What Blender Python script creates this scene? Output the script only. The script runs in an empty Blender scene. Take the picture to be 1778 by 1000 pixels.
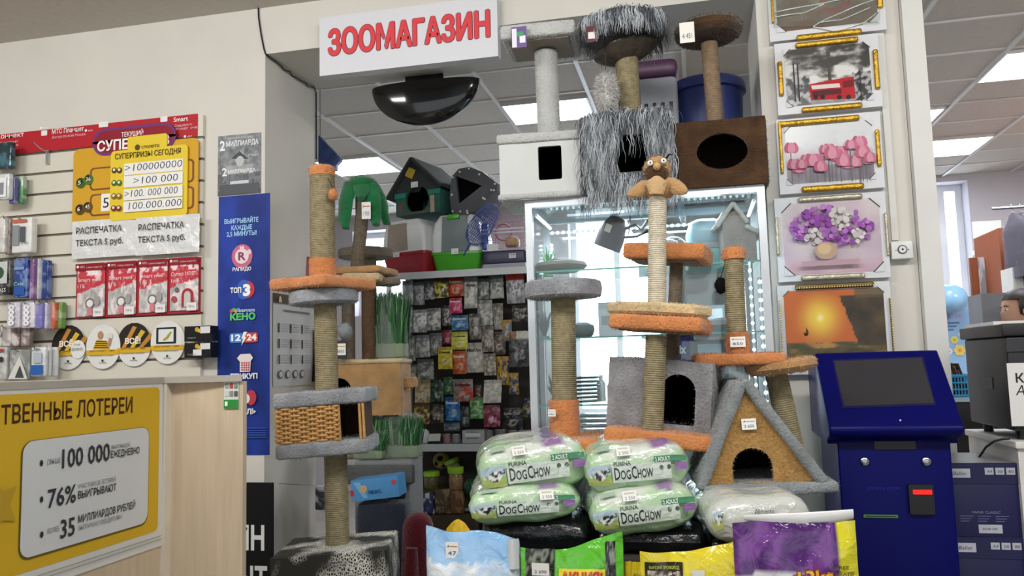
import bpy, bmesh, math, random
from math import sin, cos, pi, radians, sqrt, atan2, hypot
from mathutils import Vector, Matrix, Euler, noise

random.seed(7)
SC = bpy.context.scene
COL = SC.collection
# ------------------------------------------------------------------ camera, world, exposure, lamps
FPX, CZ = 1400.0, 1.3
CAM_ROT = (Matrix.Rotation(radians(12.6), 3, 'Z') @ Matrix.Rotation(radians(95.5), 3, 'X')
           @ Matrix.Rotation(radians(-1.55), 3, 'Z'))
cd = bpy.data.cameras.new('camera'); cam = bpy.data.objects.new('camera', cd); COL.objects.link(cam)
cam.location = (0, 0, CZ); cam.rotation_euler = CAM_ROT.to_euler()
cd.sensor_width = 36.0; cd.lens = 36.0 * FPX / 1778.0; cd.clip_start = 0.05; cd.clip_end = 100
SC.camera = cam
SC.view_settings.view_transform = 'Standard'; SC.view_settings.look = 'None'
SC.view_settings.exposure = 1.25; SC.view_settings.gamma = 1.0
try: SC.view_settings.use_curve_mapping = False
except Exception: pass
wd = bpy.data.worlds.new('world'); SC.world = wd; wd.use_nodes = True
wbg = wd.node_tree.nodes['Background']
wbg.inputs['Color'].default_value = (0.93, 0.97, 1.0, 1); wbg.inputs['Strength'].default_value = 0.45

def area(name, loc, rot, sx, sy, power, col=(1, 1, 1)):
    l = bpy.data.lights.new(name, 'AREA'); l.shape = 'RECTANGLE'; l.size = sx; l.size_y = sy
    l.energy = power; l.color = col
    o = bpy.data.objects.new(name, l); COL.objects.link(o); o.location = loc; o.rotation_euler = rot
    return o
# front sales room: unseen fluorescent ceiling panels, tilted to wash the front wall
for (x, y, p) in ((-3.3, 0.7, 12.5), (-1.5, 0.7, 12.5), (0.3, 0.7, 12.5), (2.1, 0.7, 12.5)):
    area('ceiling_lamp_light', (x, y, 2.9), (radians(52), 0, 0), 1.0, 0.3, p, (1.0, 0.985, 0.955))
area('rear_fill_light', (3.4, 5.6, 2.9), (0, 0, 0), 0.6, 0.6, 30, (0.96, 0.97, 1.0))  # added fill without a fixture, lifts the rear ceiling at the right
area('rear_fill_light', (-0.6, 7.2, 2.9), (0, 0, 0), 0.6, 0.6, 12, (0.96, 0.97, 1.0))  # second added fill over the rear room

def ray(px, py):
    return CAM_ROT @ Vector(((px - 889) / FPX, (500 - py) / FPX, -1))
def at(px, py, Y):                     # the point of the plane y = Y seen at a pixel of the photograph
    d = ray(px, py); return Vector((0, 0, CZ)) + d * (Y / d.y)
def atz(px, py, z):
    d = ray(px, py); return Vector((0, 0, CZ)) + d * ((z - CZ) / d.z)
def mpp(px, py, Y):                    # metres per pixel there
    return (at(px + 1, py, Y) - at(px, py, Y)).length

# ------------------------------------------------------------------ materials
def lin(c):
    if isinstance(c, str):
        c = c.lstrip('#'); c = [int(c[i:i + 2], 16) / 255 for i in (0, 2, 4)]
    return tuple((x / 12.92 if x <= 0.04045 else ((x + 0.055) / 1.055) ** 2.4) for x in c[:3])
_M = {}
def nodes(name):
    m = bpy.data.materials.new(name); m.use_nodes = True
    nt = m.node_tree; return m, nt, nt.nodes['Principled BSDF']
def plain(name, col, rough=0.55, metal=0.0, spec=0.5, var=0.06, scale=9.0, bump=0.0, bscale=40.0, sheen=0.0, stretch=None, coat=0.0):
    if name in _M: return _M[name]
    m, nt, b = nodes(name); c = lin(col)
    tc = nt.nodes.new('ShaderNodeTexCoord'); vec = tc.outputs['Object']
    if stretch:
        mp = nt.nodes.new('ShaderNodeMapping'); mp.inputs['Scale'].default_value = stretch
        nt.links.new(vec, mp.inputs['Vector']); vec = mp.outputs['Vector']
    n = nt.nodes.new('ShaderNodeTexNoise'); n.inputs['Scale'].default_value = scale; n.inputs['Detail'].default_value = 4
    nt.links.new(vec, n.inputs['Vector'])
    r = nt.nodes.new('ShaderNodeValToRGB')
    r.color_ramp.elements[0].position = 0.3; r.color_ramp.elements[1].position = 0.7
    r.color_ramp.elements[0].color = (*[max(0, x * (1 - var)) for x in c], 1)
    r.color_ramp.elements[1].color = (*[min(1, x * (1 + var)) for x in c], 1)
    nt.links.new(n.outputs['Fac'], r.inputs['Fac']); nt.links.new(r.outputs['Color'], b.inputs['Base Color'])
    b.inputs['Roughness'].default_value = rough; b.inputs['Metallic'].default_value = metal
    b.inputs['Specular IOR Level'].default_value = spec; b.inputs['Coat Weight'].default_value = coat
    if sheen:
        b.inputs['Sheen Weight'].default_value = sheen; b.inputs['Sheen Roughness'].default_value = 0.5
    if bump:
        n2 = nt.nodes.new('ShaderNodeTexNoise'); n2.inputs['Scale'].default_value = bscale; n2.inputs['Detail'].default_value = 5
        nt.links.new(vec, n2.inputs['Vector'])
        bp = nt.nodes.new('ShaderNodeBump'); bp.inputs['Strength'].default_value = bump; bp.inputs['Distance'].default_value = 0.01
        nt.links.new(n2.outputs['Fac'], bp.inputs['Height']); nt.links.new(bp.outputs['Normal'], b.inputs['Normal'])
    _M[name] = m; return m
def plush(name, col, var=0.22): return plain(name, col, 1.0, spec=0.1, var=var, scale=14, bump=0.7, bscale=130, sheen=0.35)
def emit(name, col, s):
    if name in _M: return _M[name]
    m = bpy.data.materials.new(name); m.use_nodes = True; nt = m.node_tree; nt.nodes.clear()
    e = nt.nodes.new('ShaderNodeEmission'); o = nt.nodes.new('ShaderNodeOutputMaterial')
    e.inputs['Color'].default_value = (*lin(col), 1); e.inputs['Strength'].default_value = s
    nt.links.new(e.outputs[0], o.inputs[0]); _M[name] = m; return m
def clear(name, tint='#ffffff', fac=0.07, rough=0.03, crinkle=0.0, body=0.0, bodycol='#ffffff'):
    """see-through sheet: transparent, a little gloss, optionally some milky body"""
    if name in _M: return _M[name]
    m = bpy.data.materials.new(name); m.use_nodes = True; nt = m.node_tree; nt.nodes.clear()
    o = nt.nodes.new('ShaderNodeOutputMaterial'); t = nt.nodes.new('ShaderNodeBsdfTransparent')
    t.inputs['Color'].default_value = (*lin(tint), 1)
    g = nt.nodes.new('ShaderNodeBsdfGlossy'); g.inputs['Roughness'].default_value = rough
    mx = nt.nodes.new('ShaderNodeMixShader'); mx.inputs['Fac'].default_value = fac
    nt.links.new(t.outputs[0], mx.inputs[1]); nt.links.new(g.outputs[0], mx.inputs[2]); out = mx
    if crinkle:
        n = nt.nodes.new('ShaderNodeTexNoise'); n.inputs['Scale'].default_value = 28; n.inputs['Detail'].default_value = 3
        bp = nt.nodes.new('ShaderNodeBump'); bp.inputs['Strength'].default_value = crinkle; bp.inputs['Distance'].default_value = 0.02
        nt.links.new(n.outputs['Fac'], bp.inputs['Height']); nt.links.new(bp.outputs['Normal'], g.inputs['Normal'])
    if body:
        d = nt.nodes.new('ShaderNodeBsdfDiffuse'); d.inputs['Color'].default_value = (*lin(bodycol), 1)
        m2 = nt.nodes.new('ShaderNodeMixShader'); m2.inputs['Fac'].default_value = body
        nt.links.new(mx.outputs[0], m2.inputs[1]); nt.links.new(d.outputs[0], m2.inputs[2]); out = m2
    nt.links.new(out.outputs[0], o.inputs[0]); _M[name] = m; return m
def printed(name, rough=0.5, crinkle=0.0, coat=0.0, cscale=22.0):
    """colours printed on the surface, read from the mesh's own print attribute"""
    if name in _M: return _M[name]
    m, nt, b = nodes(name)
    a = nt.nodes.new('ShaderNodeAttribute'); a.attribute_name = 'Col'
    nt.links.new(a.outputs['Color'], b.inputs['Base Color']); b.inputs['Roughness'].default_value = rough
    b.inputs['Coat Weight'].default_value = coat; b.inputs['Specular IOR Level'].default_value = 0.2 if rough > .45 else 0.45
    if crinkle:
        tc = nt.nodes.new('ShaderNodeTexCoord')
        n = nt.nodes.new('ShaderNodeTexNoise'); n.inputs['Scale'].default_value = cscale; n.inputs['Detail'].default_value = 3
        n.inputs['Distortion'].default_value = 0.8
        nt.links.new(tc.outputs['Object'], n.inputs['Vector'])
        bp = nt.nodes.new('ShaderNodeBump'); bp.inputs['Strength'].default_value = crinkle; bp.inputs['Distance'].default_value = 0.02
        nt.links.new(n.outputs['Fac'], bp.inputs['Height']); nt.links.new(bp.outputs['Normal'], b.inputs['Normal'])
    _M[name] = m; return m
def leopard():
    if 'leopard' in _M: return _M['leopard']
    m, nt, b = nodes('leopard'); tc = nt.nodes.new('ShaderNodeTexCoord')
    mp = nt.nodes.new('ShaderNodeMapping'); mp.inputs['Scale'].default_value = (150, 150, 90)
    nt.links.new(tc.outputs['Object'], mp.inputs['Vector'])
    v = nt.nodes.new('ShaderNodeTexVoronoi'); v.feature = 'DISTANCE_TO_EDGE'; v.inputs['Scale'].default_value = 1
    nt.links.new(mp.outputs['Vector'], v.inputs['Vector'])
    r = nt.nodes.new('ShaderNodeValToRGB'); r.color_ramp.elements[0].position = 0.1; r.color_ramp.elements[1].position = 0.2
    r.color_ramp.elements[0].color = (*lin('#e6e4da'), 1); r.color_ramp.elements[1].color = (*lin('#25251f'), 1)
    nt.links.new(v.outputs['Distance'], r.inputs['Fac'])
    n = nt.nodes.new('ShaderNodeTexNoise'); n.inputs['Scale'].default_value = 7
    nt.links.new(tc.outputs['Object'], n.inputs['Vector'])
    r2 = nt.nodes.new('ShaderNodeValToRGB'); r2.color_ramp.elements[0].position = 0.42; r2.color_ramp.elements[1].position = 0.58
    nt.links.new(n.outputs['Fac'], r2.inputs['Fac'])
    mx = nt.nodes.new('ShaderNodeMix'); mx.data_type = 'RGBA'
    nt.links.new(r2.outputs['Color'], mx.inputs['Factor']); mx.inputs['A'].default_value = (*lin('#2d2d27'), 1)
    nt.links.new(r.outputs['Color'], mx.inputs['B'])
    nt.links.new(mx.outputs['Result'], b.inputs['Base Color']); b.inputs['Roughness'].default_value = 0.9
    _M['leopard'] = m; return m
PRT = printed('print_paper', 0.5); PRG = printed('print_gloss', 0.25); PRP = printed('print_plastic', 0.22, 0.45, 0.3)
PRF = printed('print_foil', 0.3, 0.5)
WHITE = plain('white_paper', '#e2e1dc', 0.6, var=0.02); BLACK = plain('black_plastic', '#17171a', 0.35)
DARK = plain('dark_fabric', '#161412', 0.95, spec=0.1); HOLLOW = plain('opening_shade', '#070707', 0.95, spec=0.05); STEEL = plain('chrome', '#b9bcc0', 0.25, metal=1.0)  # HOLLOW: near-black tone that paints the shade inside openings
ALU = plain('aluminium', '#c9ced2', 0.38, metal=0.6, var=0.03)
SISAL = plain('sisal_rope', '#94896c', 0.95, spec=0.1, var=0.22, scale=60, bump=0.5, bscale=250)
SISALW = plain('pale_sisal_rope', '#cfc6b2', 0.95, spec=0.1, var=0.14, scale=60, bump=0.5, bscale=250)
ORANGE = plush('orange_plush', '#c8824f', 0.14); GREY = plush('grey_plush', '#8d8f94', 0.28); WHITEP = plush('white_plush', '#b9bab8', 0.07)
BROWN = plush('brown_plush', '#46311f', 0.4); TAUPE = plush('taupe_plush', '#7d7162'); BEIGE = plush('beige_plush', '#c9b187')
TAN = plush('tan_plush', '#b58a5c', 0.2); UNDER = plain('board_underside', '#6d5a48', 0.85); SISALD = plain('taupe_sisal_rope', '#75695b', 0.95, spec=0.1, var=0.2, scale=60, bump=0.5, bscale=250)
GLASS = clear('clear_glass', '#fafefe', 0.06); GLASSE = plain('glass_edge', '#4fa08c', 0.15)
TAGW = plain('tag_card', '#efefea', 0.5, var=0.02)

# ------------------------------------------------------------------ mesh builder
_TX = {}
def text_geo(s, bold=0.0):
    k = (s, bold)
    if k not in _TX:
        c = bpy.data.curves.new('t', 'FONT'); c.body = s; c.resolution_u = 2; c.offset = bold
        o = bpy.data.objects.new('t', c); COL.objects.link(o)
        dg = bpy.context.evaluated_depsgraph_get()
        me = bpy.data.meshes.new_from_object(o.evaluated_get(dg))
        v = [(p.co.x, p.co.y) for p in me.vertices]; f = [tuple(p.vertices) for p in me.polygons]
        bpy.data.objects.remove(o); bpy.data.curves.remove(c); bpy.data.meshes.remove(me)
        x0 = min(p[0] for p in v); x1 = max(p[0] for p in v)
        _TX[k] = ([((a - x0), b) for a, b in v], f, x1 - x0)
    return _TX[k]

class MB:
    def __init__(s):
        s.v = []; s.f = []; s.m = []; s.c = {}; s.mats = []; s.X = None
    def mi(s, m):
        if m not in s.mats: s.mats.append(m)
        return s.mats.index(m)
    def add(s, vs, fs, mat, cols=None):
        n = len(s.v); k = s.mi(mat)
        s.v += [tuple(s.X @ Vector(p)) if s.X else tuple(p) for p in vs]
        for i, f in enumerate(fs):
            if cols is not None: s.c[len(s.f)] = cols[i] if isinstance(cols, list) else cols
            s.f.append(tuple(n + a for a in f)); s.m.append(k)
        return s
    def box(s, x0, x1, y0, y1, z0, z1, mat, col=None):
        vs = [(x, y, z) for x in (x0, x1) for y in (y0, y1) for z in (z0, z1)]
        return s.add(vs, [(0, 1, 3, 2), (4, 6, 7, 5), (0, 4, 5, 1), (2, 3, 7, 6), (0, 2, 6, 4), (1, 5, 7, 3)], mat, lin(col) if col else None)
    def prism(s, out, y0, y1, mat, col=None, axis='y'):     # outline in xz (or yz for axis x, xy for axis z) pulled between y0 and y1
        n = len(out)
        mk = {'y': lambda a, b, t: (a, t, b), 'x': lambda a, b, t: (t, a, b), 'z': lambda a, b, t: (a, b, t)}[axis]
        vs = [mk(a, b, y0) for a, b in out] + [mk(a, b, y1) for a, b in out]
        fs = [tuple(range(n - 1, -1, -1)), tuple(range(n, 2 * n))] + [(i, (i + 1) % n, n + (i + 1) % n, n + i) for i in range(n)]
        return s.add(vs, fs, mat, lin(col) if col else None)
    def tube(s, pts, r, mat, n=10, caps=True, col=None):
        pts = [Vector(p) for p in pts]; rs = r if isinstance(r, (list, tuple)) else [r] * len(pts)
        vs = []; fs = []; up = None
        for i, p in enumerate(pts):
            d = (pts[min(i + 1, len(pts) - 1)] - pts[max(i - 1, 0)])
            d = d.normalized() if d.length > 1e-9 else Vector((0, 0, 1))
            if up is None: up = Vector((1, 0, 0)) if abs(d.x) < 0.8 else Vector((0, 1, 0))
            a = (up - d * up.dot(d)).normalized(); b = d.cross(a); up = a
            vs += [p + (a * cos(2 * pi * k / n) + b * sin(2 * pi * k / n)) * rs[i] for k in range(n)]
        for i in range(len(pts) - 1):
            fs += [(i * n + k, i * n + (k + 1) % n, (i + 1) * n + (k + 1) % n, (i + 1) * n + k) for k in range(n)]
        if caps: fs += [tuple(range(n - 1, -1, -1)), tuple(range((len(pts) - 1) * n, len(pts) * n))]
        return s.add(vs, fs, mat, lin(col) if col else None)
    def rope(s, p0, p1, r, mat, pitch=0.0065, n=22):       # a post wound with rope: one ridge per turn
        p0 = Vector(p0); p1 = Vector(p1); L = (p1 - p0).length; k = max(2, int(L / pitch)); pts = []; rs = []
        for i in range(k):
            for t, q in ((0.08, -0.0022), (0.3, -0.0004), (0.5, 0.0), (0.7, -0.0004)):
                pts.append(p0.lerp(p1, (i + t) / k)); rs.append(r + q)
        return s.tube(pts, rs, mat, n)
    def ell(s, c, r, mat, nu=18, nv=12, col=None, fn=None):
        vs = []; fs = []; c = Vector(c); r = (r, r, r) if not isinstance(r, (tuple, list)) else r
        for j in range(nv + 1):
            for i in range(nu):
                a = 2 * pi * i / nu; b = -pi / 2 + pi * j / nv
                d = Vector((cos(b) * cos(a), cos(b) * sin(a), sin(b)))
                k = fn(d) if fn else 1.0
                vs.append(c + Vector((d.x * r[0], d.y * r[1], d.z * r[2])) * k)
        for j in range(nv):
            fs += [(j * nu + i, j * nu + (i + 1) % nu, (j + 1) * nu + (i + 1) % nu, (j + 1) * nu + i) for i in range(nu)]
        return s.add(vs, fs, mat, lin(col) if col else None)
    def lathe(s, prof, mat, n=28, c=(0, 0, 0), col=None, sy=1.0):
        vs = []; fs = []
        for (r, z) in prof: vs += [(c[0] + r * cos(2 * pi * k / n), c[1] + sy * r * sin(2 * pi * k / n), c[2] + z) for k in range(n)]
        for i in range(len(prof) - 1):
            fs += [(i * n + k, i * n + (k + 1) % n, (i + 1) * n + (k + 1) % n, (i + 1) * n + k) for k in range(n)]
        fs += [tuple(range(n - 1, -1, -1)), tuple(range((len(prof) - 1) * n, len(prof) * n))]
        return s.add(vs, fs, mat, lin(col) if col else None)
    def rbox(s, c, size, r, mat, res=0.03, amp=0.0, col=None, colfn=None, nsc=9.0, front=None):
        """soft-cornered block; amp = lumpiness"""
        h = [a / 2 for a in size]; r = min(r, *h); c = Vector(c); idx = {}; vs = []; fs = []; cc = []
        def ax(k):
            q = h[k] - r; m = max(1, int(2 * q / res))
            return [-h[k], -h[k] + 0.3 * r] + [-q + 2 * q * i / m for i in range(m + 1)] + [h[k] - 0.3 * r, h[k]]
        A = [ax(0), ax(1), ax(2)]
        def vid(p):
            key = tuple(round(a, 6) for a in p)
            if key not in idx:
                inn = Vector([max(-(h[k] - r), min(h[k] - r, p[k])) for k in range(3)])
                d = (Vector(p) - inn); d = d.normalized() if d.length > 1e-9 else Vector((0, 0, 1))
                q = inn + d * r
                if amp: q += d * amp * noise.noise((q + c) * nsc)
                if front: q = front(q)
                idx[key] = len(vs); vs.append(q)
            return idx[key]
        for k in range(3):
            u, w = [(1, 2), (2, 0), (0, 1)][k]
            for sg in (-1, 1):
                for i in range(len(A[u]) - 1):
                    for j in range(len(A[w]) - 1):
                        q = []
                        for a, b in ((i, j), (i + 1, j), (i + 1, j + 1), (i, j + 1)):
                            p = [0, 0, 0]; p[k] = sg * h[k]; p[u] = A[u][a]; p[w] = A[w][b]; q.append(vid(p))
                        f = tuple(q if sg > 0 else q[::-1])
                        fs.append(f)
                        if colfn: cc.append([lin(colfn(vs[a])) for a in f])
        return s.add([v + c for v in vs], fs, mat, cc if colfn else (lin(col) if col else None))
    def grid(s, fn, nu, nv, mat, colfn=None, col=None):    # fn(u,v) -> point
        vs = [fn(i / nu, j / nv) for j in range(nv + 1) for i in range(nu + 1)]
        fs = [(j * (nu + 1) + i, j * (nu + 1) + i + 1, (j + 1) * (nu + 1) + i + 1, (j + 1) * (nu + 1) + i) for j in range(nv) for i in range(nu)]
        cc = lin(col) if col else None
        if colfn:
            cv = [lin(colfn(i / nu, j / nv)) for j in range(nv + 1) for i in range(nu + 1)]
            cc = [[cv[a] for a in f] for f in fs]
        return s.add(vs, fs, mat, cc)
    def text(s, t, x, z, h, mat=None, w=None, y=0.0, align='l', bold=0.0, col=None, S=None, slant=0.0, stroke=0.0):
        if stroke:                             # heavier letters: the same word laid down again around itself
            for k in range(10): s.text(t, x + stroke * cos(k * pi / 5), z + stroke * sin(k * pi / 5), h, mat, w, y - .00004 * k, align, 0, col)
        v, f, L = text_geo(t, bold); k = h / 0.729; kx = (w / L) if w else k
        ox = x - (L * kx) * {'l': 0, 'c': 0.5, 'r': 1}[align]
        P = [(ox + a * kx + slant * b * k, z + b * k) for a, b in v]
        vs = [S(a, b) if S else (a, y, b) for a, b in P]
        return s.add(vs, f, mat or PRT, lin(col) if col else None)
    def build(s, name, parent=None, loc=None, rot=None, smooth=True, bevel=0.0, fuzz=None):
        me = bpy.data.meshes.new(name); me.from_pydata([tuple(v) for v in s.v], [], s.f)
        for m in s.mats: me.materials.append(m)
        me.polygons.foreach_set('material_index', s.m)
        if s.c:
            ca = me.color_attributes.new('Col', 'FLOAT_COLOR', 'CORNER'); buf = [1.0] * (4 * len(me.loops))
            for i, p in enumerate(me.polygons):
                c = s.c.get(i)
                if c is None: continue
                for q, li in enumerate(p.loop_indices):
                    cc = c[q] if isinstance(c, list) else c
                    buf[4 * li:4 * li + 3] = cc[:3]
            ca.data.foreach_set('color', buf)
        if bevel:
            bm = bmesh.new(); bm.from_mesh(me)
            ed = [e for e in bm.edges if len(e.link_faces) == 2 and e.calc_face_angle(0) > radians(40)]
            bmesh.ops.bevel(bm, geom=ed, offset=bevel, segments=3, affect='EDGES', profile=0.5, clamp_overlap=True)
            bm.to_mesh(me); bm.free()
        if smooth:
            me.polygons.foreach_set('use_smooth', [True] * len(me.polygons))
            try: me.set_sharp_from_angle(angle=radians(38))
            except Exception: pass
        if fuzz: add_fuzz(me, *fuzz)
        me.update()
        o = bpy.data.objects.new(name, me); COL.objects.link(o)
        if parent: o.parent = parent
        if loc is not None: o.location = loc
        if rot is not None: o.rotation_euler = rot
        return o
def add_fuzz(me, n, ln=0.008, mat=0):
    """short pile standing off a plush surface"""
    me.calc_loop_triangles(); vs = [v.co.copy() for v in me.vertices]
    tr = [tuple(t.vertices) for t in me.loop_triangles]
    ar = [((vs[b] - vs[a]).cross(vs[c] - vs[a])) for a, b, c in tr]
    w = [x.length for x in ar]; pick = random.choices(range(len(tr)), weights=w, k=n)
    bm = bmesh.new(); bm.from_mesh(me); R = random.random
    for t in pick:
        a, b, c = tr[t]; u = R(); v = R()
        if u + v > 1: u, v = 1 - u, 1 - v
        p = vs[a] + (vs[b] - vs[a]) * u + (vs[c] - vs[a]) * v; nn = ar[t].normalized()
        d = (nn + Vector((R() - .5, R() - .5, R() - .9)) * 1.0).normalized()
        sd = d.cross(Vector((R() - .5, R() - .5, R() - .5))).normalized() * 0.0011
        f = bm.faces.new([bm.verts.new(p - sd), bm.verts.new(p + sd), bm.verts.new(p + d * ln * (.5 + R()))]); f.material_index = mat; f.smooth = True
    bm.to_mesh(me); bm.free()

# ------------------------------------------------------------------ things and parts
def tag(o, label, cat, group=None):
    o['label'] = label; o['category'] = cat
    if group: o['group'] = group
    return o
def struct(o, kind='structure'):
    o['kind'] = kind; return o
def thing(name, label, cat, loc, rz=0.0, tilt=0.0, group=None, tx=0.0):
    o = bpy.data.objects.new(name, None); COL.objects.link(o)
    o.location = loc; o.rotation_euler = (radians(tx), radians(tilt), radians(rz)); o.empty_display_size = 0.05
    return tag(o, label, cat, group)
def Lc(root, w):                                        # world point -> the thing's own frame
    return Matrix.LocRotScale(root.location, root.rotation_euler, None).inverted() @ Vector(w)

class Pan:
    """flat printed sheet lying in a wall plane; drawn in photograph pixels turned into metres on that plane"""
    def __init__(s, px, py, Y=3.28, org=None, rz=0.0):
        s.rz = radians(rz); s.u = Vector((cos(s.rz), sin(s.rz), 0)); s.n = Vector((sin(s.rz), -cos(s.rz), 0))
        s.o = Vector((0, Y, 0)) if org is None else Vector(org)
        s.c = s.pt(px, py); s.mb = MB(); s.lay = 0
    def pt(s, px, py):
        d = ray(px, py); c = Vector((0, 0, CZ)); t = (s.o - c).dot(s.n) / d.dot(s.n); return c + d * t
    def q(s, px, py):
        w = s.pt(px, py) - s.c; return (w.dot(s.u), w.z)
    def y(s, l): s.lay += 1; return -0.0008 * l - 0.000015 * s.lay
    def slab(s, x0, y0, x1, y1, th, mat, col=None, r=0.0):  # the body: front face at local y = 0
        a, b = s.q(x0, y0), s.q(x1, y1); s.bb = (a[0], b[1], b[0], a[1])
        if r: s.mb.prism(rrect(a[0], b[1], b[0], a[1], r), 0, th, mat, col)
        else: s.mb.box(a[0], b[0], 0, th, b[1], a[1], mat, col)
        return s
    def rect(s, x0, y0, x1, y1, col, l=1, r=0.0, mat=None):
        a, b = s.q(x0, y0), s.q(x1, y1)
        o = rrect(a[0], b[1], b[0], a[1], r) if r else [(a[0], b[1]), (b[0], b[1]), (b[0], a[1]), (a[0], a[1])]
        return s.face(o, col, l, mat)
    def face(s, o, col, l=1, mat=None):
        s.mb.add([(a, s.y(l), b) for a, b in o], [tuple(range(len(o)))], mat or PRT, lin(col)); return s
    def poly(s, pts, col, l=1, mat=None): return s.face([s.q(*p) for p in pts], col, l, mat)
    def disc(s, px, py, rpx, col, l=1, sy=1.0, n=28, mat=None):
        a = s.q(px, py); r = abs(s.q(px + rpx, py)[0] - a[0])
        return s.face([(a[0] + r * cos(2 * pi * k / n), a[1] + sy * r * sin(2 * pi * k / n)) for k in range(n)], col, l, mat)
    def text(s, t, x0, yb, x1, cap, col, l=2, bold=0.0, slant=0.0):   # baseline left pixel, right pixel, cap height in pixels
        a = s.q(x0, yb); b = s.q(x1, yb); h = abs(s.q(x0, yb - cap)[1] - a[1])
        s.mb.text(t, a[0], a[1], h, PRT, w=b[0] - a[0], y=s.y(l), bold=bold, col=col, slant=slant); return s
    def image(s, x0, y0, x1, y1, fn, nu=60, nv=40, l=1, mat=None):
        a, b = s.q(x0, y0), s.q(x1, y1); yy = s.y(l)
        s.mb.grid(lambda u, v: (a[0] + (b[0] - a[0]) * u, yy, b[1] + (a[1] - b[1]) * v), nu, nv, mat or PRT, colfn=fn); return s
    def done(s, name, label=None, cat=None, group=None, parent=None, smooth=False):
        o = s.mb.build(name, parent, None if parent else s.c, None if parent else (0, 0, s.rz), smooth)
        if label: tag(o, label, cat, group)
        return o
def rrect(x0, z0, x1, z1, r, n=5):
    o = []
    for cx, cz, a0 in ((x1 - r, z0 + r, -pi / 2), (x1 - r, z1 - r, 0), (x0 + r, z1 - r, pi / 2), (x0 + r, z0 + r, pi)):
        o += [(cx + r * cos(a0 + pi / 2 * k / n), cz + r * sin(a0 + pi / 2 * k / n)) for k in range(n + 1)]
    return o
def fbm(x, y, o=4): return noise.fractal((x, y, 3.7), 1.0, 2.0, o) * 0.5 + 0.5
def mixc(a, b, t):
    t = max(0, min(1, t)); return tuple(x + (y - x) * t for x, y in zip(a, b))
def H(c): c = c.lstrip('#'); return tuple(int(c[i:i + 2], 16) / 255 for i in (0, 2, 4))
def sstep(a, b, x):
    t = max(0, min(1, (x - a) / (b - a))); return t * t * (3 - 2 * t)

# ------------------------------------------------------------------ the setting
WALL = plain('wall_paint', '#d3cfc7', 0.8, spec=0.2, var=0.03, scale=3)
WALLB = plain('back_wall_paint', '#c3bec4', 0.8, spec=0.2, var=0.03, scale=2)
CEIL = plain('ceiling_tile', '#c9c3bb', 0.9, spec=0.1, var=0.04, scale=30)
FLOOR = plain('floor_tile', '#8f8a82', 0.4, var=0.12, scale=5)
XL, XR = -1.885, 0.308          # the opening
def sbox(name, *a, mat=WALL):
    return struct(MB().box(*a, mat).build(name, smooth=False))
sbox('floor', -4.7, 4.6, -4, 8.6, -0.1, 0.0, mat=FLOOR)
sbox('ceiling', -4.7, 4.6, -4, 8.6, 3.0, 3.1, mat=CEIL)
sbox('wall_front', -4.6, XL, 3.3, 3.8, 0, 3.0)
sbox('lintel', XL, XR, 3.3, 3.8, 2.775, 3.0)
sbox('wall_pillar', XR, 0.84, 3.3, 3.8, 0, 3.0)
sbox('trim_post', 0.842, 0.915, 3.26, 3.8, 0, 3.0, mat=plain('post_paint', '#d9d8d4', 0.5, var=0.02))
sbox('wall_left', -4.7, -4.6, -4, 8.6, 0, 3.0)
sbox('wall_right', 4.5, 4.6, -4, 8.6, 0, 3.0)
# ceiling grid of the room behind
g = MB(); GR = plain('ceiling_grid_paint', '#dcdbda', 0.5, var=0.02)
PX, X0G = 0.592, -2.35
k = -3
while X0G + k * PX < 4.4:
    x = X0G + k * PX; y0 = 3.82 if x < 0.92 else 1.2
    g.box(x - 0.012, x + 0.012, y0, 8.3, 2.985, 3.001, GR); k += 1
y = 1.42
while y < 8.3:
    if y > 3.85: g.box(-4.6, 0.92, y - 0.008, y + 0.008, 2.992, 3.001, GR)
    g.box(0.92, 4.5, y - 0.008, y + 0.008, 2.992, 3.001, GR); y += 0.495
struct(g.build('trim_ceiling_grid', smooth=False))
LAMP = emit('lamp_diffuser', '#f4f8ff', 9.0)
for i, (x0, x1, y0, y1, w) in enumerate(((-1.154, -0.586, 4.96, 5.40, 'nearest the top of the shelves'), (-2.93, -2.37, 5.88, 6.40, 'above the green cat house'),
                         (1.79, 2.36, 4.92, 5.42, 'large one at the upper right corner'), (1.79, 2.36, 6.82, 7.40, 'above the bright window'), (1.19, 1.76, 5.92, 6.42, 'small one beside the pillar'))):
    t = thing('ceiling_light', 'square ceiling light panel in the rear room, ' + w, 'ceiling light', ((x0 + x1) / 2, (y0 + y1) / 2, 2.975), group='rear ceiling light panels')
    a, b = (x1 - x0) / 2, (y1 - y0) / 2
    MB().box(-a + .012, a - .012, -b + .012, b - .012, 0.004, 0.024, LAMP).build('diffuser', t, smooth=False)
    f = MB()
    for q in ((-a, -a + .012, -b, b), (a - .012, a, -b, b), (-a + .012, a - .012, -b, -b + .012), (-a + .012, a - .012, b - .012, b)): f.box(*q, 0, 0.025, GR)
    f.build('frame', t, smooth=False)
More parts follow.
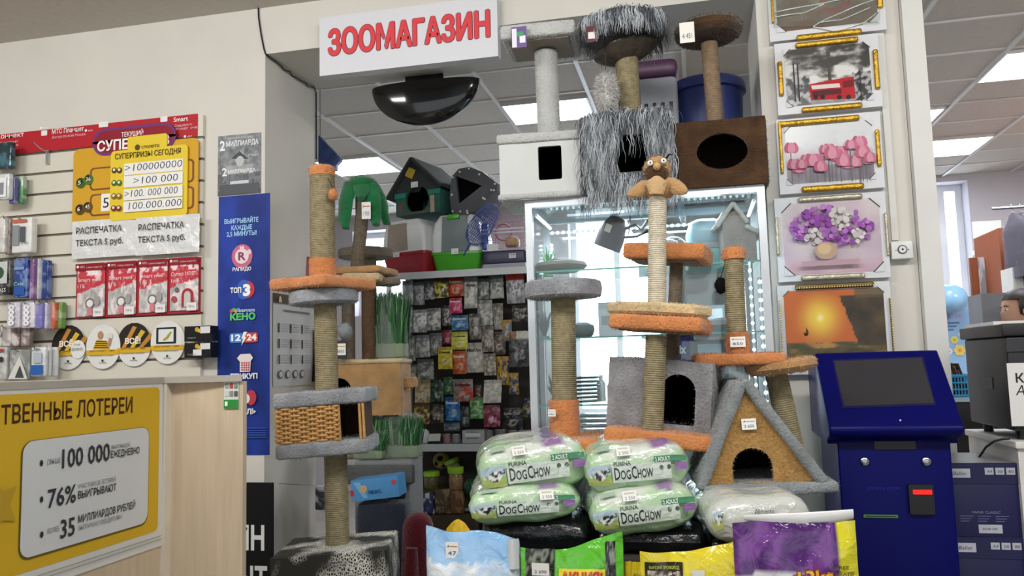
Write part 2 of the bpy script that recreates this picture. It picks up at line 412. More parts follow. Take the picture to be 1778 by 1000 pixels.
# rear wall with three windows, daylight behind them
YB = 8.3
def wq(x0, y0, x1, y1):
    a, b = at(x0, y0, YB), at(x1, y1, YB); return a.x, b.x, b.z, a.z
W = [wq(612, 402, 716, 545), wq(985, 372, 1162, 720), wq(1606, 318, 1696, 514)]
xs = [-4.6]; wb = MB()
for (a, b, c, d) in W:
    wb.box(xs[-1], a, YB, YB + .3, 0, 3.0, WALLB); wb.box(a, b, YB, YB + .3, 0, c, WALLB); wb.box(a, b, YB, YB + .3, d, 3.0, WALLB); xs.append(b)
wb.box(xs[-1], 4.5, YB, YB + .3, 0, 3.0, WALLB)
struct(wb.build('wall_back', smooth=False))
FRM = plain('window_frame_white', '#e4e6ea', 0.4, var=0.02)
for i, (a, b, c, d) in enumerate(W):
    f = MB(); n = 1 if i else 0
    for q in ((a, a + .06, c, d), (b - .06, b, c, d), (a + .06, b - .06, c, c + .06), (a + .06, b - .06, d - .06, d)): f.box(q[0], q[1], YB + .2, YB + .26, q[2], q[3], FRM)
    f.box((a + b) / 2 - .03, (a + b) / 2 + .03, YB + .2, YB + .26, c + .06, d - .06, FRM)
    o = struct(f.build('window_%d' % (i + 1), smooth=False))
    MB().box(a + .06, b - .06, YB + .225, YB + .23, c + .06, d - .06, GLASS).build('pane', o, smooth=False)
struct(MB().box(-6, 6, 9.6, 9.7, -0.5, 4.5, emit('daylight', '#eaf2ff', 5.0)).build('sky', smooth=False))
# partition behind the glass cabinet
a, b = at(1166, 300, 4.9), at(1334, 300, 4.9)
sbox('partition', a.x, b.x + .1, 4.9, 5.0, 0, 3.0, mat=plain('partition_paint', '#aeb3b8', 0.7, var=0.04))
# ------------------------------------------------------------------ left wall: slatwall, posters, wares
YS = 3.28
SLAT = plain('slat_laminate', '#d6d0c2', 0.5, var=0.03)
GRV = plain('slat_groove', '#6f685d', 0.6)
p0 = at(348, 650, YS); sl = MB()
xl, xr, zt, zb = -3.75, p0.x, 2.51, 0.55
z = 2.196
zs = [2.196 + 0.103 * k for k in range(-16, 3)]
lev = [zb] + [q for q in zs if zb < q < zt] + [zt]
for i in range(len(lev) - 1): sl.box(xl, xr, YS, 3.299, lev[i] + (.006 if i else 0), lev[i + 1] - (.006 if i < len(lev) - 2 else 0), SLAT)
sl.box(xl + .001, xr - .001, YS + .009, 3.2985, zb + .01, zt - .01, GRV)
tag(sl.build('slatwall_panel', smooth=False), 'cream slatwall panel on the front wall carrying phone accessories and lottery posters', 'wall panel')
# red header strip
h = Pan(170, 235, YS - .004); h.slab(-60, 236, 345, 232, .004, PRT, '#b4252f')
a0, b0 = h.q(-60, 0)[0], h.q(345, 0)[0]; zt_ = h.q(345, 197)[1]; zb_ = h.q(345, 236)[1]
h.mb = MB(); h.mb.box(a0, b0, 0, .004, zb_, zt_, PRT, '#b4252f')
for (px, py, w) in ((77, 231, 5), (180, 216, 8), (285, 207, 6)): h.rect(px - w, py - 4, px + w, py + 4, '#e8e6e6', 1, .004)
h.text('МТС Коннект', -36, 245, 42, 8, '#f2eeee', 2, .01); h.text('Выгодный интернет', -24, 253, 32, 4, '#e8c8ca'); h.text('для модема', -24, 259, 32, 4, '#e8c8ca')
h.text('МТС Планшет', 91, 233, 146, 8, '#f2eeee', 2, .01); h.text('Доступ по всей России', 91, 241, 149, 4.5, '#e8c8ca')
h.text('Smart', 302, 212, 327, 8, '#f6f0f0', 2, .01); h.text('Специально', 304, 221, 334, 4.5, '#e8c8ca'); h.text('для смартфонов', 302, 227, 343, 4.5, '#e8c8ca')
for px in (72, 150, 322): h.disc(px, 236 - (px - 250) * -.06 - 3, 2, '#f2eeee', 2); h.text('МТС', px + 4, 235 - (px - 250) * -.06, px + 12, 3, '#f2eeee', 2)
h.done('header_sign', 'red header strip with white lettering along the top of the slatwall', 'sign')
# yellow prize board
b = Pan(237, 320, YS - .02); b.slab(128, 258, 343, 380, .006, PRT, '#d6a320')
q0, q1 = b.q(128, 260), b.q(343, 380); b.mb = MB(); b.mb.prism(rrect(q0[0], b.q(237, 388)[1], q1[0], b.q(237, 249)[1], .03), 0, .006, PRT, '#d2a02a')
for (y0, y1) in ((289, 329), (335, 375)):
    b.rect(157, y0 + 3, 337, y1 - 13, '#7d4c2c', 1, .02); b.rect(160, y0 + 5.5, 334, y1 - 15.5, '#d2a02a', 2, .016)
b.rect(177, 337, 192, 366, '#efece6', 3); b.text('5', 180, 361, 190, 18, '#1d1d2c', 4)
for (px, py, c, s) in ((141, 318, '#3e6b1e', '5'), (155, 312, '#4c7a28', '36'), (140, 364, '#5c4420', '6'), (154, 360, '#6a4c22', '45')):
    b.disc(px, py, 8, c, 3); b.disc(px - 1, py - 2, 5, '#2c2413', 4); b.text(s, px - 4, py + 3, px + 4 if len(s) > 1 else px + 1, 7, '#efe9d8', 5, .01)
bo = b.done('prize_board', 'large mustard yellow prize board with purple oval heading on the slatwall', 'poster')
pl = Pan(230, 240, YS - .024); q0, q1 = pl.q(160, 272), pl.q(306, 207)
pl.mb.prism(rrect(q0[0], q0[1], q1[0], q1[1] - .01, .07, 8), 0, .006, PRT, '#6d3a78'); pl.mb.add([(a, -.0008, c) for a, c in rrect(q0[0] + .012, q0[1] + .012, q1[0] - .012, q1[1] - .022, .06, 8)], [tuple(range(36))], PRT, lin('#8e1f2c'))
pl.text('ТЕКУЩИЙ', 211, 238, 249, 8, '#f2e8e8', 2, .015); pl.text('СУПЕРПРИЗ', 169, 263, 294, 17, '#f4f0ee', 2, .03)
o = pl.done('heading_plate'); o.parent = bo; o.location = pl.c - b.c; o['label'] = 'purple rimmed dark red heading plate'
# yellow price sheet in front
s = Pan(258, 316, YS - .032); q0, q1 = s.q(190, 384), s.q(326, 250)
s.mb.prism(rrect(q0[0], q0[1], q1[0], q1[1], .02), 0, .005, PRT, '#e3c637'); s.rect(222, 238, 290, 256, '#e3c637', 0.5, .01)
s.disc(239, 256, 4.5, '#5a4a14', 2); s.text('столото', 246, 258, 277, 6, '#5a4a14', 2, .02)
s.text('СУПЕРПРИЗЫ СЕГОДНЯ', 200, 277, 314, 9.5, '#3d3314', 2, .012)
for i, (y, tx, x0) in enumerate(((292, '>100000000', 217), (314, '>100 000', 232), (337, '>100. 000 000', 217), (358, '100.000.000', 225))):
    s.rect(216, y - 7.5, 318, y + 3.5, '#e9e8e4', 1); s.text(tx, x0, y + 6.5, 316 - (i in (1, 2)) * 7, 13, '#2a3350', 2, -.012, .12)
    for j, c in enumerate(('#54401c', '#3e6b2a', '#8a6a1c', '#7c2a24')[i:i + 1] * 2):
        s.disc(199 + 9 * j, y + 4, 4.5, c, 2); s.disc(199 + 9 * j, y + 3, 2.2, '#e8dcc0', 3)
s.done('prize_sheet', 'bright yellow sheet with four handwritten prize sums taped over the prize board', 'poster')
# two printed sheets
def sag(p, x0, y0, x1, y1):
    a, b = p.q(x0, y0), p.q(x1, y1)
    p.mb.grid(lambda u, v: (a[0] + (b[0] - a[0]) * u, -.004 * sin(3 * pi * u) * sin(2.2 * pi * v) - .003 * noise.noise((u * 6, v * 6, x0)), b[1] + (a[1] - b[1]) * v), 24, 14, PRP, col='#dcdcdc')
for (x0, y0, x1, y1, tx, w) in ((126, 385, 236, 443, 134, 'left'), (236, 379, 346, 437, 242, 'right')):
    p = Pan((x0 + x1) / 2, (y0 + y1) / 2, YS - (.028 if w == 'left' else .036)); sag(p, x0, y0, x1, y1)
    p.text('РАСПЕЧАТКА', tx, y0 + 22, tx + 79, 11, '#34343a', 9, .01); p.text('ТЕКСТА 5 руб.', tx - 1, y0 + 43, tx + 81, 10.5, '#34343a', 9, .01)
    p.done('paper_sheet', 'white printing price sheet in plastic, %s one of the two under the board' % w, 'notice', 'printing price sheets', smooth=True)
# red rack with four packets
r = Pan(240, 500, YS - .012); r.slab(131, 459, 347, 543, .01, PRT, '#b03038'); q0, q1 = r.q(131, 553), r.q(347, 446); r.mb = MB(); r.mb.box(q0[0], q1[0], 0, .01, q0[1], q1[1], PRT, '#a82a34')
r.done('packet_rack', 'flat red holder with four compartments on the slatwall', 'display rack')
lbs = ('leftmost', 'second from left', 'third from left', 'rightmost, with the horseshoe magnet picture')
for i in range(4):
    x0 = 133 + 54 * i; dy = -3.4 * i; p = Pan(x0 + 25, 500 + dy, YS - .018)
    a, b_ = p.q(x0, 550 + dy), p.q(x0 + 50, 460 + dy)
    def cf(u, v, i=i):
        n = fbm(u * 3 + i * 7, v * 4)
        c = H('#c43a48') if v > .42 + .18 * u + .05 * n else mixc(H('#9d9996'), H('#dad8d6'), fbm(u * 7 + i, v * 9) * 1.2)
        if v > .8: c = mixc(c, H('#f4dde0'), sstep(.5, .62, fbm(u * 4 + i * 3.3, v * 7)))
        return mixc(c, H('#f7e4e6'), .8 * sstep(.62, .7, fbm(u * 5 + i * 11, v * 3)))
    p.mb.grid(lambda u, v: (a[0] + (b_[0] - a[0]) * u, -.006 * sin(pi * u) * sin(pi * v), a[1] + (b_[1] - a[1]) * v), 30, 44, PRP, colfn=lambda u, v: tuple(min(1, c) for c in cf(u, v)))
    p.rect(x0, 459 + dy, x0 + 50, 468 + dy, '#8e1c28', 8); p.disc(x0 + 4, 464 + dy, 2, '#f2eeee', 9); p.text('МТС', x0 + 8, 466 + dy, x0 + 16, 3.5, '#f2eeee', 9); p.text('сим-карта', x0 + 19, 466 + dy, x0 + 46, 3, '#e8c8ca', 9)
    p.text('Smart mini' if i < 3 else 'Супер МТС', x0 + 4, 490 + dy, x0 + 44, 6.5, '#f6e6e8', 9); p.text('1 ГБ' if i < 3 else '0 руб', x0 + 4, 501 + dy, x0 + 16, 6, '#f6e6e8', 9)
    if i < 3:
        p.disc(x0 + 25, 527 + dy, 8, '#77706e', 8.5); p.disc(x0 + 25, 527 + dy, 5.5, '#e4e2e0', 9); p.disc(x0 + 37, 522 + dy, 5, '#a29d9b', 8.5, 1.6); p.poly([(x0 + 20, 547 + dy), (x0 + 30, 547 + dy), (x0 + 28, 533 + dy), (x0 + 22, 533 + dy)], '#d08088', 9)
    else:
        c = p.q(x0 + 32, 522 + dy); m_ = mpp(300, 520, YS)
        for rr, cc, l in ((10 * m_, '#a8323c', 8.5), (5.5 * m_, '#c9c6c4', 9)):
            p.face([(c[0] + rr * cos(pi * k / 12), c[1] + rr * sin(pi * k / 12)) for k in range(13)] + [(c[0] - rr, c[1] - 18 * m_), (c[0] + rr, c[1] - 18 * m_)], cc, l)
        p.disc(x0 + 14, 514 + dy, 4, '#6f6a6a', 9); p.disc(x0 + 9, 530 + dy, 5, '#b04850', 9)
    p.rect(x0 + 31, 536 + dy, x0 + 48, 549 + dy, '#e8e4e2', 10); p.text('150 р', x0 + 34, 544 + dy, x0 + 44, 4, '#55505a', 11)
    p.done('sim_packet', 'red and grey phone card packet in the red rack, ' + lbs[i], 'packet', 'packets in the red rack', smooth=True)
# four round cards
for i, (cx, cy, w) in enumerate(((119, 603, 'black and yellow stripes and a small second sticker'), (179, 602, 'a man in a yellow striped shirt'), (233, 598, 'black and yellow stripes, beside the tablet card'), (291, 594, 'a tablet showing a gecko'))):
    p = Pan(cx, cy, YS - .012 - .003 * (i % 2)); m_ = mpp(cx, cy, YS); R_ = 29.5 * m_
    p.mb.prism([(R_ * cos(2 * pi * k / 40), 1.12 * R_ * sin(2 * pi * k / 40)) for k in range(40)], 0, .003, PRG, '#e4e3df')
    p.rect(cx - 8, cy - 37, cx + 8, cy - 34, '#dddcd8', .5)
    def chord(z0, z1, col, l, R=R_):
        o = []
        for sgn in (1, -1):
            ks = [k / 12 for k in range(13)]
            for t in (ks if sgn > 0 else ks[::-1]):
                zz = (z0 + (z1 - z0) * t) * R; o.append((sgn * sqrt(max(0, R * R - (zz / 1.12) ** 2)) * .995, zz))
        p.face(o, col, l)
    if i in (0, 2):
        chord(-.2, 1.1, '#2d2823', 1)
        for k in range(3):
            x = -.55 + .55 * k
            o = [(x - .28, -.2), (x - .02, -.2), (x + .72, .88 - .25 * k), (x + .46, .95 - .2 * k)]
            o = [(a * R_ * .9, b_ * R_) for a, b_ in o]; p.face(o, ('#c98b3c', '#d9b43c', '#b98434')[k], 2)
        p.text('ВСЁ!', cx - 15, cy - 1, cx + 12, 9.5, '#f4f0e4', 4, .03)
    chord(-.42, -.16, '#d8ab2c', 3); p.text('для смартфона', cx - 22, cy + 9, cx + 20, 3.5, '#6b4d10', 4)
    if i == 1:
        p.disc(cx - 4, cy - 20, 5, '#b58a6e', 2, 1.25); p.poly([(cx - 17, cy + 4), (cx + 12, cy + 4), (cx + 7, cy - 10), (cx - 10, cy - 12)], '#c9a02a', 2)
        for k in range(4): p.poly([(cx - 15 + k, cy + 2 - 3.6 * k), (cx + 10 - k, cy + 2 - 3.6 * k), (cx + 10 - k, cy + 0.6 - 3.6 * k), (cx - 15 + k, cy + .6 - 3.6 * k)], '#33291a', 3)
        p.poly([(cx + 7, cy - 2), (cx + 13, cy - 1), (cx + 16, cy - 14), (cx + 12, cy - 16)], '#b58a6e', 3); p.disc(cx + 12, cy - 18, 5.5, '#d8d4cd', 2.5)
    if i == 3:
        p.rect(cx - 19, cy - 25, cx + 15, cy + 2, '#2a2a30', 2, .004); p.rect(cx - 15, cy - 22, cx + 11, cy - 1, '#e2e4e2', 3)
        p.poly([(cx - 8, cy - 4), (cx - 2, cy - 9), (cx + 6, cy - 19), (cx + 8, cy - 17), (cx + 2, cy - 6), (cx - 5, cy - 2)], '#a8a23c', 4)
    p.text('безлимитный интернет', cx - 22, cy + 17, cx + 20, 3, '#8a8578', 4); p.text('Билайн', cx - 6, cy + 29, cx + 6, 2.5, '#55504a', 4); p.disc(cx, cy + 24, 1.8, '#3a352c', 4)
    if i == 0:
        p.mb.prism([(.6 * R_ + .42 * R_ * cos(2 * pi * k / 28), -.12 * R_ + .46 * R_ * sin(2 * pi * k / 28)) for k in range(28)], -.006, -.004, PRG, '#e9e8e2'); p.text('ДЕЛИТЕ', cx + 7, cy + 6, cx + 27, 4.5, '#5f6a66', 9); p.text('Ещё', cx + 12, cy - 3, cx + 22, 3.5, '#8a8f8c', 9)
    p.done('round_card', 'round hanging promotion card with ' + w, 'promotion card', 'round cards under the red rack')
# two black boxes
for (y0, y1, w) in ((565, 593, 'upper'), (594, 622, 'lower')):
    p = Pan(343, (y0 + y1) / 2, YS - .07); q0, q1 = p.q(320, y1), p.q(366, y0)
    p.mb.box(q0[0], q1[0], 0, .06, q0[1], q1[1], PRG, '#1b1a1c'); p.rect(348 - 14 * (w == 'lower') * .9, y0 + 3 + 10 * (w == 'lower'), 364 - 14 * (w == 'lower'), y0 + 13 + 10 * (w == 'lower'), '#e6e6e6', 1); p.rect(348, y0 + 2, 365, y0 + 12, '#dedee2', 1)
    p.disc(342, y0 + 7, 3.5, '#c8a23a', 1); p.disc(346, y0 + 9, 3, '#d8b24a', 1); p.text('модем', 326, y1 - 5, 340, 3, '#9a9a9a', 1)
    p.done('modem_box', 'small black carton with a white sticker at the slatwall edge, %s of the two' % w, 'box', 'black cartons at the slatwall edge')
# hook
p = Pan(85, 272, YS); q = p.q(85, 265); p.mb.box(-.008, .008, -.012, 0, -.04, .03, STEEL); p.mb.tube([(0, -.012, .02), (0, -.06, .03), (.004, -.10, .045)], .003, STEEL)
p.done('metal_hook', 'small empty metal clip hook below the red header', 'hook')
# accessory packets hanging at the left edge
def pack(name, x0, y0, x1, y1, col, label, cat, depth=.03, Y=YS - .09, deco=None, mat=PRP, group=None, hook=True, col2=None):
    p = Pan((x0 + x1) / 2, (y0 + y1) / 2, Y); a, b_ = p.q(x0, y1), p.q(x1, y0)
    c1 = H(col); c2 = H(col2) if col2 else mixc(c1, (1, 1, 1), .35); sd = x0 * .37 + y0 * .11
    def fn(q_):
        u = (q_.x - a[0]) / (b_[0] - a[0] + 1e-6); return mixc(c1, c2, sstep(.52, .6, fbm(q_.x * 30 + sd, q_.z * 22)))
    p.mb.rbox(((a[0] + b_[0]) / 2, depth / 2, (a[1] + b_[1]) / 2), (b_[0] - a[0], depth, b_[1] - a[1]), min(.008, depth * .45), mat, res=.012, amp=.002, colfn=fn)
    if deco: deco(p)
    o = p.done(name, label, cat, group, smooth=True)
    if hook:
        hk = MB(); hk.tube([((a[0] + b_[0]) / 2, YS - Y, b_[1] - .012), ((a[0] + b_[0]) / 2, -.02, b_[1] - .008), ((a[0] + b_[0]) / 2, -.028, b_[1] + .006)], .0025, STEEL, 6); hk.build('hook', o)
    return o
pack('phone_case_pack', -26, 245, 20, 296, '#22333c', 'dark teal phone case pack at the far left under the red header', 'phone case', col2='#3e6a78')
pack('accessory_pack', -20, 300, 16, 348, '#cdd0d4', 'white blister pack below the dark teal phone case pack', 'accessory pack', Y=YS - .12, deco=lambda p: (p.rect(-6, 310, 12, 342, '#e8eaec', 8), p.rect(0, 318, 8, 338, '#8a8c90', 9)))
pack('accessory_pack', 14, 306, 26, 354, '#5a5a96', 'narrow purple accessory pack beside the white blister pack', 'accessory pack')
pack('accessory_pack', 22, 304, 40, 354, '#4f8a56', 'green accessory pack beside the narrow purple one', 'accessory pack', Y=YS - .06, col2='#a9b9a4')
pack('accessory_pack', -14, 376, 9, 440, '#c9c4bc', 'beige blister pack at the far left beside the brown strip pack', 'accessory pack')
pack('accessory_pack', 7, 378, 18, 442, '#5a4640', 'thin brown strip pack left of the white charger box', 'accessory pack', Y=YS - .07)
pack('charger_box', 19, 376, 55, 440, '#e0dfdc', 'white charger box with grey window on the slatwall', 'box', .04, deco=lambda p: (p.rect(24, 392, 34, 426, '#8e9296', 9), p.rect(37, 394, 45, 420, '#565a60', 9), p.text('USB', 38, 424, 50, 4, '#6a6a6a', 9), p.rect(24, 382, 48, 386, '#c46a50', 9)), mat=PRG, col2='#e8e7e4')
pack('screen_glass_pack', -24, 450, 18, 514, '#24262a', 'black screen glass pack with pale figure at the far left edge', 'accessory pack', deco=lambda p: (p.rect(-18, 456, 14, 492, '#c8cac8', 8.4), p.disc(0, 474, 9, '#3f5a44', 9), p.text('GLASS', -10, 508, 12, 7, '#e0e0e0', 9)))
pack('phone_case_pack', 22, 447, 48, 518, '#1f3f8c', 'blue phone case pack with outline drawing, front one of the blue bunch', 'phone case', Y=YS - .13, deco=lambda p: (p.rect(27, 464, 44, 468, '#7a9ad0', 9), p.text('Case', 26, 496, 44, 6, '#9ad0b0', 9), p.rect(27, 498, 44, 512, '#2f58a8', 9)))
for (x, c, w) in ((49, '#7e5a8c', 'purple'), (57, '#c8ccd4', 'pale grey'), (65, '#2b4f9a', 'mid blue'), (74, '#1d3a86', 'dark blue, rearmost of the bunch')):
    pack('phone_case_pack', x, 448 + (x - 49) * .12, x + 10, 520 - (x - 49) * .05, c, 'thin %s case pack behind the front blue case pack' % w, 'phone case', Y=YS - .12 + (x - 49) * .0028, group='bunch of blue case packs')
for (x, c, w) in ((10, '#c9c4cf', 'leftmost'), (36, '#cfcad6', 'second')):
    def d(p, x=x):
        for k in range(4): p.disc(x + 12, 534 + 9 * k, 5, '#f2f0f2', 9, .8); p.disc(x + 12, 534 + 9 * k, 2, '#b5b0bc', 9.5)
    pack('earphone_pack', x, 524, x + 24, 570, c, 'clear clamshell with white earphones, %s of the row' % w, 'earphones', .035, Y=YS - .13, deco=d)
for (x, c, w) in ((60, '#7c76b8', 'violet'), (69, '#b9b6cc', 'pale'), (82, '#c65a38', 'orange red'), (94, '#6f9a4a', 'green')):
    pack('earphone_pack', x, 525 - (x - 60) * .04, x + 13, 571, c, '%s clamshell earphone pack at the right of the white earphones' % w, 'earphones', .035, Y=YS - .125 + (x - 60) * .002)
for i in range(4): pack('cable_pack', -14 + 16 * i, 566, 3 + 16 * i, 602, ('#7a6a66', '#a8a2a0', '#6d5552', '#8a7674')[i], 'small cable pack under the earphones, %s of four' % ('leftmost', 'second', 'third', 'rightmost')[i], 'cable', .03, Y=YS - .08, col2='#d6d0cc', group='cable packs under the earphones')
pack('accessory_pack', -20, 602, 12, 660, '#b9b9b6', 'pale pack with dark icons at the bottom left of the slatwall', 'accessory pack', deco=lambda p: (p.rect(-6, 620, -1, 640, '#3a3a3a', 9), p.disc(4, 624, 4, '#3a3a3a', 9), p.rect(-6, 606, 8, 611, '#a84a44', 9)))
pack('accessory_pack', 14, 606, 52, 660, '#8a8c88', 'grey pack with a pale triangle beside the blue and white card pack', 'accessory pack', deco=lambda p: (p.poly([(16, 658), (36, 618), (50, 658)], '#d9dad6', 9), p.poly([(28, 656), (37, 634), (44, 656)], '#4a4c4a', 10)))
for (x, w) in ((52, 'front one'), (66, 'middle one'), (78, 'rear one')):
    def d(p, x=x):
        p.rect(x + 3, 634, x + 24, 650, '#2f62b0', 9); p.rect(x + 8, 612, x + 22, 630, '#b4bcc4', 9); p.text('USB', x + 4, 609, x + 20, 4, '#5a6068', 9)
    pack('card_pack', x, 602, x + 27 if x == 52 else x + 20, 654, '#d4d8dc', 'white and blue memory card pack above the counter, ' + w, 'accessory pack', .02, Y=YS - .14 + (x - 52) * .003, deco=d if x == 52 else None, group='blue and white card packs')
# posters on the pillar
p = Pan(416, 286, 3.298); p.slab(379, 237, 453, 335, .0015, PRT, '#8d8f92')
def gp(u, v):
    n = fbm(u * 9, v * 13); c = mixc(H('#5c5f63'), H('#a4a7aa'), n)
    d = hypot((u - .52) * 1.1, v - .6)
    if d < .12: c = mixc(c, H('#c8c8c6'), .9)
    if .34 < v < .5 and abs(u - .5) < .32: c = mixc(c, H('#b4b6b8'), .6)
    if v < .09 or (.1 < v < .36 and n > .5): c = mixc(c, H('#3f4145'), .6)
    return c
p.image(379, 237, 453, 335, gp, 40, 54, 1)
p.text('2', 382, 262, 391, 17, '#eceef0', 2, .03); p.text('МИЛЛИАРДА', 393, 255, 449, 9, '#eceef0', 2, .02); p.text('2', 386, 306, 394, 14, '#eceef0', 2, .03); p.text('МИЛЛИАРДА', 396, 302, 444, 6.5, '#eceef0', 2, .02); p.text('новогодний розыгрыш', 392, 243, 440, 4, '#d0d2d4', 2); p.text('1 января', 428, 272, 449, 5, '#d8dadc', 2)
p.poly([(402, 276), (416, 262), (432, 276)], '#4a4c50', 2); p.disc(417, 280, 7, '#bcbcba', 2, 1.2)
p.rect(400, 315, 432, 320, '#c8cacc', 2); p.rect(382, 322, 450, 334, '#55585c', 2)
p.done('grey_poster', 'grey printed poster of a two billion prize on the pillar', 'poster')
p = Pan(425, 566, 3.298); a, b_ = p.q(380, 342), p.q(468, 790)
p.mb.box(a[0], b_[0], 0, .0015, b_[1], a[1], PRT, '#1b2f74')
p.image(380, 342, 468, 790, lambda u, v: mixc(H('#182a6b'), H('#2740a0'), sstep(.2, .9, fbm(u * 2, v * 5)) + .25 * v), 10, 40, .5, PRT)
for (t, x0, y, x1) in (('ВЫИГРЫВАЙТЕ', 390, 389, 449), ('КАЖДЫЕ', 402, 400, 438), ('2,5 МИНУТЫ!', 394, 411, 446)): p.text(t, x0, y, x1, 8, '#a9d4f4', 2, .02)
for k in range(12):
    aa = 2 * pi * k / 12
    if k % 2: p.disc(421 + 14 * cos(aa), 445 + 15 * sin(aa), 4, '#e8c8d0', 2)
p.disc(421, 445, 18, '#c66a84', 1, 1.05); p.disc(421, 445, 12, '#e6d4dc', 3); p.text('R', 415, 452, 428, 14, '#8a3e5c', 4, .03); p.text('РАПИДО', 405, 471, 437, 6, '#eceaf2', 2, .03)
p.disc(429, 503, 14, '#c43a44', 1); p.disc(424, 503, 12, '#3a5fb4', .8, 1.3); p.text('ТОП', 401, 509, 420, 9, '#f2f0f2', 2, .04); p.text('3', 423, 513, 436, 19, '#f6f4f4', 2, .06)
for k, c in enumerate(('#d84a4a', '#4ab45c', '#d8a43a', '#4a9ad8')): p.disc(403 + 4 * k, 540 - 2 * (k % 2), 3, c, 1)
p.text('СПОРТЛОТО', 416, 542, 444, 4, '#e6eef0', 2, .03); p.text('КЕНО', 401, 556, 445, 11, '#5cc46c', 2, .05)
p.rect(400, 579, 424, 595, '#3f7fd0', 1, .01); p.rect(424, 578, 449, 594, '#d0483c', 1, .01); p.text('12', 403, 592, 420, 11, '#f6f6f6', 2, .04); p.text('24', 430, 591, 447, 11, '#f6f6f6', 2, .04); p.poly([(425, 576), (431, 576), (427, 585), (430, 585), (421, 600), (424, 588), (421, 588)], '#f8f4e0', 3)
p.poly([(413, 622), (419, 615), (436, 614), (441, 621), (437, 627), (436, 645), (418, 646), (418, 628)], '#e8dcdc', 1)
for r_ in range(4):
    for k in range(4): p.poly([(420 + 4 * k, 630 + 4 * r_), (422 + 4 * k, 628 + 4 * r_), (424 + 4 * k, 630 + 4 * r_), (422 + 4 * k, 632 + 4 * r_)], '#c44a54', 2)
p.text('ПРИКУП', 402, 658, 449, 9, '#f2f2f6', 2, .04)
p.disc(420, 691, 9, '#b83a48', 1, 1.3); p.disc(438, 690, 9, '#c44252', 1, 1.3); p.disc(428, 692, 8, '#ece8e8', 2); p.text('2', 424, 696, 431, 8, '#2a2a3a', 3, .03); p.text('ДУЭЛЬ', 404, 719, 447, 9, '#f2f2f6', 2, .04)
for k in range(5): p.rect(420, 742 + 4 * k, 464, 743.4 + 4 * k, '#3a55a8', 2)
p.done('lottery_poster', 'tall dark blue lottery poster with six game emblems on the pillar', 'poster')
# black sign low on the pillar
p = Pan(448, 920, 3.29); a, b_ = p.q(404, 1010), p.q(474, 838)
p.mb.box(a[0] - .1, b_[0], 0, .008, a[1] - .12, b_[1], PRT, '#141315'); p.text('МАГАЗИН', 285, 950, 459, 40, '#e6e6e4', 1, .03); p.text('ОТКРЫТ', 318, 1020, 464, 40, '#e6e6e4', 1, .03)
p.done('black_sign', 'black sign board with white letters low on the pillar', 'sign')
# cat information sheet on the reveal of the opening
p = Pan(512, 594, org=(XL + .004, 3.5, 0), rz=90); a, b_ = p.q(474, 672), p.q(549, 520)
def ci(u, v):
    if v > .88: return mixc(H('#5a5148'), H('#8a7e70'), u * fbm(u * 4, v * 9))
    return mixc(H('#c9cacd'), H('#d6d6d8'), fbm(u * 3, v * 3))
p.mb.grid(lambda u, v: (a[0] + (b_[0] - a[0]) * u, -.006 * sin(pi * v) * u, a[1] + (b_[1] - a[1]) * v), 30, 40, PRT, colfn=ci)
w_, h_ = b_[0] - a[0], b_[1] - a[1]
def rel(u0, v0, u1, v1, c, l=9): p.face([(a[0] + w_ * u0, a[1] + h_ * v0), (a[0] + w_ * u1, a[1] + h_ * v0), (a[0] + w_ * u1, a[1] + h_ * v1), (a[0] + w_ * u0, a[1] + h_ * v1)], c, l)
rel(.2, .81, .8, .83, '#7d7f84')
for r_ in range(3):
    for k in range(3):
        rel(.08 + .26 * k, .58 - .17 * r_, .11 + .26 * k, .68 - .17 * r_, '#4c4a4a')
        for j in range(4): rel(.14 + .26 * k, .67 - .17 * r_ - .025 * j, .3 + .26 * k, .675 - .17 * r_ - .025 * j, '#9a9ca2')
for k in range(4):
    c = (a[0] + w_ * (.12 + .16 * k), a[1] + h_ * .13)
    for rr, cc, l in ((1, '#55565a', 9), (.75, '#cfcfd2', 10)): p.face([(c[0] + .05 * w_ * rr * cos(t_ * pi / 10), c[1] + .045 * h_ * rr * sin(t_ * pi / 10)) for t_ in range(20)], cc, l)
p.face([(a[0] + w_ * u, a[1] + h_ * v) for u, v in ((.82, .03), (.97, .05), (.98, .3), (.93, .55), (.96, .62), (.9, .66), (.86, .62), (.86, .4), (.84, .2))], '#1c1b1d', 11)
p.face([(a[0] + w_ * u, a[1] + h_ * v) for u, v in ((.06, .9), (.13, .9), (.12, .95), (.095, .975), (.07, .95))], '#d8c4a8', 11)
p.done('information_sheet', 'grey information sheet with a black cat, fixed to the side of the pillar', 'poster', smooth=True)
# cable across the lintel
c = MB(); pts = [at(448, -6, 3.294), at(449, 30, 3.294), at(453, 58, 3.294)]
A_ = Vector((XL + .004, 3.31, 2.77))
pts += [Vector((XL - .004, 3.294, 2.80)), Vector((XL + .004, 3.294, 2.775))] + [Vector((XL + .01 + .006 * sin(t * 3), 3.3 + .5 * t / 12, 2.772 - .012 * sin(pi * t / 12) - .004 * sin(t * 2.1))) for t in range(1, 12)] + [Vector((XL + .006, 3.806, 2.76)), Vector((XL + .006, 3.806, 2.4))]
tag(c.tube(pts, .004, BLACK, 6).build('cable'), 'thin black cable running over the corner of the lintel', 'cable')
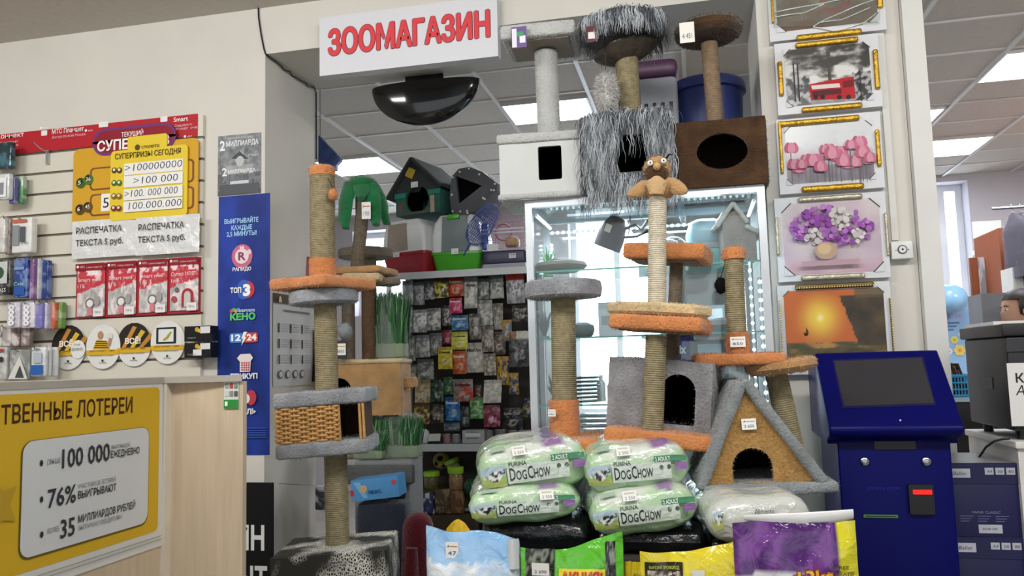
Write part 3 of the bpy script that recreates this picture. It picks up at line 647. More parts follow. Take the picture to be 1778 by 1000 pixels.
# shop sign
s = Pan(710, 64, 3.24); a, b_ = s.q(555, 131), s.q(865, 96); zt = s.q(865, -9)[1]; zb2 = s.q(557, 132)[1]
s.mb.box(a[0], b_[0], 0, .055, zb2, zt, PRG, '#d8d9de')
x0, x1 = s.q(571, 0)[0], s.q(848, 0)[0]; zb3 = s.q(571, 96)[1]; hh = s.q(571, 53)[1] - zb3
s.mb.text('ЗООМАГАЗИН', x0, zb3, hh, PRT, w=x1 - x0, y=-.001, stroke=.0072, col='#6a3b52'); s.mb.text('ЗООМАГАЗИН', x0, zb3, hh, PRT, w=x1 - x0, y=-.0022, stroke=.0046, col='#d8464a')
s.done('shop_sign', 'white box sign with large red outlined letters hanging from the lintel', 'sign')
# dark half-oval dome behind the sign
t = thing('dark_half_dome', 'glossy black half oval dome hanging beneath the lintel behind the white sign', 'security mirror', at(740, 150, 3.78))
c0, c1 = Lc(t, at(646, 168, 3.78)), Lc(t, at(832, 148, 3.78)); zt = Lc(t, at(740, 142, 3.78)).z; zb4 = Lc(t, at(748, 212, 3.78)).z
R1 = (c1.x - c0.x) / 2; cx = (c0.x + c1.x) / 2; d = MB()
def dome(u, v):
    aa = pi * (1 + u); r = v; zc = max(-1, sin(aa) * r)
    return (cx + R1 * cos(aa) * r, -.06 * sqrt(max(0, 1 - r * r)) , zt - .01 + (zt - zb4) * zc)
d.grid(dome, 40, 14, plain('black_gloss', '#141214', 0.12, coat=.5))
n_ = 40; o_ = [(cx + R1 * cos(pi * (1 + k / n_)), zt - .01 + (zt - zb4) * sin(pi * (1 + k / n_))) for k in range(n_ + 1)]
d.prism(o_, 0.0, .012, BLACK); d.build('shell', t)
MB().box(cx - .1, cx + .1, -.01, .005, zt - .012, 2.775 - t.location.z, BLACK).build('bracket', t)
# lottery counter
cc = at(284, 655, 1.9); U = Vector((0, 1, 0)); WOOD = plain('birch_laminate', '#c7b49b', 0.5, var=0.08, scale=5, stretch=(14, 14, 0.8)); EDG = plain('counter_edge', '#a7a097', 0.5)
K = thing('lottery_counter', 'birch laminate lottery counter with a yellow banner at the lower left', 'counter', (cc.x, cc.y, 0))
top = cc.z
e = at(415, 652, 1.9).x - cc.x
m = MB(); m.X = Matrix.Rotation(radians(90), 4, 'Z')
m.box(-1.3, -.004, 0, .018, 0, top - .016, WOOD); m.build('front_panel', K, smooth=False)
m = MB(); m.box(0.008, e, 0.02, .038, 0, top - .016, WOOD); m.build('side_panel', K, smooth=False)
m = MB(); m.box(-.004, .012, -.004, .03, 0, top - .01, plain('edge_strip', '#d6ccbb', .5)); m.build('corner_strip', K, smooth=False)
m = MB(); f = Vector((-1.3 * U.x, -1.3 * U.y)); q_ = Vector((-.6, 0))
m.prism([(f.x + .006, f.y), (.006, -.006), (e, .014), (at(412, 650, cc.y + .5).x - cc.x, .5), (-.6, .5), (f.x + q_.x, f.y + q_.y)], top - .016, top, EDG, axis='z'); m.build('top', K, smooth=False)
p = Pan(140, 830, org=(cc.x, cc.y, 0), rz=90); p.o += p.n * .004
p.c = p.pt(140, 830)
XLB = -.98
P4 = [p.q(-60, 690), p.q(283, 664), p.q(281, 947), p.q(-60, 1048)]
P4[3] = (p.q(283, 0)[0] + XLB, P4[2][1]); P4[0] = (P4[3][0], 0)
p.mb.prism([P4[3], P4[2], P4[1], (P4[0][0], P4[1][1])], 0, .003, PRT, '#d4d3d0')
Q1 = p.q(277, 672); Q2 = p.q(277, 920)
p.face(rrect(P4[0][0], Q2[1], Q1[0], Q1[1], .015), '#d1aa2a', 1)
a_, b5 = p.q(0, 744), p.q(229, 716); rt = text_geo('ГОСУДАРСТВЕННЫЕ ЛОТЕРЕИ', .018)[2] / text_geo('ТВЕННЫЕ ЛОТЕРЕИ', .018)[2]
p.mb.text('ГОСУДАРСТВЕННЫЕ ЛОТЕРЕИ', b5[0], b5[1], p.q(229, 689)[1] - b5[1], PRT, w=(b5[0] - a_[0]) * rt, y=-.0016, align='r', bold=.018, col='#48280f')
Q3, Q4 = p.q(38, 768), p.q(257, 741); Q5 = p.q(257, 906)
p.face(rrect(Q3[0] - .003, Q5[1] - .005, Q4[0] + .003, Q4[1] + .001, .028), '#6b5a20', 2); p.face(rrect(Q3[0], Q5[1], Q4[0], Q4[1], .026), '#cfd1d5', 3)
for (yy) in (804, 867, 928): p.disc(69, yy, 3, '#33343a', 4, 1.4)
def ct(t, x0, yb, x1, cap, col='#36373c', bold=.015): p.text(t, x0, yb, x1, cap, col, 4, bold)
ct('СВЫШЕ', 78, 807, 102, 9, '#6d7076', 0); ct('100 000', 104, 813, 187, 34); ct('ВЫИГРЫШЕЙ', 190, 780, 222, 7, '#6d7076', 0); ct('ЕЖЕДНЕВНО', 189, 795, 239, 12)
ct('76%', 79, 882, 128, 33); ct('УЧАСТНИКОВ ЛОТЕРЕЙ', 132, 849, 197, 8, '#6d7076', 0); ct('ВЫИГРЫВАЮТ', 132, 866, 198, 13)
ct('БОЛЕЕ', 79, 927, 99, 9, '#6d7076', 0); ct('35', 101, 935, 126, 33); ct('МИЛЛИАРДОВ РУБЛЕЙ', 132, 908, 231, 13); ct('ВЫПЛАЧЕНО ПОБЕДИТЕЛЯМ', 133, 921, 207, 8, '#6d7076', 0)
for k in range(2):
    a_ = p.q(60, 1000 + 6 * k); b5 = p.q(278, 930 + 6 * k); p.face([(a_[0], b5[1]), (b5[0], b5[1]), (b5[0], b5[1] + .002), (a_[0], b5[1] + .002)], '#9a9a98', 3)
# foil star at the lower left of the banner
st = p.q(-4, 880)
p.face([(st[0] + .05 * (1 if k % 2 else .5) * cos(pi * k / 5), st[1] + .06 * (1 if k % 2 else .5) * sin(pi * k / 5)) for k in range(10)], '#b8962e', 3)
o = p.done('banner'); o.parent = K; o.location = p.c - K.location; o.rotation_euler = (0, 0, radians(90)); o['label'] = 'yellow and white lottery banner'
p = Pan(402, 682, cc.y + .0175); 
p.slab(389, 656, 414, 709, .001, PRT, '#cfd4cc'); p.rect(389, 656, 414, 662, '#3f8f4a', 1); p.rect(389, 694, 414, 709, '#2f8a3f', 1)
for k in range(6): p.rect(391 + 8 * (k % 3), 665 + 14 * (k // 3), 397 + 8 * (k % 3), 674 + 14 * (k // 3), ('#9a9a9a', '#b04a4a', '#7a8a7a', '#c8c8c8', '#888888', '#5a5a5a')[k], 1)
p.rect(391, 697, 396, 705, '#e8efe8', 2)
p.done('sticker', 'small green and white sticker at the upper edge of the birch counter', 'sticker')
# ------------------------------------------------------------------ cat trees
def arch(w, h, n=14, sq=False):                # arch outline, bottom centre at the origin
    if sq: return rrect(-w / 2, 0, w / 2, h, min(w, h) * .1)
    o = [(-w / 2, 0)] + [(w / 2, 0)] ; r = w / 2; hs = max(0, h - r)
    return o + [(r * cos(pi * k / n), hs + min(r, h) * sin(pi * k / n)) for k in range(n + 1)]
def oval(rx, rz, n=36): return [(rx * cos(2 * pi * k / n), rz * sin(2 * pi * k / n)) for k in range(n)]
def holed(mb, rect, hole, c, y0, y1, mat, n=72, outer=None):
    """panel in the xz plane with an opening: outline and opening are both cut along rays from c"""
    def hit(poly, a):
        d = (cos(a), sin(a)); best = None
        for i in range(len(poly)):
            p, q = poly[i], poly[(i + 1) % len(poly)]; e = (q[0] - p[0], q[1] - p[1]); w = (p[0] - c[0], p[1] - c[1])
            den = d[0] * e[1] - d[1] * e[0]
            if abs(den) < 1e-12: continue
            t = (w[0] * e[1] - w[1] * e[0]) / den; s = (w[0] * d[1] - w[1] * d[0]) / den
            if t > 0 and -1e-6 <= s <= 1 + 1e-6 and (best is None or t < best): best = t
        return (c[0] + d[0] * best, c[1] + d[1] * best)
    O = outer or [(rect[0], rect[1]), (rect[2], rect[1]), (rect[2], rect[3]), (rect[0], rect[3])]
    A = sorted([2 * pi * k / n for k in range(n)] + [atan2(p[1] - c[1], p[0] - c[0]) % (2 * pi) for p in O])
    out = [hit(O, a) for a in A]; inn = [hit(hole, a) for a in A]; N = len(A)
    mid = [((a[0] + b[0]) / 2, (a[1] + b[1]) / 2) for a, b in zip(out, inn)]
    vs = []; fs = []
    for ring in (out, mid, inn): vs += [(x, y0, z) for x, z in ring]
    for ring in (inn, out): vs += [(x, y1, z) for x, z in ring]
    for r_ in range(4):
        fs += [(r_ * N + i, r_ * N + (i + 1) % N, (r_ + 1) * N + (i + 1) % N, (r_ + 1) * N + i) for i in range(N)]
    fs += [(4 * N + i, 4 * N + (i + 1) % N, (i + 1) % N, i) for i in range(N)]
    mb.add(vs, fs, mat)
def condo(root, x0, x1, y0, y1, z0, z1, mat, hole, hc, fuzz=1500, inner=None, name='condo', th=.014, ln=.007):
    """plush covered house with an opening in its front"""
    m = MB(); inner = inner or HOLLOW
    holed(m, (x0, z0, x1, z1), [(hc[0] + a, hc[1] + b) for a, b in hole[0]], (hc[0], hc[1] + hole[1]), y0, y0 + th, mat)
    r = .008
    m.rbox(((x0 + x1) / 2, (y0 + y1) / 2 + th / 2, z1 - th / 2), (x1 - x0 + r, y1 - y0 - th, th), r, mat)
    m.rbox(((x0 + x1) / 2, (y0 + y1) / 2 + th / 2, z0 + th / 2), (x1 - x0 + r, y1 - y0 - th, th), r, mat)
    for x in (x0 + th / 2 - r / 2, x1 - th / 2 + r / 2): m.rbox((x, (y0 + y1) / 2 + th / 2, (z0 + z1) / 2), (th, y1 - y0 - th, z1 - z0 - r), r, mat)
    m.box(x0 + th, x1 - th, y1 - th, y1, z0 + th, z1 - th, mat)
    o = m.build(name, root, fuzz=(fuzz, ln) if fuzz else None)
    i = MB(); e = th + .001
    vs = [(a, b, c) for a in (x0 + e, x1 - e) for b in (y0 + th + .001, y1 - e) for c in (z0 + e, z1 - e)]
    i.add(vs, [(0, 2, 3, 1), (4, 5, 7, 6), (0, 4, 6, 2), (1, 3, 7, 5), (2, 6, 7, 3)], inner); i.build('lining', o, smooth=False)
    return o
def board(root, name, x0, x1, y0, y1, z0, z1, mat, fuzz=500, under=None, r=.012, parent=None, ln=.007):
    m = MB(); m.rbox(((x0 + x1) / 2, (y0 + y1) / 2, (z0 + z1) / 2), (x1 - x0, y1 - y0, z1 - z0), r, mat, .03, .0035)
    o = m.build(name, parent or root, fuzz=(fuzz, ln) if fuzz else None)
    if under:
        q = .028; u = MB(); u.box(x0 + q, x1 - q, y0 + q, y1 - q, z0 - .004, z0 + .006, under); u.build('underside', o, smooth=False)
    return o
def disc(root, name, cx, cy, r, z0, z1, mat, fuzz=600, sy=1.0, ln=.007):
    h = (z1 - z0); k = min(h / 2, .014); m = MB()
    pr = [(r * .25, z0), (r - k, z0), (r - .3 * k, z0 + .3 * k), (r, z0 + h / 2), (r - .3 * k, z1 - .3 * k), (r - k, z1), (r * .6, z1), (r * .25, z1)]
    m.lathe(pr, mat, 40, (cx, cy, 0), sy=sy); return m.build(name, root, fuzz=(fuzz, ln) if fuzz else None)
def post(root, name, p0, p1, r, mat=SISAL, pitch=.0065): return MB().rope(p0, p1, r, mat, pitch).build(name, root)
def sleeve(root, name, p0, p1, r, mat, fuzz=350, dome=False):
    m = MB(); p0 = Vector(p0); p1 = Vector(p1)
    if dome: m.tube([p0, p0.lerp(p1, .75), p0.lerp(p1, .93), p1], [r, r, r * .85, r * .5], mat, 24)
    else: m.tube([p0, p0.lerp(p1, .5), p1], r, mat, 24)
    return m.build(name, root, fuzz=(fuzz, .006))
def pricetag(root, x, y, z, w, h, col='#efefea', tx='2 300', rz=0, stripe='#cf9a8c', name='price_tag', parent=None, lab=None):
    m = MB(); m.box(-w / 2, w / 2, 0, .0015, -h / 2, h / 2, PRT, col)
    if stripe: m.add([(-w * .2, -.0008, h * .22), (w * .42, -.0008, h * .22), (w * .42, -.0008, h * .28), (-w * .2, -.0008, h * .28)], [(0, 1, 2, 3)], PRT, lin(stripe)); m.add([(-w * .4, -.0008, h * .2), (-w * .24, -.0008, h * .2), (-w * .27, -.0008, h * .36)], [(0, 1, 2)], PRT, lin('#6a6a6a'))
    if tx: m.text(tx, -w * .34, -h * .3, h * .26, w=w * .68, y=-.0009, col='#4a5a8a')
    o = m.build(name, parent or root, (x, y, z), (0, 0, radians(rz)), False)
    if lab: o['label'] = lab
    return o
def P(root, px, py, dy=0.0):                    # pixel -> the thing's own coordinates at its depth (+dy)
    return Lc(root, at(px, py, root.location.y + dy))
def ribbon(mb, pts, wd, th, side, mat):          # cushion-like leaf along a path
    pts = [Vector(p) for p in pts]; n = 10; vs = []; fs = []; side = Vector(side).normalized()
    for i, p in enumerate(pts):
        d = (pts[min(i + 1, len(pts) - 1)] - pts[max(i - 1, 0)]).normalized(); nn = side.cross(d).normalized()
        vs += [p + side * wd[i] * cos(2 * pi * k / n) + nn * th * min(1, wd[i] / .02) * sin(2 * pi * k / n) for k in range(n)]
    for i in range(len(pts) - 1): fs += [(i * n + k, i * n + (k + 1) % n, (i + 1) * n + (k + 1) % n, (i + 1) * n + k) for k in range(n)]
    fs += [tuple(range(n - 1, -1, -1)), tuple(range((len(pts) - 1) * n, len(pts) * n))]
    mb.add(vs, fs, mat)

# --- tall tree with the wicker basket
w0 = at(588, 950, 2.74)
A = thing('cat_tree', 'tall grey cat tree with a wicker basket and a leopard print foot box', 'cat tree', (w0.x + .06, 2.74, 0), 14, -2.6)
def ax(px, py, dy=0.0): q = P(A, px, py, dy); return q.x
def az(px, py): return P(A, px, py).z
b0, b1 = ax(500, 960), ax(678, 960); bz = az(588, 942)
hw = (b1 - b0) / 2
MBl = leopard()
condo(A, b0, b1, -.17, .17, bz - .38, bz, MBl, (oval(.085, .085), 0), ((b0 + b1) / 2, bz - .17), 900, name='leopard_box', ln=.005)
board(A, 'base', b0 - .03, b1 + .03, -.2, .2, .0, .03, GREY, 0)
post(A, 'lower_post', ((b0 + b1) / 2, 0, .03), ((b0 + b1) / 2, 0, bz - .38), .045)
def apost(name, px0, y0, px1, y1, r=None, mat=SISAL): post(A, name, (P(A, px0, y0).x, 0, az(px0, y0)), (P(A, px1, y1).x, 0, az(px1, y1)), r or 18.5 * mpp(580, 700, 2.74), mat)
apost('post', 588, 943, 584, 778); apost('post', 570, 678, 567, 522)
l0, l1 = ax(502, 770), ax(648, 770); zl0, zl1 = az(575, 785), az(575, 760)
board(A, 'lower_tray', l0, l1, -.14, .14, zl0, zl1, GREY, 1200)
k0, k1 = ax(499, 690), ax(646, 690); zu0, zu1 = az(575, 701), az(575, 676)
board(A, 'upper_tray', k0, k1, -.14, .14, zu0, zu1, GREY, 1200)
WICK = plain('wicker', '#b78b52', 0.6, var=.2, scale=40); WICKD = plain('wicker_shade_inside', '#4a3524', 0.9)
bk = MB(); xa, xb, xo = l0 + .01, l1 - .012, l0 + (l1 - l0) * .7
rows = 15; ns = 7
for r_ in range(rows):
    z = zl1 + (zu0 - zl1) * (r_ + .5) / rows; ph = pi * (r_ % 2)
    for (side) in ('f', 'l'):
        pts = []
        for t in range(0, ns * 4 + 1):
            u = t / (ns * 4); wv = .006 * cos(pi * u * ns + ph)
            pts.append((xa + (xo - xa) * u, -.128 + wv, z) if side == 'f' else (xa + wv, -.128 + .256 * u, z))
        bk.tube(pts, .0048, WICK, 6)
for q in range(ns + 1): bk.tube([(xa + (xo - xa) * q / ns, -.128, zl1), (xa + (xo - xa) * q / ns, -.128, zu0)], .005, WICK, 6)
for x in (xb, xb - .012): bk.tube([(x, -.128, zl1), (x, -.128, zu0)], .005, WICK, 6)
bo_ = bk.build('wicker_basket', A)
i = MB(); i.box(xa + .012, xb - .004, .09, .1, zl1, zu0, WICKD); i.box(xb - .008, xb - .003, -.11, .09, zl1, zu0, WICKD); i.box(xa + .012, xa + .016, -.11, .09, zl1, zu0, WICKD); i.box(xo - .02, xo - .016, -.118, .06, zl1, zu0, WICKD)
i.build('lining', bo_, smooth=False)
dz0, dz1 = az(565, 529), az(565, 506); ddx = (ax(621, 517) - ax(508, 517)) / 2
disc(A, 'top_disc', ax(565, 517), 0, ddx, dz0, dz1, GREY, 1200)
# --- orange scratching post standing on it
w1 = at(572, 517, 2.74); topz = (Matrix.LocRotScale(A.location, A.rotation_euler, None) @ Vector((ax(565, 517), 0, dz1)))
B = thing('scratching_post', 'orange scratching post with a dangling orange ball, standing on the wicker basket tree', 'scratching post', (topz.x, topz.y, topz.z + .002), -20, 0)
def bz_(py): return P(B, 570, py).z
s_ = .135
board(B, 'base', -s_ - .005, s_ + .005, -s_, s_, 0, P(B, 570, 487).z - P(B, 570, 506).z, ORANGE, 1400)
bt = P(B, 570, 487).z - P(B, 570, 506).z
m_ = mpp(570, 400, 2.74)
z1, z2, z3 = bz_(449), bz_(303), bz_(287)
lx = -.004
sleeve(B, 'lower_sleeve', (lx, 0, bt - .005), (lx, 0, z1), 21 * m_, ORANGE, 700)
post(B, 'post', (lx, 0, z1), (lx, 0, z2), 20 * m_)
sleeve(B, 'top_cap', (lx, 0, z2 - .005), (lx, 0, z3), 20.5 * m_, ORANGE, 400, True)
tb = P(B, 594, 341); t_ = MB(); t_.tube([(lx + .03, -.01, z2), (tb.x, -.02, tb.z + .02)], .0015, BLACK, 5); t_.build('toy_string', B)
MB().ell((tb.x, -.02, tb.z), (.017, .017, .022), ORANGE).build('toy_ball', B, fuzz=(250, .005))
# maroon packet standing on the orange base
q = Pan(533, 470, 2.93)
a, b_ = q.q(519, 493), q.q(549, 449)
q.mb.grid(lambda u, v: (a[0] + (b_[0] - a[0]) * (u * (.75 + .25 * (1 - v)) + .12 * v), -.02 * sin(pi * u) * (1 - v), a[1] + (b_[1] - a[1]) * (v - .18 * u * v)), 12, 14, PRF, colfn=lambda u, v: mixc(H('#5a1c26'), H('#7e3038'), fbm(u * 6, v * 6)))
q.mb.grid(lambda u, v: (a[0] + (b_[0] - a[0]) * (u * (.75 + .25 * (1 - v)) + .12 * v), .004 + .02 * sin(pi * u) * (1 - v), a[1] + (b_[1] - a[1]) * (v - .18 * u * v)), 12, 14, PRF, col='#5a1c26')
o = q.done('treat_packet', 'maroon packet leaning behind the orange scratching post', 'packet', smooth=True); o.location.z = B.location.z + bt - a[1] + .004; o.location.y = 2.79; o.rotation_euler = (0, 0, radians(-20))
o.location.x = B.location.x - .085
# --- taupe disc tree far behind
T = thing('cat_tree', 'taupe cat tree with a round top disc behind the palm shaped post', 'cat tree', (at(640, 440, 4.33).x, 4.33, 0))
zt = P(T, 640, 440); r_ = 44 * mpp(640, 440, 4.33)
disc(T, 'top_disc', P(T, 634, 440).x, 0, r_, zt.z - .027, zt.z + .025, TAUPE, 700)
post(T, 'post', (0, 0, .03), (0, 0, zt.z - .02), .045, SISALD); board(T, 'base', -.2, .2, -.2, .2, 0, .03, TAUPE, 0)
# --- brown tree with the tan house
N = thing('cat_tree', 'brown cat tree with a tan plush house, behind the wicker basket tree', 'cat tree', (at(628, 640, 3.66).x, 3.66, 0), 12)
def nx(px, py=650): return P(N, px, py).x
def nz(py): return P(N, 630, py).z
condo(N, nx(560), nx(693), 0, .34, nz(722), nz(632), plush('dusty_tan_plush', '#a98458', .2), (oval(.06, .06), 0), (nx(590), nz(677)), 1800, name='house')
board(N, 'roof_board', nx(560) - .005, nx(697), -.01, .35, nz(632), nz(624), BEIGE, 500)
BRP = plain('brown_rope', '#5d4631', .95, var=.2, scale=60)
for px, mt in ((595, SISALD), (630, BRP)):
    post(N, 'post', (nx(px, 560), .15, nz(625)), (nx(px, 560), .15, nz(487)), .034, mt)
board(N, 'upper_shelf', nx(594, 475), nx(658, 475), .0, .28, nz(487), nz(473), BEIGE, 500)
disc(N, 'side_disc', nx(660, 484), .16, .075, nz(491), nz(479), TAUPE, 400)
disc(N, 'step_disc', nx(700, 660), .12, .05, nz(676), nz(657), TAN, 300)
zg = at(676, 800, 3.62).z + .003
board(N, 'base', nx(590) - .05, nx(693) + .0, .0, .2, zg, zg + .02, TAUPE, 0)
for px in (590, 670): post(N, 'post', (nx(px), .1, zg + .02), (nx(px), .1, nz(722)), .04, SISALD)
tp = P(N, 602, 575); t_ = MB(); t_.ell((tp.x, -.03, tp.z), .035, GREY); t_.build('toy_ball', N, fuzz=(500, .01))
MB().tube([(tp.x, -.03, tp.z + .03), (tp.x + .01, .05, nz(487))], .0015, BLACK, 5).build('toy_string', N)
p_ = P(N, 597, 607); pricetag(N, p_.x, -.05, p_.z, .048, .056, '#e4e2da', '3850', stripe='#c9a02a'); p_ = P(N, 597, 597); MB().box(p_.x - .03, p_.x + .03, -.047, -.045, p_.z - .075, p_.z + .014, BLACK).build('tag_backing', N)
MB().tube([(p_.x, -.046, p_.z + .012), (p_.x + .01, .02, tp.z + .05)], .001, BLACK, 4).build('tag_string', N)
ROOF_Z = N.location.z + nz(624)
# --- palm-shaped post
G = thing('palm_scratching_post', 'palm shaped scratching post with drooping green plush leaves', 'scratching post', (at(634, 470, 3.78).x, 3.78, N.location.z + nz(473) + .003))
gz = lambda px, py: P(G, px, py)
q0, q1 = gz(594, 465), gz(673, 465)
board(G, 'base', q0.x, q1.x, -.1, .16, 0, .035, TAN, 500)
p0_, p1_ = gz(619, 462), gz(632, 345)
post(G, 'post', (p0_.x, .0, .03), (p1_.x, 0, p1_.z), .034, SISALD)
GRN = plush('green_plush', '#1c6b3d', .2); lf = MB(); c = gz(628, 318)
def lf_(pp, wd, side, y0=0.0, y1=-.06):
    pts = []
    for k in range(9):
        t = k / 8; f = t * (len(pp) - 1); i_ = min(int(f), len(pp) - 2); g_ = f - i_
        px = pp[i_][0] + (pp[i_ + 1][0] - pp[i_][0]) * g_; py = pp[i_][1] + (pp[i_ + 1][1] - pp[i_][1]) * g_
        w_ = gz(px, py); pts.append((w_.x, y0 + (y1 - y0) * t, w_.z))
    ribbon(lf, pts, [wd * (.55 + .45 * sin(pi * min(1, .25 + .75 * k / 8))) * (1 if k < 7 else .75) for k in range(9)], .018, side, GRN)
lf_([(628, 312), (612, 318), (605, 350), (604, 386), (609, 400)], .05, (.95, -.3, 0)); lf_([(628, 312), (642, 318), (650, 345), (656, 380), (661, 394)], .045, (.95, .3, 0))
lf_([(626, 311), (640, 316), (652, 340), (662, 385)], .05, (.6, .8, 0), 0, .08); lf_([(630, 313), (620, 322), (614, 350), (610, 385)], .05, (.5, -.8, 0), 0, .1); lf_([(628, 312), (632, 322), (636, 336), (638, 350)], .045, (1, .2, 0), 0, -.08)
lf.ell((c.x, 0, c.z), (.075, .06, .035), GRN); lf.build('leaves', G, fuzz=(2500, .008))
p_ = gz(648, 371); pricetag(G, p_.x, -.09, p_.z, .045, .085, '#e2e2de', '1 950', rz=8, stripe='#c0503c')
MB().tube([(p_.x, -.089, p_.z + .04), (gz(640, 330).x, -.02, gz(640, 330).z)], .001, BLACK, 4).build('tag_string', G)

# --- grey disc post in front of the glass cabinet
D = thing('scratching_post', 'grey disc topped scratching post with orange sleeve and base beside the cube house', 'scratching post', (at(968, 782, 2.60).x, 2.60, at(968, 780, 2.60).z), 6)
dx = lambda px, py=640: P(D, px, py).x
dz = lambda py, px=975: P(D, px, py).z
m_ = mpp(975, 650, 2.6)
board(D, 'base', dx(886, 770), dx(1052, 770), -.11, .21, 0, dz(758), ORANGE, 1400)
sleeve(D, 'sleeve', (dx(979, 725), .03, dz(760)), (dx(979, 725), .03, dz(695)), 25.5 * m_, ORANGE, 900)
post(D, 'post', (dx(979, 700), .03, dz(697)), (dx(977, 515), .03, dz(508)), 22 * m_)
disc(D, 'top_disc', dx(977, 500), .03, 68 * m_, dz(516), dz(487), GREY, 1800)
p_ = P(D, 959, 716); pricetag(D, p_.x, -.028, p_.z, .027, .022, '#e9e7e2', '450', -25)

# --- grey cube house tree (stands askew on the feed bags)
Y0 = 2.43
Cq = thing('cat_tree', 'grey cat tree with an arched cube house on an orange base and two orange shelves', 'cat tree', at(1144, 778, Y0), -8, 5.2)
cx = lambda px, py=690: P(Cq, px, py).x
cz = lambda py, px=1144: P(Cq, px, py).z
m_ = mpp(1140, 650, Y0)
board(Cq, 'base', cx(1044, 765), cx(1245, 775), 0, .40, 0, cz(750), ORANGE, 2000)
zb = cz(752)
h0, h1 = P(Cq, 1145, 741, .1), P(Cq, 1211, 658, .1)
ctop = P(Cq, 1144, 625, .1).z; cl, cr = P(Cq, 1053, 690, .1).x, P(Cq, 1238, 690, .1).x
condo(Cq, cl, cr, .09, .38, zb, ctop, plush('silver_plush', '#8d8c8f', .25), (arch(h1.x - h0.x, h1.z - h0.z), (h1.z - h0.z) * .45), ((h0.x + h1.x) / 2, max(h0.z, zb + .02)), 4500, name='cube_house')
zs0, zs1 = cz(581), cz(548)
post(Cq, 'front_post', (cx(1128, 740), .045, zb), (cx(1134, 590), .045, zs0), 19.5 * m_)
board(Cq, 'lower_shelf', cx(1056, 565), cx(1222, 565), -.03, .24, zs0 + .012, zs1, ORANGE, 1600, UNDER)
u0 = P(Cq, 1086, 445, .22); u1 = P(Cq, 1229, 445, .22); uz0, uz1 = P(Cq, 1156, 452, .22).z, P(Cq, 1156, 425, .22).z
pr = P(Cq, 1166, 560, .22)
post(Cq, 'rear_post', (pr.x, .27, ctop), (pr.x, .27, uz0), 13.5 * m_, SISALD)
board(Cq, 'upper_shelf', u0.x, u1.x, .16, .38, uz0, uz1, ORANGE, 1600, UNDER)
# --- owl post on the lower shelf
mw = Matrix.LocRotScale(Cq.location, Cq.rotation_euler, None); sc_ = mw @ Vector((cx(1140, 560), .09, zs1 + .003))
O = thing('owl_scratching_post', 'pale rope scratching post topped by a plush owl, standing on the orange lower shelf', 'scratching post', sc_, -4, 5.2)
ox = lambda px, py: P(O, px, py).x
oz = lambda py, px=1142: P(O, px, py).z
bm_ = MB(); rr = (ox(1236, 540) - ox(1052, 540)) / 2; bc = (ox(1236, 540) + ox(1052, 540)) / 2; bh = oz(528) if oz(528) < .05 else .03
bm_.lathe([(rr * .3, 0), (rr - .012, 0), (rr, .008), (rr, bh - .008), (rr - .012, bh), (rr * .3, bh)], BEIGE, 8, (bc, 0, 0), sy=.62); bm_.build('base', O, fuzz=(1500, .006))
m_ = mpp(1140, 450, O.location.y)
tz = oz(342); tx = ox(1142, 342); b0x = ox(1140, 530)
post(O, 'post', (b0x, 0, bh), (tx, 0, tz), 16.5 * m_, SISALW)
OWL = plush('owl_tan_plush', '#b08a5e', .12); OWLB = plush('owl_brown_plush', '#4a3316', .2)
cz_ = oz(297); cxo = ox(1141, 297)
ow = MB()
ow.ell((cxo, 0, cz_), (25 * m_, 24 * m_, 27 * m_), OWL, 24, 16)
ow.ell((ox(1143, 325), -.002, oz(327)), (30 * m_, 22 * m_, 22 * m_), OWL, 24, 14, fn=lambda d: 1 - .18 * max(0, d.z))
body = ow.build('owl', O, fuzz=(1800, .005))
f_ = MB(); f_.ell((cxo, -.006, cz_ - 5 * m_), (23 * m_, 24 * m_, 20 * m_), OWLB, 20, 14); f_.ell((cxo, -.008, cz_ + 14 * m_), (18 * m_, 18 * m_, 12 * m_), OWL, 16, 10); f_.build('face', body, fuzz=(900, .004))
for px in (1132, 1155):
    e_ = MB(); q_ = (ox(px, 289), -25.5 * m_, oz(289 - (px - 1132) * .15)); e_.ell(q_, 5.2 * m_, plain('eye_white', '#f0eee8', .15), 12, 8); e_.ell((q_[0] + .5 * m_, q_[1] - 4 * m_, q_[2]), 1.9 * m_, BLACK, 8, 6); e_.build('eye', body)
MB().ell((ox(1144, 296), -30 * m_, oz(296)), (6.5 * m_, 8 * m_, 7 * m_), plush('beak_plush', '#c49a66'), 12, 8).build('beak', body)
for sg, p_ in ((-1, ((1128, 322), (1112, 333), (1092, 343))), (1, ((1158, 318), (1176, 328), (1195, 337)))):
    wg = MB(); pts = [(ox(*a), -.012 - .012 * k, oz(a[1])) for k, a in enumerate(p_)]
    ribbon(wg, [pts[0], Vector(pts[0]).lerp(Vector(pts[1]), .5), pts[1], Vector(pts[1]).lerp(Vector(pts[2]), .6), pts[2]], [10 * m_, 14 * m_, 14 * m_, 10 * m_, 4 * m_], 8 * m_, (sg * .35, .1, .9), OWL); wg.build('wing', body, fuzz=(500, .005))
wg = MB(); pts = [(ox(1143, 312), -22 * m_, oz(310)), (ox(1143, 320), -27 * m_, oz(322)), (ox(1143, 340), -26 * m_, oz(342))]
ribbon(wg, pts, [4 * m_, 20 * m_, 12 * m_], 6 * m_, (1, 0, 0), plush('owl_chest_plush', '#bd9a70')); wg.build('chest', body, fuzz=(500, .004))
MB().tube([(ox(1157, 275), 0, oz(275)), (ox(1162, 272), -.005, oz(269)), (ox(1170, 271), -.008, oz(270))], [.004, .003, .001], BLACK, 6).build('tuft', body)

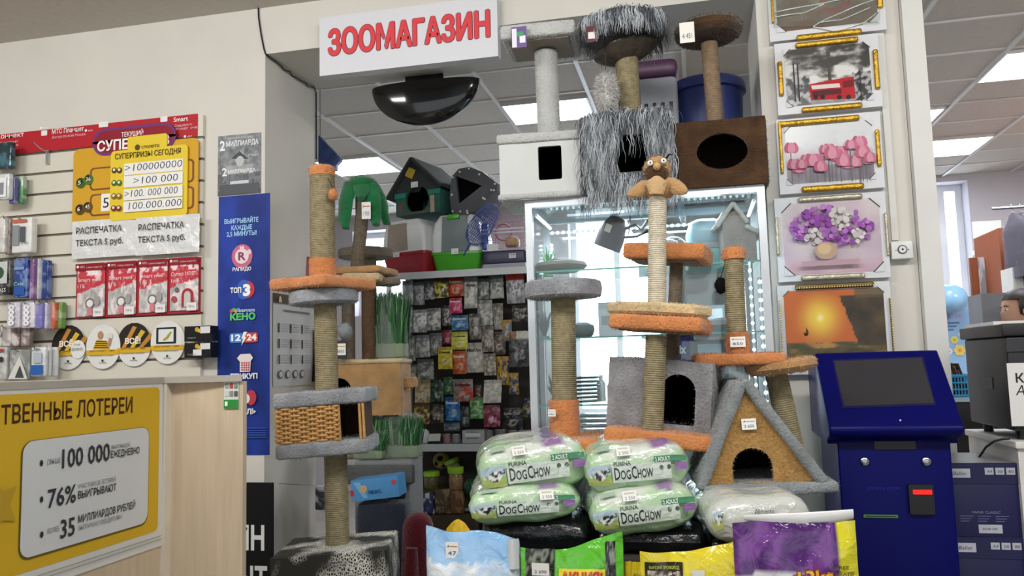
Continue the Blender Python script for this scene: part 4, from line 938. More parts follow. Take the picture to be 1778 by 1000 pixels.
# --- triangular house tree on the white bag
Y0 = 2.36
V = thing('cat_tree', 'cat tree with a triangular tan house edged in grey and a leaning tan topped post', 'cat tree', at(1338, 862, Y0), 5, -2.2)
vx = lambda px, py=800: P(V, px, py).x
vz = lambda py, px=1330: P(V, px, py).z
m_ = mpp(1330, 750, Y0)
GREYB = plush('grey_blue_plush', '#858a8c', .2)
board(V, 'base', vx(1222, 855), vx(1462, 848), .0, .42, 0, .021 * 1.0 + .012, GREYB, 2000)
zb = .033; y0 = .03
tri = [(vx(1226, 840), zb), (vx(1424, 840), zb), (vx(1293, 664), vz(672))]
hb = arch(73 * m_, (839 - 776) * m_)
tp = MB(); hc = (vx(1311, 830), zb + .001)
holed(tp, None, [(hc[0] + a, hc[1] + b) for a, b in hb], (hc[0], hc[1] + .05), y0, y0 + .012, plush('amber_plush', '#b08850', .15), outer=tri)
fo = tp.build('front_panel', V, fuzz=(2200, .006))
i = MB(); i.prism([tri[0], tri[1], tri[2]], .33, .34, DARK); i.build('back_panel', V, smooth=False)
for k, (a, b) in enumerate(((tri[0], tri[2]), (tri[1], tri[2]))):
    d = Vector((b[0] - a[0], b[1] - a[1])); L = d.length; d.normalize(); ang = atan2(d.y, d.x)
    r_ = MB(); r_.X = Matrix.Translation((a[0], 0, a[1])) @ Matrix.Rotation(-ang, 4, 'Y')
    off = .012 if k == 0 else -.012
    r_.rbox((L / 2, .185, off), (L + .03, .36, .03), .012, GREYB, .03, .002); ro = r_.build('roof_side', V, fuzz=(1600, .006))
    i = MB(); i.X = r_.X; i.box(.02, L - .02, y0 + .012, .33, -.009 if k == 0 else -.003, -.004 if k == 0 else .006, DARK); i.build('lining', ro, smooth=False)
p_ = P(V, 1302, 737); pricetag(V, p_.x, y0 - .01, p_.z, 26 * m_, 20 * m_, tx='2 650')
t0 = P(V, 1405, 842, .16); t1 = P(V, 1370, 650, .16)
post(V, 'leaning_post', (t0.x, .3, .03), (t1.x - .01, .3, t1.z), 23 * m_, SISAL)
dk = MB(); dc = P(V, 1362, 634, .2); dr = 70 * m_
dk.X = Matrix.Translation((dc.x, .25, dc.z)) @ Matrix.Rotation(radians(-4), 4, 'Y')
dk.lathe([(dr * .2, -.026), (dr * .8, -.024), (dr, -.008), (dr, .008), (dr - .01, .016), (dr * .2, .018)], TAN, 36, sy=.9); dk.build('top_disc', V, fuzz=(1500, .006))
# --- orange capped post resting on that disc
E_ = thing('scratching_post', 'orange capped scratching post with orange base, before the right side of the glass cabinet', 'scratching post', at(1282, 634, 2.62), 2, .0)
ex = lambda px, py=520: P(E_, px, py).x
ez = lambda py, px=1278: P(E_, px, py).z
m_ = mpp(1278, 520, 2.62)
board(E_, 'base', ex(1204, 624), ex(1360, 624), -.1, .14, 0, ez(614), ORANGE, 1400)
sleeve(E_, 'sleeve', (ex(1281, 600), .0, ez(616)), (ex(1281, 600), 0, ez(578)), 20.5 * m_, ORANGE, 600)
post(E_, 'post', (ex(1279, 580), 0, ez(580)), (ex(1274, 448), 0, ez(446)), 17.5 * m_)
sleeve(E_, 'top_cap', (ex(1274, 446), 0, ez(450)), (ex(1273, 430), 0, ez(429)), 20 * m_, ORANGE, 500, True)
p_ = P(E_, 1279, 594); pricetag(E_, p_.x, -.042, p_.z, 26 * m_, 18 * m_, tx='850')
tb = P(E_, 1252, 495); MB().ell((tb.x, .02, tb.z), (.018, .018, .026), DARK).build('toy_ball', E_, fuzz=(300, .006)); MB().tube([(tb.x, .02, tb.z + .02), (ex(1262, 450), .02, ez(446))], .0012, BLACK, 4).build('toy_string', E_)

# --- three trees on top of the cabinet
CT = 1.905                                        # cabinet top
Wt = thing('cat_tree', 'white cat tree with a rectangular doorway on top of the glass cabinet', 'cat tree', (at(940, 330, 2.86).x, 2.86, CT), 3)
wx = lambda px, py=290: P(Wt, px, py).x
wz = lambda py, px=945: P(Wt, px, py).z
m_ = mpp(940, 200, 2.86)
hz = [rrect(-20 * m_, -29 * m_, 20 * m_, 29 * m_, .006)]
WLEA = plain('white_leatherette', '#bfc2c0', .45, var=.03)
condo(Wt, wx(868), wx(1008), 0, .3, 0.0, wz(244), WLEA, (hz[0], 0), (wx(955), wz(283)), 0, name='body')
board(Wt, 'lid', wx(864), wx(1011), -.012, .31, wz(246), wz(229), WHITEP, 900); board(Wt, 'bottom_rim', wx(864), wx(1011), -.012, .31, -.0, .024, WHITEP, 700)
m = MB(); m.tube([(wx(946, 220), .13, wz(232)), (wx(943, 140), .13, wz(140)), (wx(940, 70), .13, wz(68))], 20.5 * m_, WHITEP, 26); m.build('post', Wt, fuzz=(1500, .005))
board(Wt, 'top_shelf', wx(869, 50), wx(999, 50), -.01, .25, wz(66) + .008, wz(38), WHITEP, 1500, plain('raw_board', '#8f877c', .85))
tg = P(Wt, 904, 72); t = MB(); t.box(tg.x - 13 * m_, tg.x + 13 * m_, -.035, -.032, tg.z - 18 * m_, tg.z + 19 * m_, PRG, '#6a5a8e')
for q in ((-12, -17, -4, 16, '#e0dce6'), (-4, 2, 8, 10, '#4a9a6a'), (1, -10, 11, 3, '#e6e4ea')): t.add([(tg.x + q[0] * m_, -.036, tg.z + q[1] * m_), (tg.x + q[2] * m_, -.036, tg.z + q[1] * m_), (tg.x + q[2] * m_, -.036, tg.z + q[3] * m_), (tg.x + q[0] * m_, -.036, tg.z + q[3] * m_)], [(0, 1, 2, 3)], PRG, lin(q[4]))
t.build('hang_tag', Wt, smooth=False)['label'] = 'purple and white hang tag'
Fq = thing('cat_tree', 'shaggy grey long haired cat tree with a dark doorway on top of the glass cabinet', 'cat tree', (at(1088, 315, 2.84).x, 2.84, CT), 2)
fx = lambda px, py=250: P(Fq, px, py).x
fz = lambda py, px=1088: P(Fq, px, py).z
m_ = mpp(1088, 200, 2.84)
FGR = plush('fur_backing', '#4b4e52', .3); FU = [plain('long_fur_' + k, c, .7, var=.15) for k, c in (('dark', '#4a4e54'), ('mid', '#7c8288'), ('light', '#b3b9bd'))]
cl, cr, ct_ = fx(1016), fx(1166), fz(196)
hw_, hh_ = 33 * m_, 33 * m_
ho = rrect(-hw_, -hh_, hw_, hh_, .03); hcx, hcz = fx(1096), fz(266)
cube = condo(Fq, cl, cr, 0, .3, 0, ct_, FGR, (ho, 0), (hcx, hcz), 0, name='shaggy_house')
def fur(parent, samp, n, L0, L1, name='fur', seg=6):
    m = MB(); V_ = [[], [], []]; F_ = [[], [], []]; R = random.random
    for i in range(n):
        p, nn = samp(); p = Vector(p); nn = Vector(nn); cl_ = noise.noise(p * 16); mi = min(2, max(0, int((noise.noise(p * 30 + Vector((5, 1, 2))) * .9 + .5 + (R() - .5) * .9) * 3)))
        L = L0 + (L1 - L0) * R(); d = (nn * .8 + Vector((R() - .5, R() - .5, .1 * R())) * .7).normalized(); q = p.copy(); w = .0011 + R() * .0008; ph = cl_ * 9
        for s_i in range(seg + 1):
            t = s_i / seg; ww = w * (1 - .8 * t)
            sd = Vector((1, .3, 0)) if abs(nn.y) > .5 or nn.z > .5 else Vector((.3, 1, 0))
            V_[mi] += [q - sd * ww, q + sd * ww]
            if s_i:
                k = len(V_[mi]); F_[mi].append((k - 4, k - 3, k - 1, k - 2))
            d = (d * .55 + Vector((.5 * sin(ph + t * 6.5), .14 * cos(ph * 1.3 + t * 4), -1)) * .45).normalized(); q = q + d * (L / seg)
            if q.y > -.004 and nn.y < -.5: q.y = -.004 - R() * .008
    for k in range(3): m.add(V_[k], F_[k], FU[k])
    o = m.build(name, parent); o['kind'] = 'stuff'; return o
def fsamp():
    while True:
        r = random.random()
        if r < .74:
            x = cl + (cr - cl) * random.random(); z = ct_ * random.random() ** .8
            if abs(x - hcx) < hw_ * .9 and hcz - hh_ - .0 < z < hcz + hh_ - .02: continue
            if abs(x - hcx) < hw_ * .95 and hcz + hh_ - .02 <= z < hcz + hh_ + .085 and random.random() < .93: continue
            return (x, 0, z), (0, -1, 0)
        if r < .87: return (cl + (cr - cl) * random.random(), .1 * random.random(), ct_ + .004), (0, -.3, 1)
        sx = -1 if random.random() < .5 else 1
        return (cl if sx < 0 else cr, .28 * random.random(), ct_ * random.random()), (sx, 0, 0)
fur(cube, fsamp, 5200, .05, .13)
post(Fq, 'post', (fx(1093, 190), .13, ct_), (fx(1082, 40), .13, fz(40)), 21 * m_, SISAL)
td = disc(Fq, 'top_disc', fx(1082, 30), .1, 74 * m_, fz(48), fz(18), FGR, 0)
tcx, tr, tz0, tz1 = fx(1082, 30), 74 * m_, fz(48), fz(18)
def dsamp():
    a = 2 * pi * random.random(); z = tz0 + (tz1 - tz0) * random.random()
    if random.random() < .3:
        r = tr * sqrt(random.random()); return (tcx + r * cos(a), .1 + r * sin(a), tz1), (0, -.2, 1)
    return (tcx + tr * cos(a), .1 + tr * sin(a), z), (cos(a), sin(a), .1)
fur(td, dsamp, 2600, .03, .075)
hm = MB()
hx0, hx1 = P(Fq, 1030, 95, .1).x, P(Fq, 1142, 90, .1).x; hzt = P(Fq, 1085, 84, .1).z
def ham(u, v):
    a = 2 * pi * u; return ((hx0 + hx1) / 2 + (hx1 - hx0) / 2 * v * cos(a), .13 + .12 * v * sin(a), hzt - .045 * (1 - v * v) + .02 * cos(a) * v)
hm.grid(ham, 30, 8, plain('hammock_fabric', '#51493f', .95, var=.4, scale=30)); hm.grid(lambda u, v: tuple(Vector(ham(u, v)) + Vector((0, 0, .006))), 30, 8, leopard())
hm.build('hammock', Fq)
tw = P(Fq, 1052, 155, .0); MB().ell((tw.x, .03, tw.z), (16 * m_, 16 * m_, 32 * m_), plush('white_fur_toy', '#cfcdca', .1), 20, 14, fn=lambda d: 1 + .1 * noise.noise(d * 4)).build('fur_toy', Fq, fuzz=(2200, .02))
MB().tube([(tw.x, .03, tw.z + .06), (tw.x, .03, tz0)], .0015, BLACK, 5).build('toy_string', Fq)
tg = P(Fq, 1029, 67); t = MB(); t.box(tg.x - 9 * m_, tg.x + 9 * m_, -.04, -.037, tg.z - 14 * m_, tg.z + 14 * m_, PRG, '#5a2a30'); t.box(tg.x - 6 * m_, tg.x + 6 * m_, -.0415, -.04, tg.z - 9 * m_, tg.z + 3 * m_, PRG, '#dcd8d6'); t.build('hang_tag', Fq, smooth=False)['label'] = 'dark red hang tag'
Bq = thing('cat_tree', 'chocolate brown cat tree with an oval doorway on top of the glass cabinet', 'cat tree', (at(1252, 322, 2.86).x, 2.86, CT), 0)
bx = lambda px, py=265: P(Bq, px, py).x
bz2 = lambda py, px=1252: P(Bq, px, py).z
m_ = mpp(1252, 200, 2.86)
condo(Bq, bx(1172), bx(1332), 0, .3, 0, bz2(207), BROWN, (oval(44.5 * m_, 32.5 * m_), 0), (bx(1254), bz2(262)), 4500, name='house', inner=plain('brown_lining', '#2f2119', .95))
post(Bq, 'post', (bx(1244, 205), .12, bz2(208)), (bx(1232, 50), .12, bz2(50)), 15.5 * m_, plain('brown_tan_rope', '#85705a', .95, var=.2, scale=60))
dk = MB(); dc = P(Bq, 1230, 42, .05); dr = 62 * m_; dk.X = Matrix.Translation((dc.x, .12, dc.z)) @ Matrix.Rotation(radians(-2), 4, 'Y')
dk.lathe([(dr * .2, -.03), (dr * .85, -.028), (dr, -.01), (dr, .012), (dr - .012, .024), (dr * .2, .026)], BROWN, 40); dk.build('top_disc', Bq, fuzz=(2200, .007))
tg = P(Bq, 1193, 62); pricetag(Bq, tg.x, -.03, tg.z, 26 * m_, 38 * m_, '#e2e0d6', '4 451', stripe=None)
# bucket and carrier on a board behind the cabinet
x0 = at(1085, 250, 3.5).x
tag(MB().box(x0, XR - .002, 3.31, 3.79, 1.90, 1.925, plain('rear_board', '#b9b7b2', .6)).build('wall_shelf', smooth=False), 'pale board fixed in the opening behind the glass cabinet, under the navy bucket', 'shelf')
Bu = thing('bucket', 'navy plastic bucket with a lid behind the chocolate brown cat tree', 'bucket', (at(1231, 200, 3.55).x - .005, 3.55, 1.926))
R_ = 68 * mpp(1231, 180, 3.55); NAV = plain('navy_plastic', '#232f66', .35)
zt = P(Bu, 1231, 150).z
m = MB(); m.lathe([(R_ * .8, 0), (R_ * .86, zt * .5), (R_ * .92, zt)], NAV, 40); m.build('body', Bu)
m = MB(); m.lathe([(R_ * .93, zt - .045), (R_, zt - .04), (R_, zt - .012), (R_ * .97, zt), (R_ * .9, zt + .008), (R_ * .3, zt + .008)], NAV, 40); m.build('lid', Bu)
m = MB(); z_ = P(Bu, 1231, 206).z
m.add([(R_ * .862 * cos(a), R_ * .862 * sin(a), z) for z in (max(.002, z_), z_ + .05) for a in [pi * (1.1 + .8 * k / 20) for k in range(21)]], [(k, k + 1, 22 + k, 21 + k) for k in range(20)], PRG, [lin('#c8d4c4') if k < 12 else lin('#a9c23a') for k in range(20)]); m.build('label_band', Bu)
Cr = thing('pet_carrier', 'grey pet carrier with a plum top behind the shaggy grey tree', 'pet carrier', (at(1143, 200, 3.55).x, 3.55, 1.926))
c0, c1 = P(Cr, 1096, 180).x, P(Cr, 1178, 180).x; zt, zm = P(Cr, 1143, 122).z, P(Cr, 1143, 152).z
MB().rbox(((c0 + c1) / 2, 0, zm / 2), (c1 - c0, .3, zm), .025, plain('carrier_grey', '#9b9fa8', .5)).build('lower_shell', Cr)
m = MB(); m.rbox(((c0 + c1) / 2, 0, (zt + zm) / 2), (c1 - c0 + .01, .31, zt - zm), .03, plain('plum_plastic', '#4a2a48', .45), .03, 0); m.build('upper_shell', Cr)
m = MB()
for k in range(5): m.box(c0 + .03 + .035 * k, c0 + .045 + .035 * k, -.152, -.149, zm * .45, zm * .8, BLACK)
m.build('vent', Cr, smooth=False)
# ------------------------------------------------------------------ glass cabinet with its wares
YC, YK = 2.88, 3.275
CA = thing('glass_cabinet', 'tall lit glass display cabinet with an aluminium frame under the three big cat trees', 'display cabinet', (at(1120, 500, YC).x, YC, 0))
xa = at(913, 420, YC).x - CA.location.x; xb = at(1333, 420, YC).x - CA.location.x; D_ = YK - YC; t = .026
fr = MB()
for x in (xa, xb - t):
    for y in (0, D_ - t): fr.box(x, x + t, y, y + t, 0, CT - .001, ALU)
for z in (CT - t - .001, .02):
    for y in (0, D_ - t): fr.box(xa + t, xb - t, y, y + t, z, z + t, ALU)
    for x in (xa, xb - t): fr.box(x, x + t, t, D_ - t, z, z + t, ALU)
fr.build('frame', CA, smooth=False)
MB().box(xa + t, xb - t, t, D_ - t, CT - .02, CT - .012, GLASS).build('top_pane', CA, smooth=False)
MB().box(xa + t, xb - t, t, D_ - t, .04, .06, plain('cabinet_bottom', '#a9adb0', .5)).build('bottom_board', CA, smooth=False)
xm = (xa + xb) / 2
for n_, q in (('front_pane', (xa + t, xm + .02, .008, .012)), ('front_pane', (xm - .02, xb - t, .016, .02)), ('side_pane', (xa + .01, xa + .014, t, D_ - t)), ('side_pane', (xb - .014, xb - .01, t, D_ - t)), ('rear_pane', (xa + t, xb - t, D_ - .014, D_ - .01))):
    MB().box(*q, .046, CT - t, GLASS).build(n_, CA, smooth=False)
SZ = [at(1120, y, YC + .05).z for y in (462, 581, 700)]
for z in SZ:
    m = MB(); m.box(xa + t, xb - t, .04, D_ - .02, z - .006, z, clear('shelf_glass', '#f2fbf8', .08)); m.box(xa + t, xb - t, .038, .04, z - .006, z, GLASSE); m.build('glass_shelf', CA, smooth=False)
LED = emit('led', '#e6f2ff', 7.0); LEDB = plain('led_tape', '#c8d2da', .4)
def leds(p0, p1, n, nm='led_strip', off=(0, -.004, 0)):
    m = MB(); p0 = Vector(p0); p1 = Vector(p1); m.tube([p0, p1], .006, LEDB, 6)
    for k in range(n): m.ell(tuple(p0.lerp(p1, (k + .5) / n) + Vector(off)), (.0062, .0062, .0062), LED, 6, 4)
    m.build(nm, CA)
zl = CT - .05
leds((xa + .03, D_ - .05, zl - .02), (xb - .04, D_ - .05, zl - .02), 34)
leds((xa + .035, .035, zl), (xa + .035, D_ - .05, zl), 14); leds((xb - .035, .035, zl), (xb - .035, D_ - .05, zl), 14)
leds((xb - .04, D_ - .035, .3), (xb - .04, D_ - .035, zl - .06), 44); leds((xb - .03, .06, .3), (xb - .03, .06, SZ[0] - .06), 40); leds((xa + .035, D_ - .035, SZ[0] + .02), (xa + .035, D_ - .035, zl - .06), 8)
l_ = area('cabinet_led_light', (CA.location.x + xm, YC + .2, CT - .06), (0, 0, 0), xb - xa - .1, .05, 2.2, (.82, .92, 1.0)); 
l_ = area('cabinet_led_side_light', (CA.location.x + xb - .05, YC + .2, 1.2), (0, radians(90), 0), 1.2, .05, 1.2, (.82, .92, 1.0))
def on(px, pyb, Y, z=None):                       # a spot on a shelf seen at that pixel column
    p = at(px, pyb, Y); return Vector((p.x, Y, p.z if z is None else z))
m_ = mpp(1200, 450, 3.08)
# teal and pale blue carrier
c = thing('small_pet_carrier', 'pale blue pet carrier with a teal base on the upper glass shelf', 'pet carrier', on(1228, 460, 3.12, SZ[0] + .001), 4)
m = MB(); m.rbox((0, 0, 18 * m_), (72 * m_, .2, 36 * m_), .015, plain('teal_plastic', '#3f8f96', .4)); m.build('base', c)
m = MB(); m.rbox((0, 0, 60 * m_), (68 * m_, .19, 52 * m_), .045, plain('pale_blue_plastic', '#9fc9dc', .3)); m.build('hood', c)
MB().rbox((4 * m_, -.098, 36 * m_), (34 * m_, .012, 12 * m_), .004, plain('latch_grey', '#8a8f94', .4)).build('latch', c)
# plush cat house tower
c = thing('plush_house', 'small grey plush house with a pitched pale roof on the upper glass shelf', 'cat house', on(1280, 460, 3.0, SZ[0] + .001), 8)
m = MB(); m.prism([(-26 * m_, 0), (28 * m_, 0), (28 * m_, 52 * m_), (6 * m_, 76 * m_), (2 * m_, 90 * m_), (-26 * m_, 76 * m_)], -.06, .06, plush('house_grey_plush', '#8b8681')); m.build('body', c, fuzz=(700, .004))
for a, b in (((-36, 60), (-8, 98)), ((-8, 98), (14, 66)), ((12, 58), (40, 44))):
    r_ = MB(); p0 = Vector((a[0] * m_, 0, a[1] * m_)); p1 = Vector((b[0] * m_, 0, b[1] * m_)); L = (p1 - p0).length
    r_.X = Matrix.Translation((p0 + p1) / 2) @ Matrix.Rotation(-atan2(p1.z - p0.z, p1.x - p0.x), 4, 'Y'); r_.rbox((0, 0, 0), (L + .01, .15, .016), .006, WHITEP); r_.build('roof_side', c, fuzz=(250, .004))
# hamster wheel
c = thing('hamster_exerciser', 'white wire hamster wheel on the upper glass shelf', 'exercise wheel', on(1168, 460, 3.16, SZ[0] + .001), 20)
m = MB(); R_ = .055; rp = plain('white_wire', '#d8dadc', .4)
for y in (-.03, .03): m.tube([(R_ * cos(2 * pi * k / 24), y, .075 + R_ * sin(2 * pi * k / 24)) for k in range(25)], .002, rp, 5)
for k in range(18): a = 2 * pi * k / 18; m.tube([(R_ * cos(a), -.03, .075 + R_ * sin(a)), (R_ * cos(a), .03, .075 + R_ * sin(a))], .0012, rp, 4)
m.build('drum', c); m = MB(); m.tube([(-.04, .04, 0), (0, .04, .075), (.04, .04, 0)], .003, rp, 5); m.tube([(0, .04, .075), (0, -.03, .075)], .003, rp, 5); m.build('stand', c)
# muzzle hanging on a hook
c = thing('dog_muzzle', 'black fabric dog muzzle hanging inside the cabinet before the bright window', 'muzzle', on(1063, 405, 3.05), -20, 25)
m = MB(); m.lathe([(.055, -.06), (.056, -.02), (.047, .03), (.03, .062), (.012, .066)], plain('muzzle_fabric', '#2f2a33', .8), 24, sy=.8); m.build('cone', c)
m = MB(); m.tube([(.04, 0, .03), (.07, .02, .06), (.10, .02, .05), (.12, 0, .09)], .006, BLACK, 6); m.tube([(.05, 0, .0), (.09, .02, .02), (.13, .03, .06)], .005, BLACK, 6); m.build('strap', c)
q_ = MB(); q_.box(-.012, .014, -.05, -.048, .0, .03, PRT, '#b9b4a6'); q_.build('price_tag', c, smooth=False)
MB().tube([(0, 0, .06), (0, 0, .16)], .0015, BLACK, 4).build('hanging_cord', c)
c = thing('net_scoop', 'white wire net scoop hanging beside the black muzzle', 'net', on(1092, 420, 3.12), 0)
m = MB(); 
for k in range(8): m.tube([(-.04 + .012 * k, 0, .03), (-.034 + .0095 * k, 0, -.05)], .0011, rp, 4)
for k in range(7): m.tube([(-.04 + .001 * k, -.001, .028 - .012 * k), (.045 - .001 * k, -.001, .028 - .012 * k)], .0011, rp, 4)
m.build('mesh', c); MB().tube([(0, 0, .03), (.01, 0, .10)], .003, BLACK, 5).build('handle', c)
# dish, shells, bowls and boxes on the shelves
def lump(name, px, Y, z, wpx, hpx, col, label, cat, dep=.1, rough=.5, fz=0, top=None):
    m_ = mpp(px, 500, Y); c = thing(name, label, cat, on(px, 500, Y, z + .001), random.uniform(-10, 10))
    m = MB(); w, h = wpx * m_, hpx * m_; m.lathe([(w * .30, 0), (w * .42, h * .15), (w * .5, h * .5), (w * .46, h * .8), (w * .2, h)], plain('lump_' + col, col, rough), 26, sy=min(1, dep / w * 2)); m.build('body', c, fuzz=(fz, .005) if fz else None)
    if top: MB().ell((0, 0, h), (w * .22, w * .2, h * .25), plain('lump_' + top, top, .5)).build('knob', c)
    return c
lump('turtle_dish', 975, 3.0, SZ[0], 92, 20, '#7d7c70', 'grey stone look dish on the upper glass shelf at the left', 'dish', top='#2d2a2a')
lump('plush_cushion', 1186, 3.08, SZ[1], 62, 40, '#76777b', 'round grey bed on the middle glass shelf', 'pet bed', fz=500)
lump('fish_bowl', 1256, 3.02, SZ[1], 74, 26, '#868d92', 'shallow grey dome on the middle glass shelf, right', 'dish')
lump('fish_bowl', 1010, 3.06, SZ[1], 40, 26, '#6c7276', 'dark grey dome on the middle glass shelf behind the grey disc post', 'dish')
def carton(name, x0, y0, x1, y1, Y, col, label, cat, dep=.1, deco=None, group=None, mat=PRG):
    p = Pan((x0 + x1) / 2, (y0 + y1) / 2, Y); a, b = p.q(x0, y1), p.q(x1, y0); p.mb.box(a[0], b[0], 0, dep, a[1], b[1], mat, col)
    if deco: deco(p)
    return p.done(name, label, cat, group)
def base_to(o, z): zs = [v.co.z for v in o.data.vertices]; o.location.z = z - min(zs) + .001; return o
base_to(carton('carton', 1202, 500, 1256, 552, 3.16, '#7d8588', 'grey carton with a pale label on the middle glass shelf', 'box', .1, lambda p: (p.rect(1212, 508, 1254, 534, '#b5bdc2', 1), p.text('20/300/82', 1216, 530, 1250, 5, '#7a8288', 2))), SZ[1])
def felix(p): p.text('felix', 1166, 617, 1192, 15, '#e6e8f2', 6, .04)
base_to(pack('cat_food_pack', 1160, 580, 1206, 698, '#232d80', 'royal blue cat food pack with white script on the lower glass shelf', 'pet food', .05, Y=3.1, deco=felix, hook=False, col2='#2c3890'), SZ[2])
base_to(carton('carton', 1202, 584, 1262, 690, 3.07, '#5d666d', 'slate grey carton with a pale blue window on the lower glass shelf', 'box', .14, lambda p: p.rect(1211, 593, 1254, 628, '#9fb6c4', 1)), SZ[2])
base_to(carton('carton', 1040, 520, 1076, 582, 3.1, '#b9c2c8', 'white carton with small blue print on the middle glass shelf', 'box', .08, lambda p: (p.disc(1064, 530, 6, '#5a6aa0', 1), p.rect(1044, 545, 1070, 560, '#8f9aa4', 1))), SZ[1])
base_to(carton('carton', 1078, 640, 1106, 698, 3.16, '#98a2a8', 'pale carton on the lower glass shelf behind the cube house', 'box', .08), SZ[2])
# plates and wire grids lower left
for k in range(7):
    m = MB(); w = 46 * mpp(1000, 700, 3.05); m.lathe([(w * .5, 0), (w * .62, .006), (w * .6, .009), (w * .45, .004)], plain('steel_dish', '#8b9398', .3, metal=.7), 24)
    tag(m.build('steel_bowl', None, on(1016, 700, 3.05, SZ[2] + .002 + k * .0145)), 'steel feeding bowl in the stack on the lower glass shelf', 'bowl', 'stack of steel bowls')
for k in range(6):
    p = Pan(1022, 724 + k * 9, 3.0); a, b = p.q(1006, 724 + 9 * k), p.q(1052, 720 + 9 * k); m = p.mb; m.rbox(((a[0] + b[0]) / 2, .05, (a[1] + b[1]) / 2), (b[0] - a[0], .1, .011), .004, PRG, col=('#8a939c', '#aab2b8')[k % 2])
    p.done('book', 'thin grey catalogue in the pile behind the orange sleeve', 'book', 'pile of grey catalogues', smooth=True)
base_z = at(1022, 776, 3.0).z
tag(MB().rbox((0, 0, 0), (.2, .14, base_z - .06), .01, plain('grey_carton_board', '#7d8184', .7)).build('storage_box', None, (at(1022, 770, 3.07).x, 3.07, (base_z + .06) / 2)), 'grey box on the cabinet floor carrying the catalogue pile', 'box')
base_to(pack('feed_bag', 1244, 640, 1296, 760, '#1d2a58', 'dark navy bag behind the triangular house inside the cabinet', 'pet food', .1, Y=3.05, hook=False, col2='#2c3c74', deco=None), .062).scale = (1, 1, 1)
# small aquarium plants and bottles standing on the glass (left)
for (px, y0, z, cl_, w, lb) in ((950, 395, SZ[0], '#3f7a4a', 18, 'green plastic plant at the left end of the upper glass shelf'), (944, 520, SZ[1], '#5f6a6c', 16, 'grey plastic plant at the left end of the middle glass shelf'), (962, 640, SZ[2], '#53605a', 18, 'dull green plastic plant at the left end of the lower glass shelf')):
    m = MB(); mm = mpp(px, y0, 3.12); mt = plain('plant_' + cl_, cl_, .6)
    for k in range(26):
        a = random.random() * 6.28; h = random.uniform(.05, .12); m.tube([(0, 0, 0), (.012 * cos(a), .012 * sin(a), h * .6), (.03 * cos(a), .03 * sin(a), h)], [.002, .004, .001], mt, 4)
    m.lathe([(.02, 0), (.018, .012), (.01, .014)], mt, 12); tag(m.build('plastic_plant', None, on(px, y0, 3.12, z + .001)), lb, 'plant')
for i, px in enumerate((1044, 1062, 1078, 1096)):
    m = MB(); h = (.10, .085, .11, .09)[i]; m.lathe([(.016, 0), (.017, .004), (.017, h * .7), (.008, h * .82), (.008, h)], plain('bottle_%d' % (i % 3), ('#c8d2d6', '#7f98a8', '#a8a08c')[i % 3], .25), 16)
    tag(m.build('shampoo_bottle', None, on(px, 680, 3.1, SZ[2] + .001)), 'small pale bottle in the row on the lower glass shelf', 'bottle', 'bottles on the lower glass shelf')
# ------------------------------------------------------------------ gondola shelves with hanging treats
YG = 4.7
sx0, sx1 = at(684, 470, YG).x, at(930, 470, YG).x
G_ = thing('gondola_shelf', 'grey shop shelving with a dark peg wall full of treat packets', 'shelving', ((sx0 + sx1) / 2, YG, 0))
a, b = sx0 - G_.location.x, sx1 - G_.location.x
zt = at(800, 471, YG).z; zl = at(770, 770, YG).z
SHM = plain('shelf_metal', '#9a9da0', .45)
MB().box(a, b, .24, .26, 0, zt, plain('peg_wall', '#3b3733', .9)).build('back_panel', G_, smooth=False)
for z, n_ in ((zt, 'top_shelf'), (zl, 'lower_shelf')):
    m = MB(); m.box(a, b, -.06, .24, z - .012, z, SHM); m.box(a, b, -.066, -.06, z - .04, z + .002, plain('price_rail', '#b5b8ba', .35)); m.build(n_, G_, smooth=False)
m = MB(); zz2 = zl - .37; m.box(a, b, -.06, .24, zz2 - .015, zz2, SHM); m.build('bottom_shelf', G_, smooth=False)
for x in (a, b - .03): MB().box(x, x + .03, .2, .24, 0, zt - .012, SHM).build('upright', G_, smooth=False)
def Z5(x): return 680 + x / 4.168
def Y5(y): return 460 + y / 4.168
def Y6(y): return 660 + y / 4.165
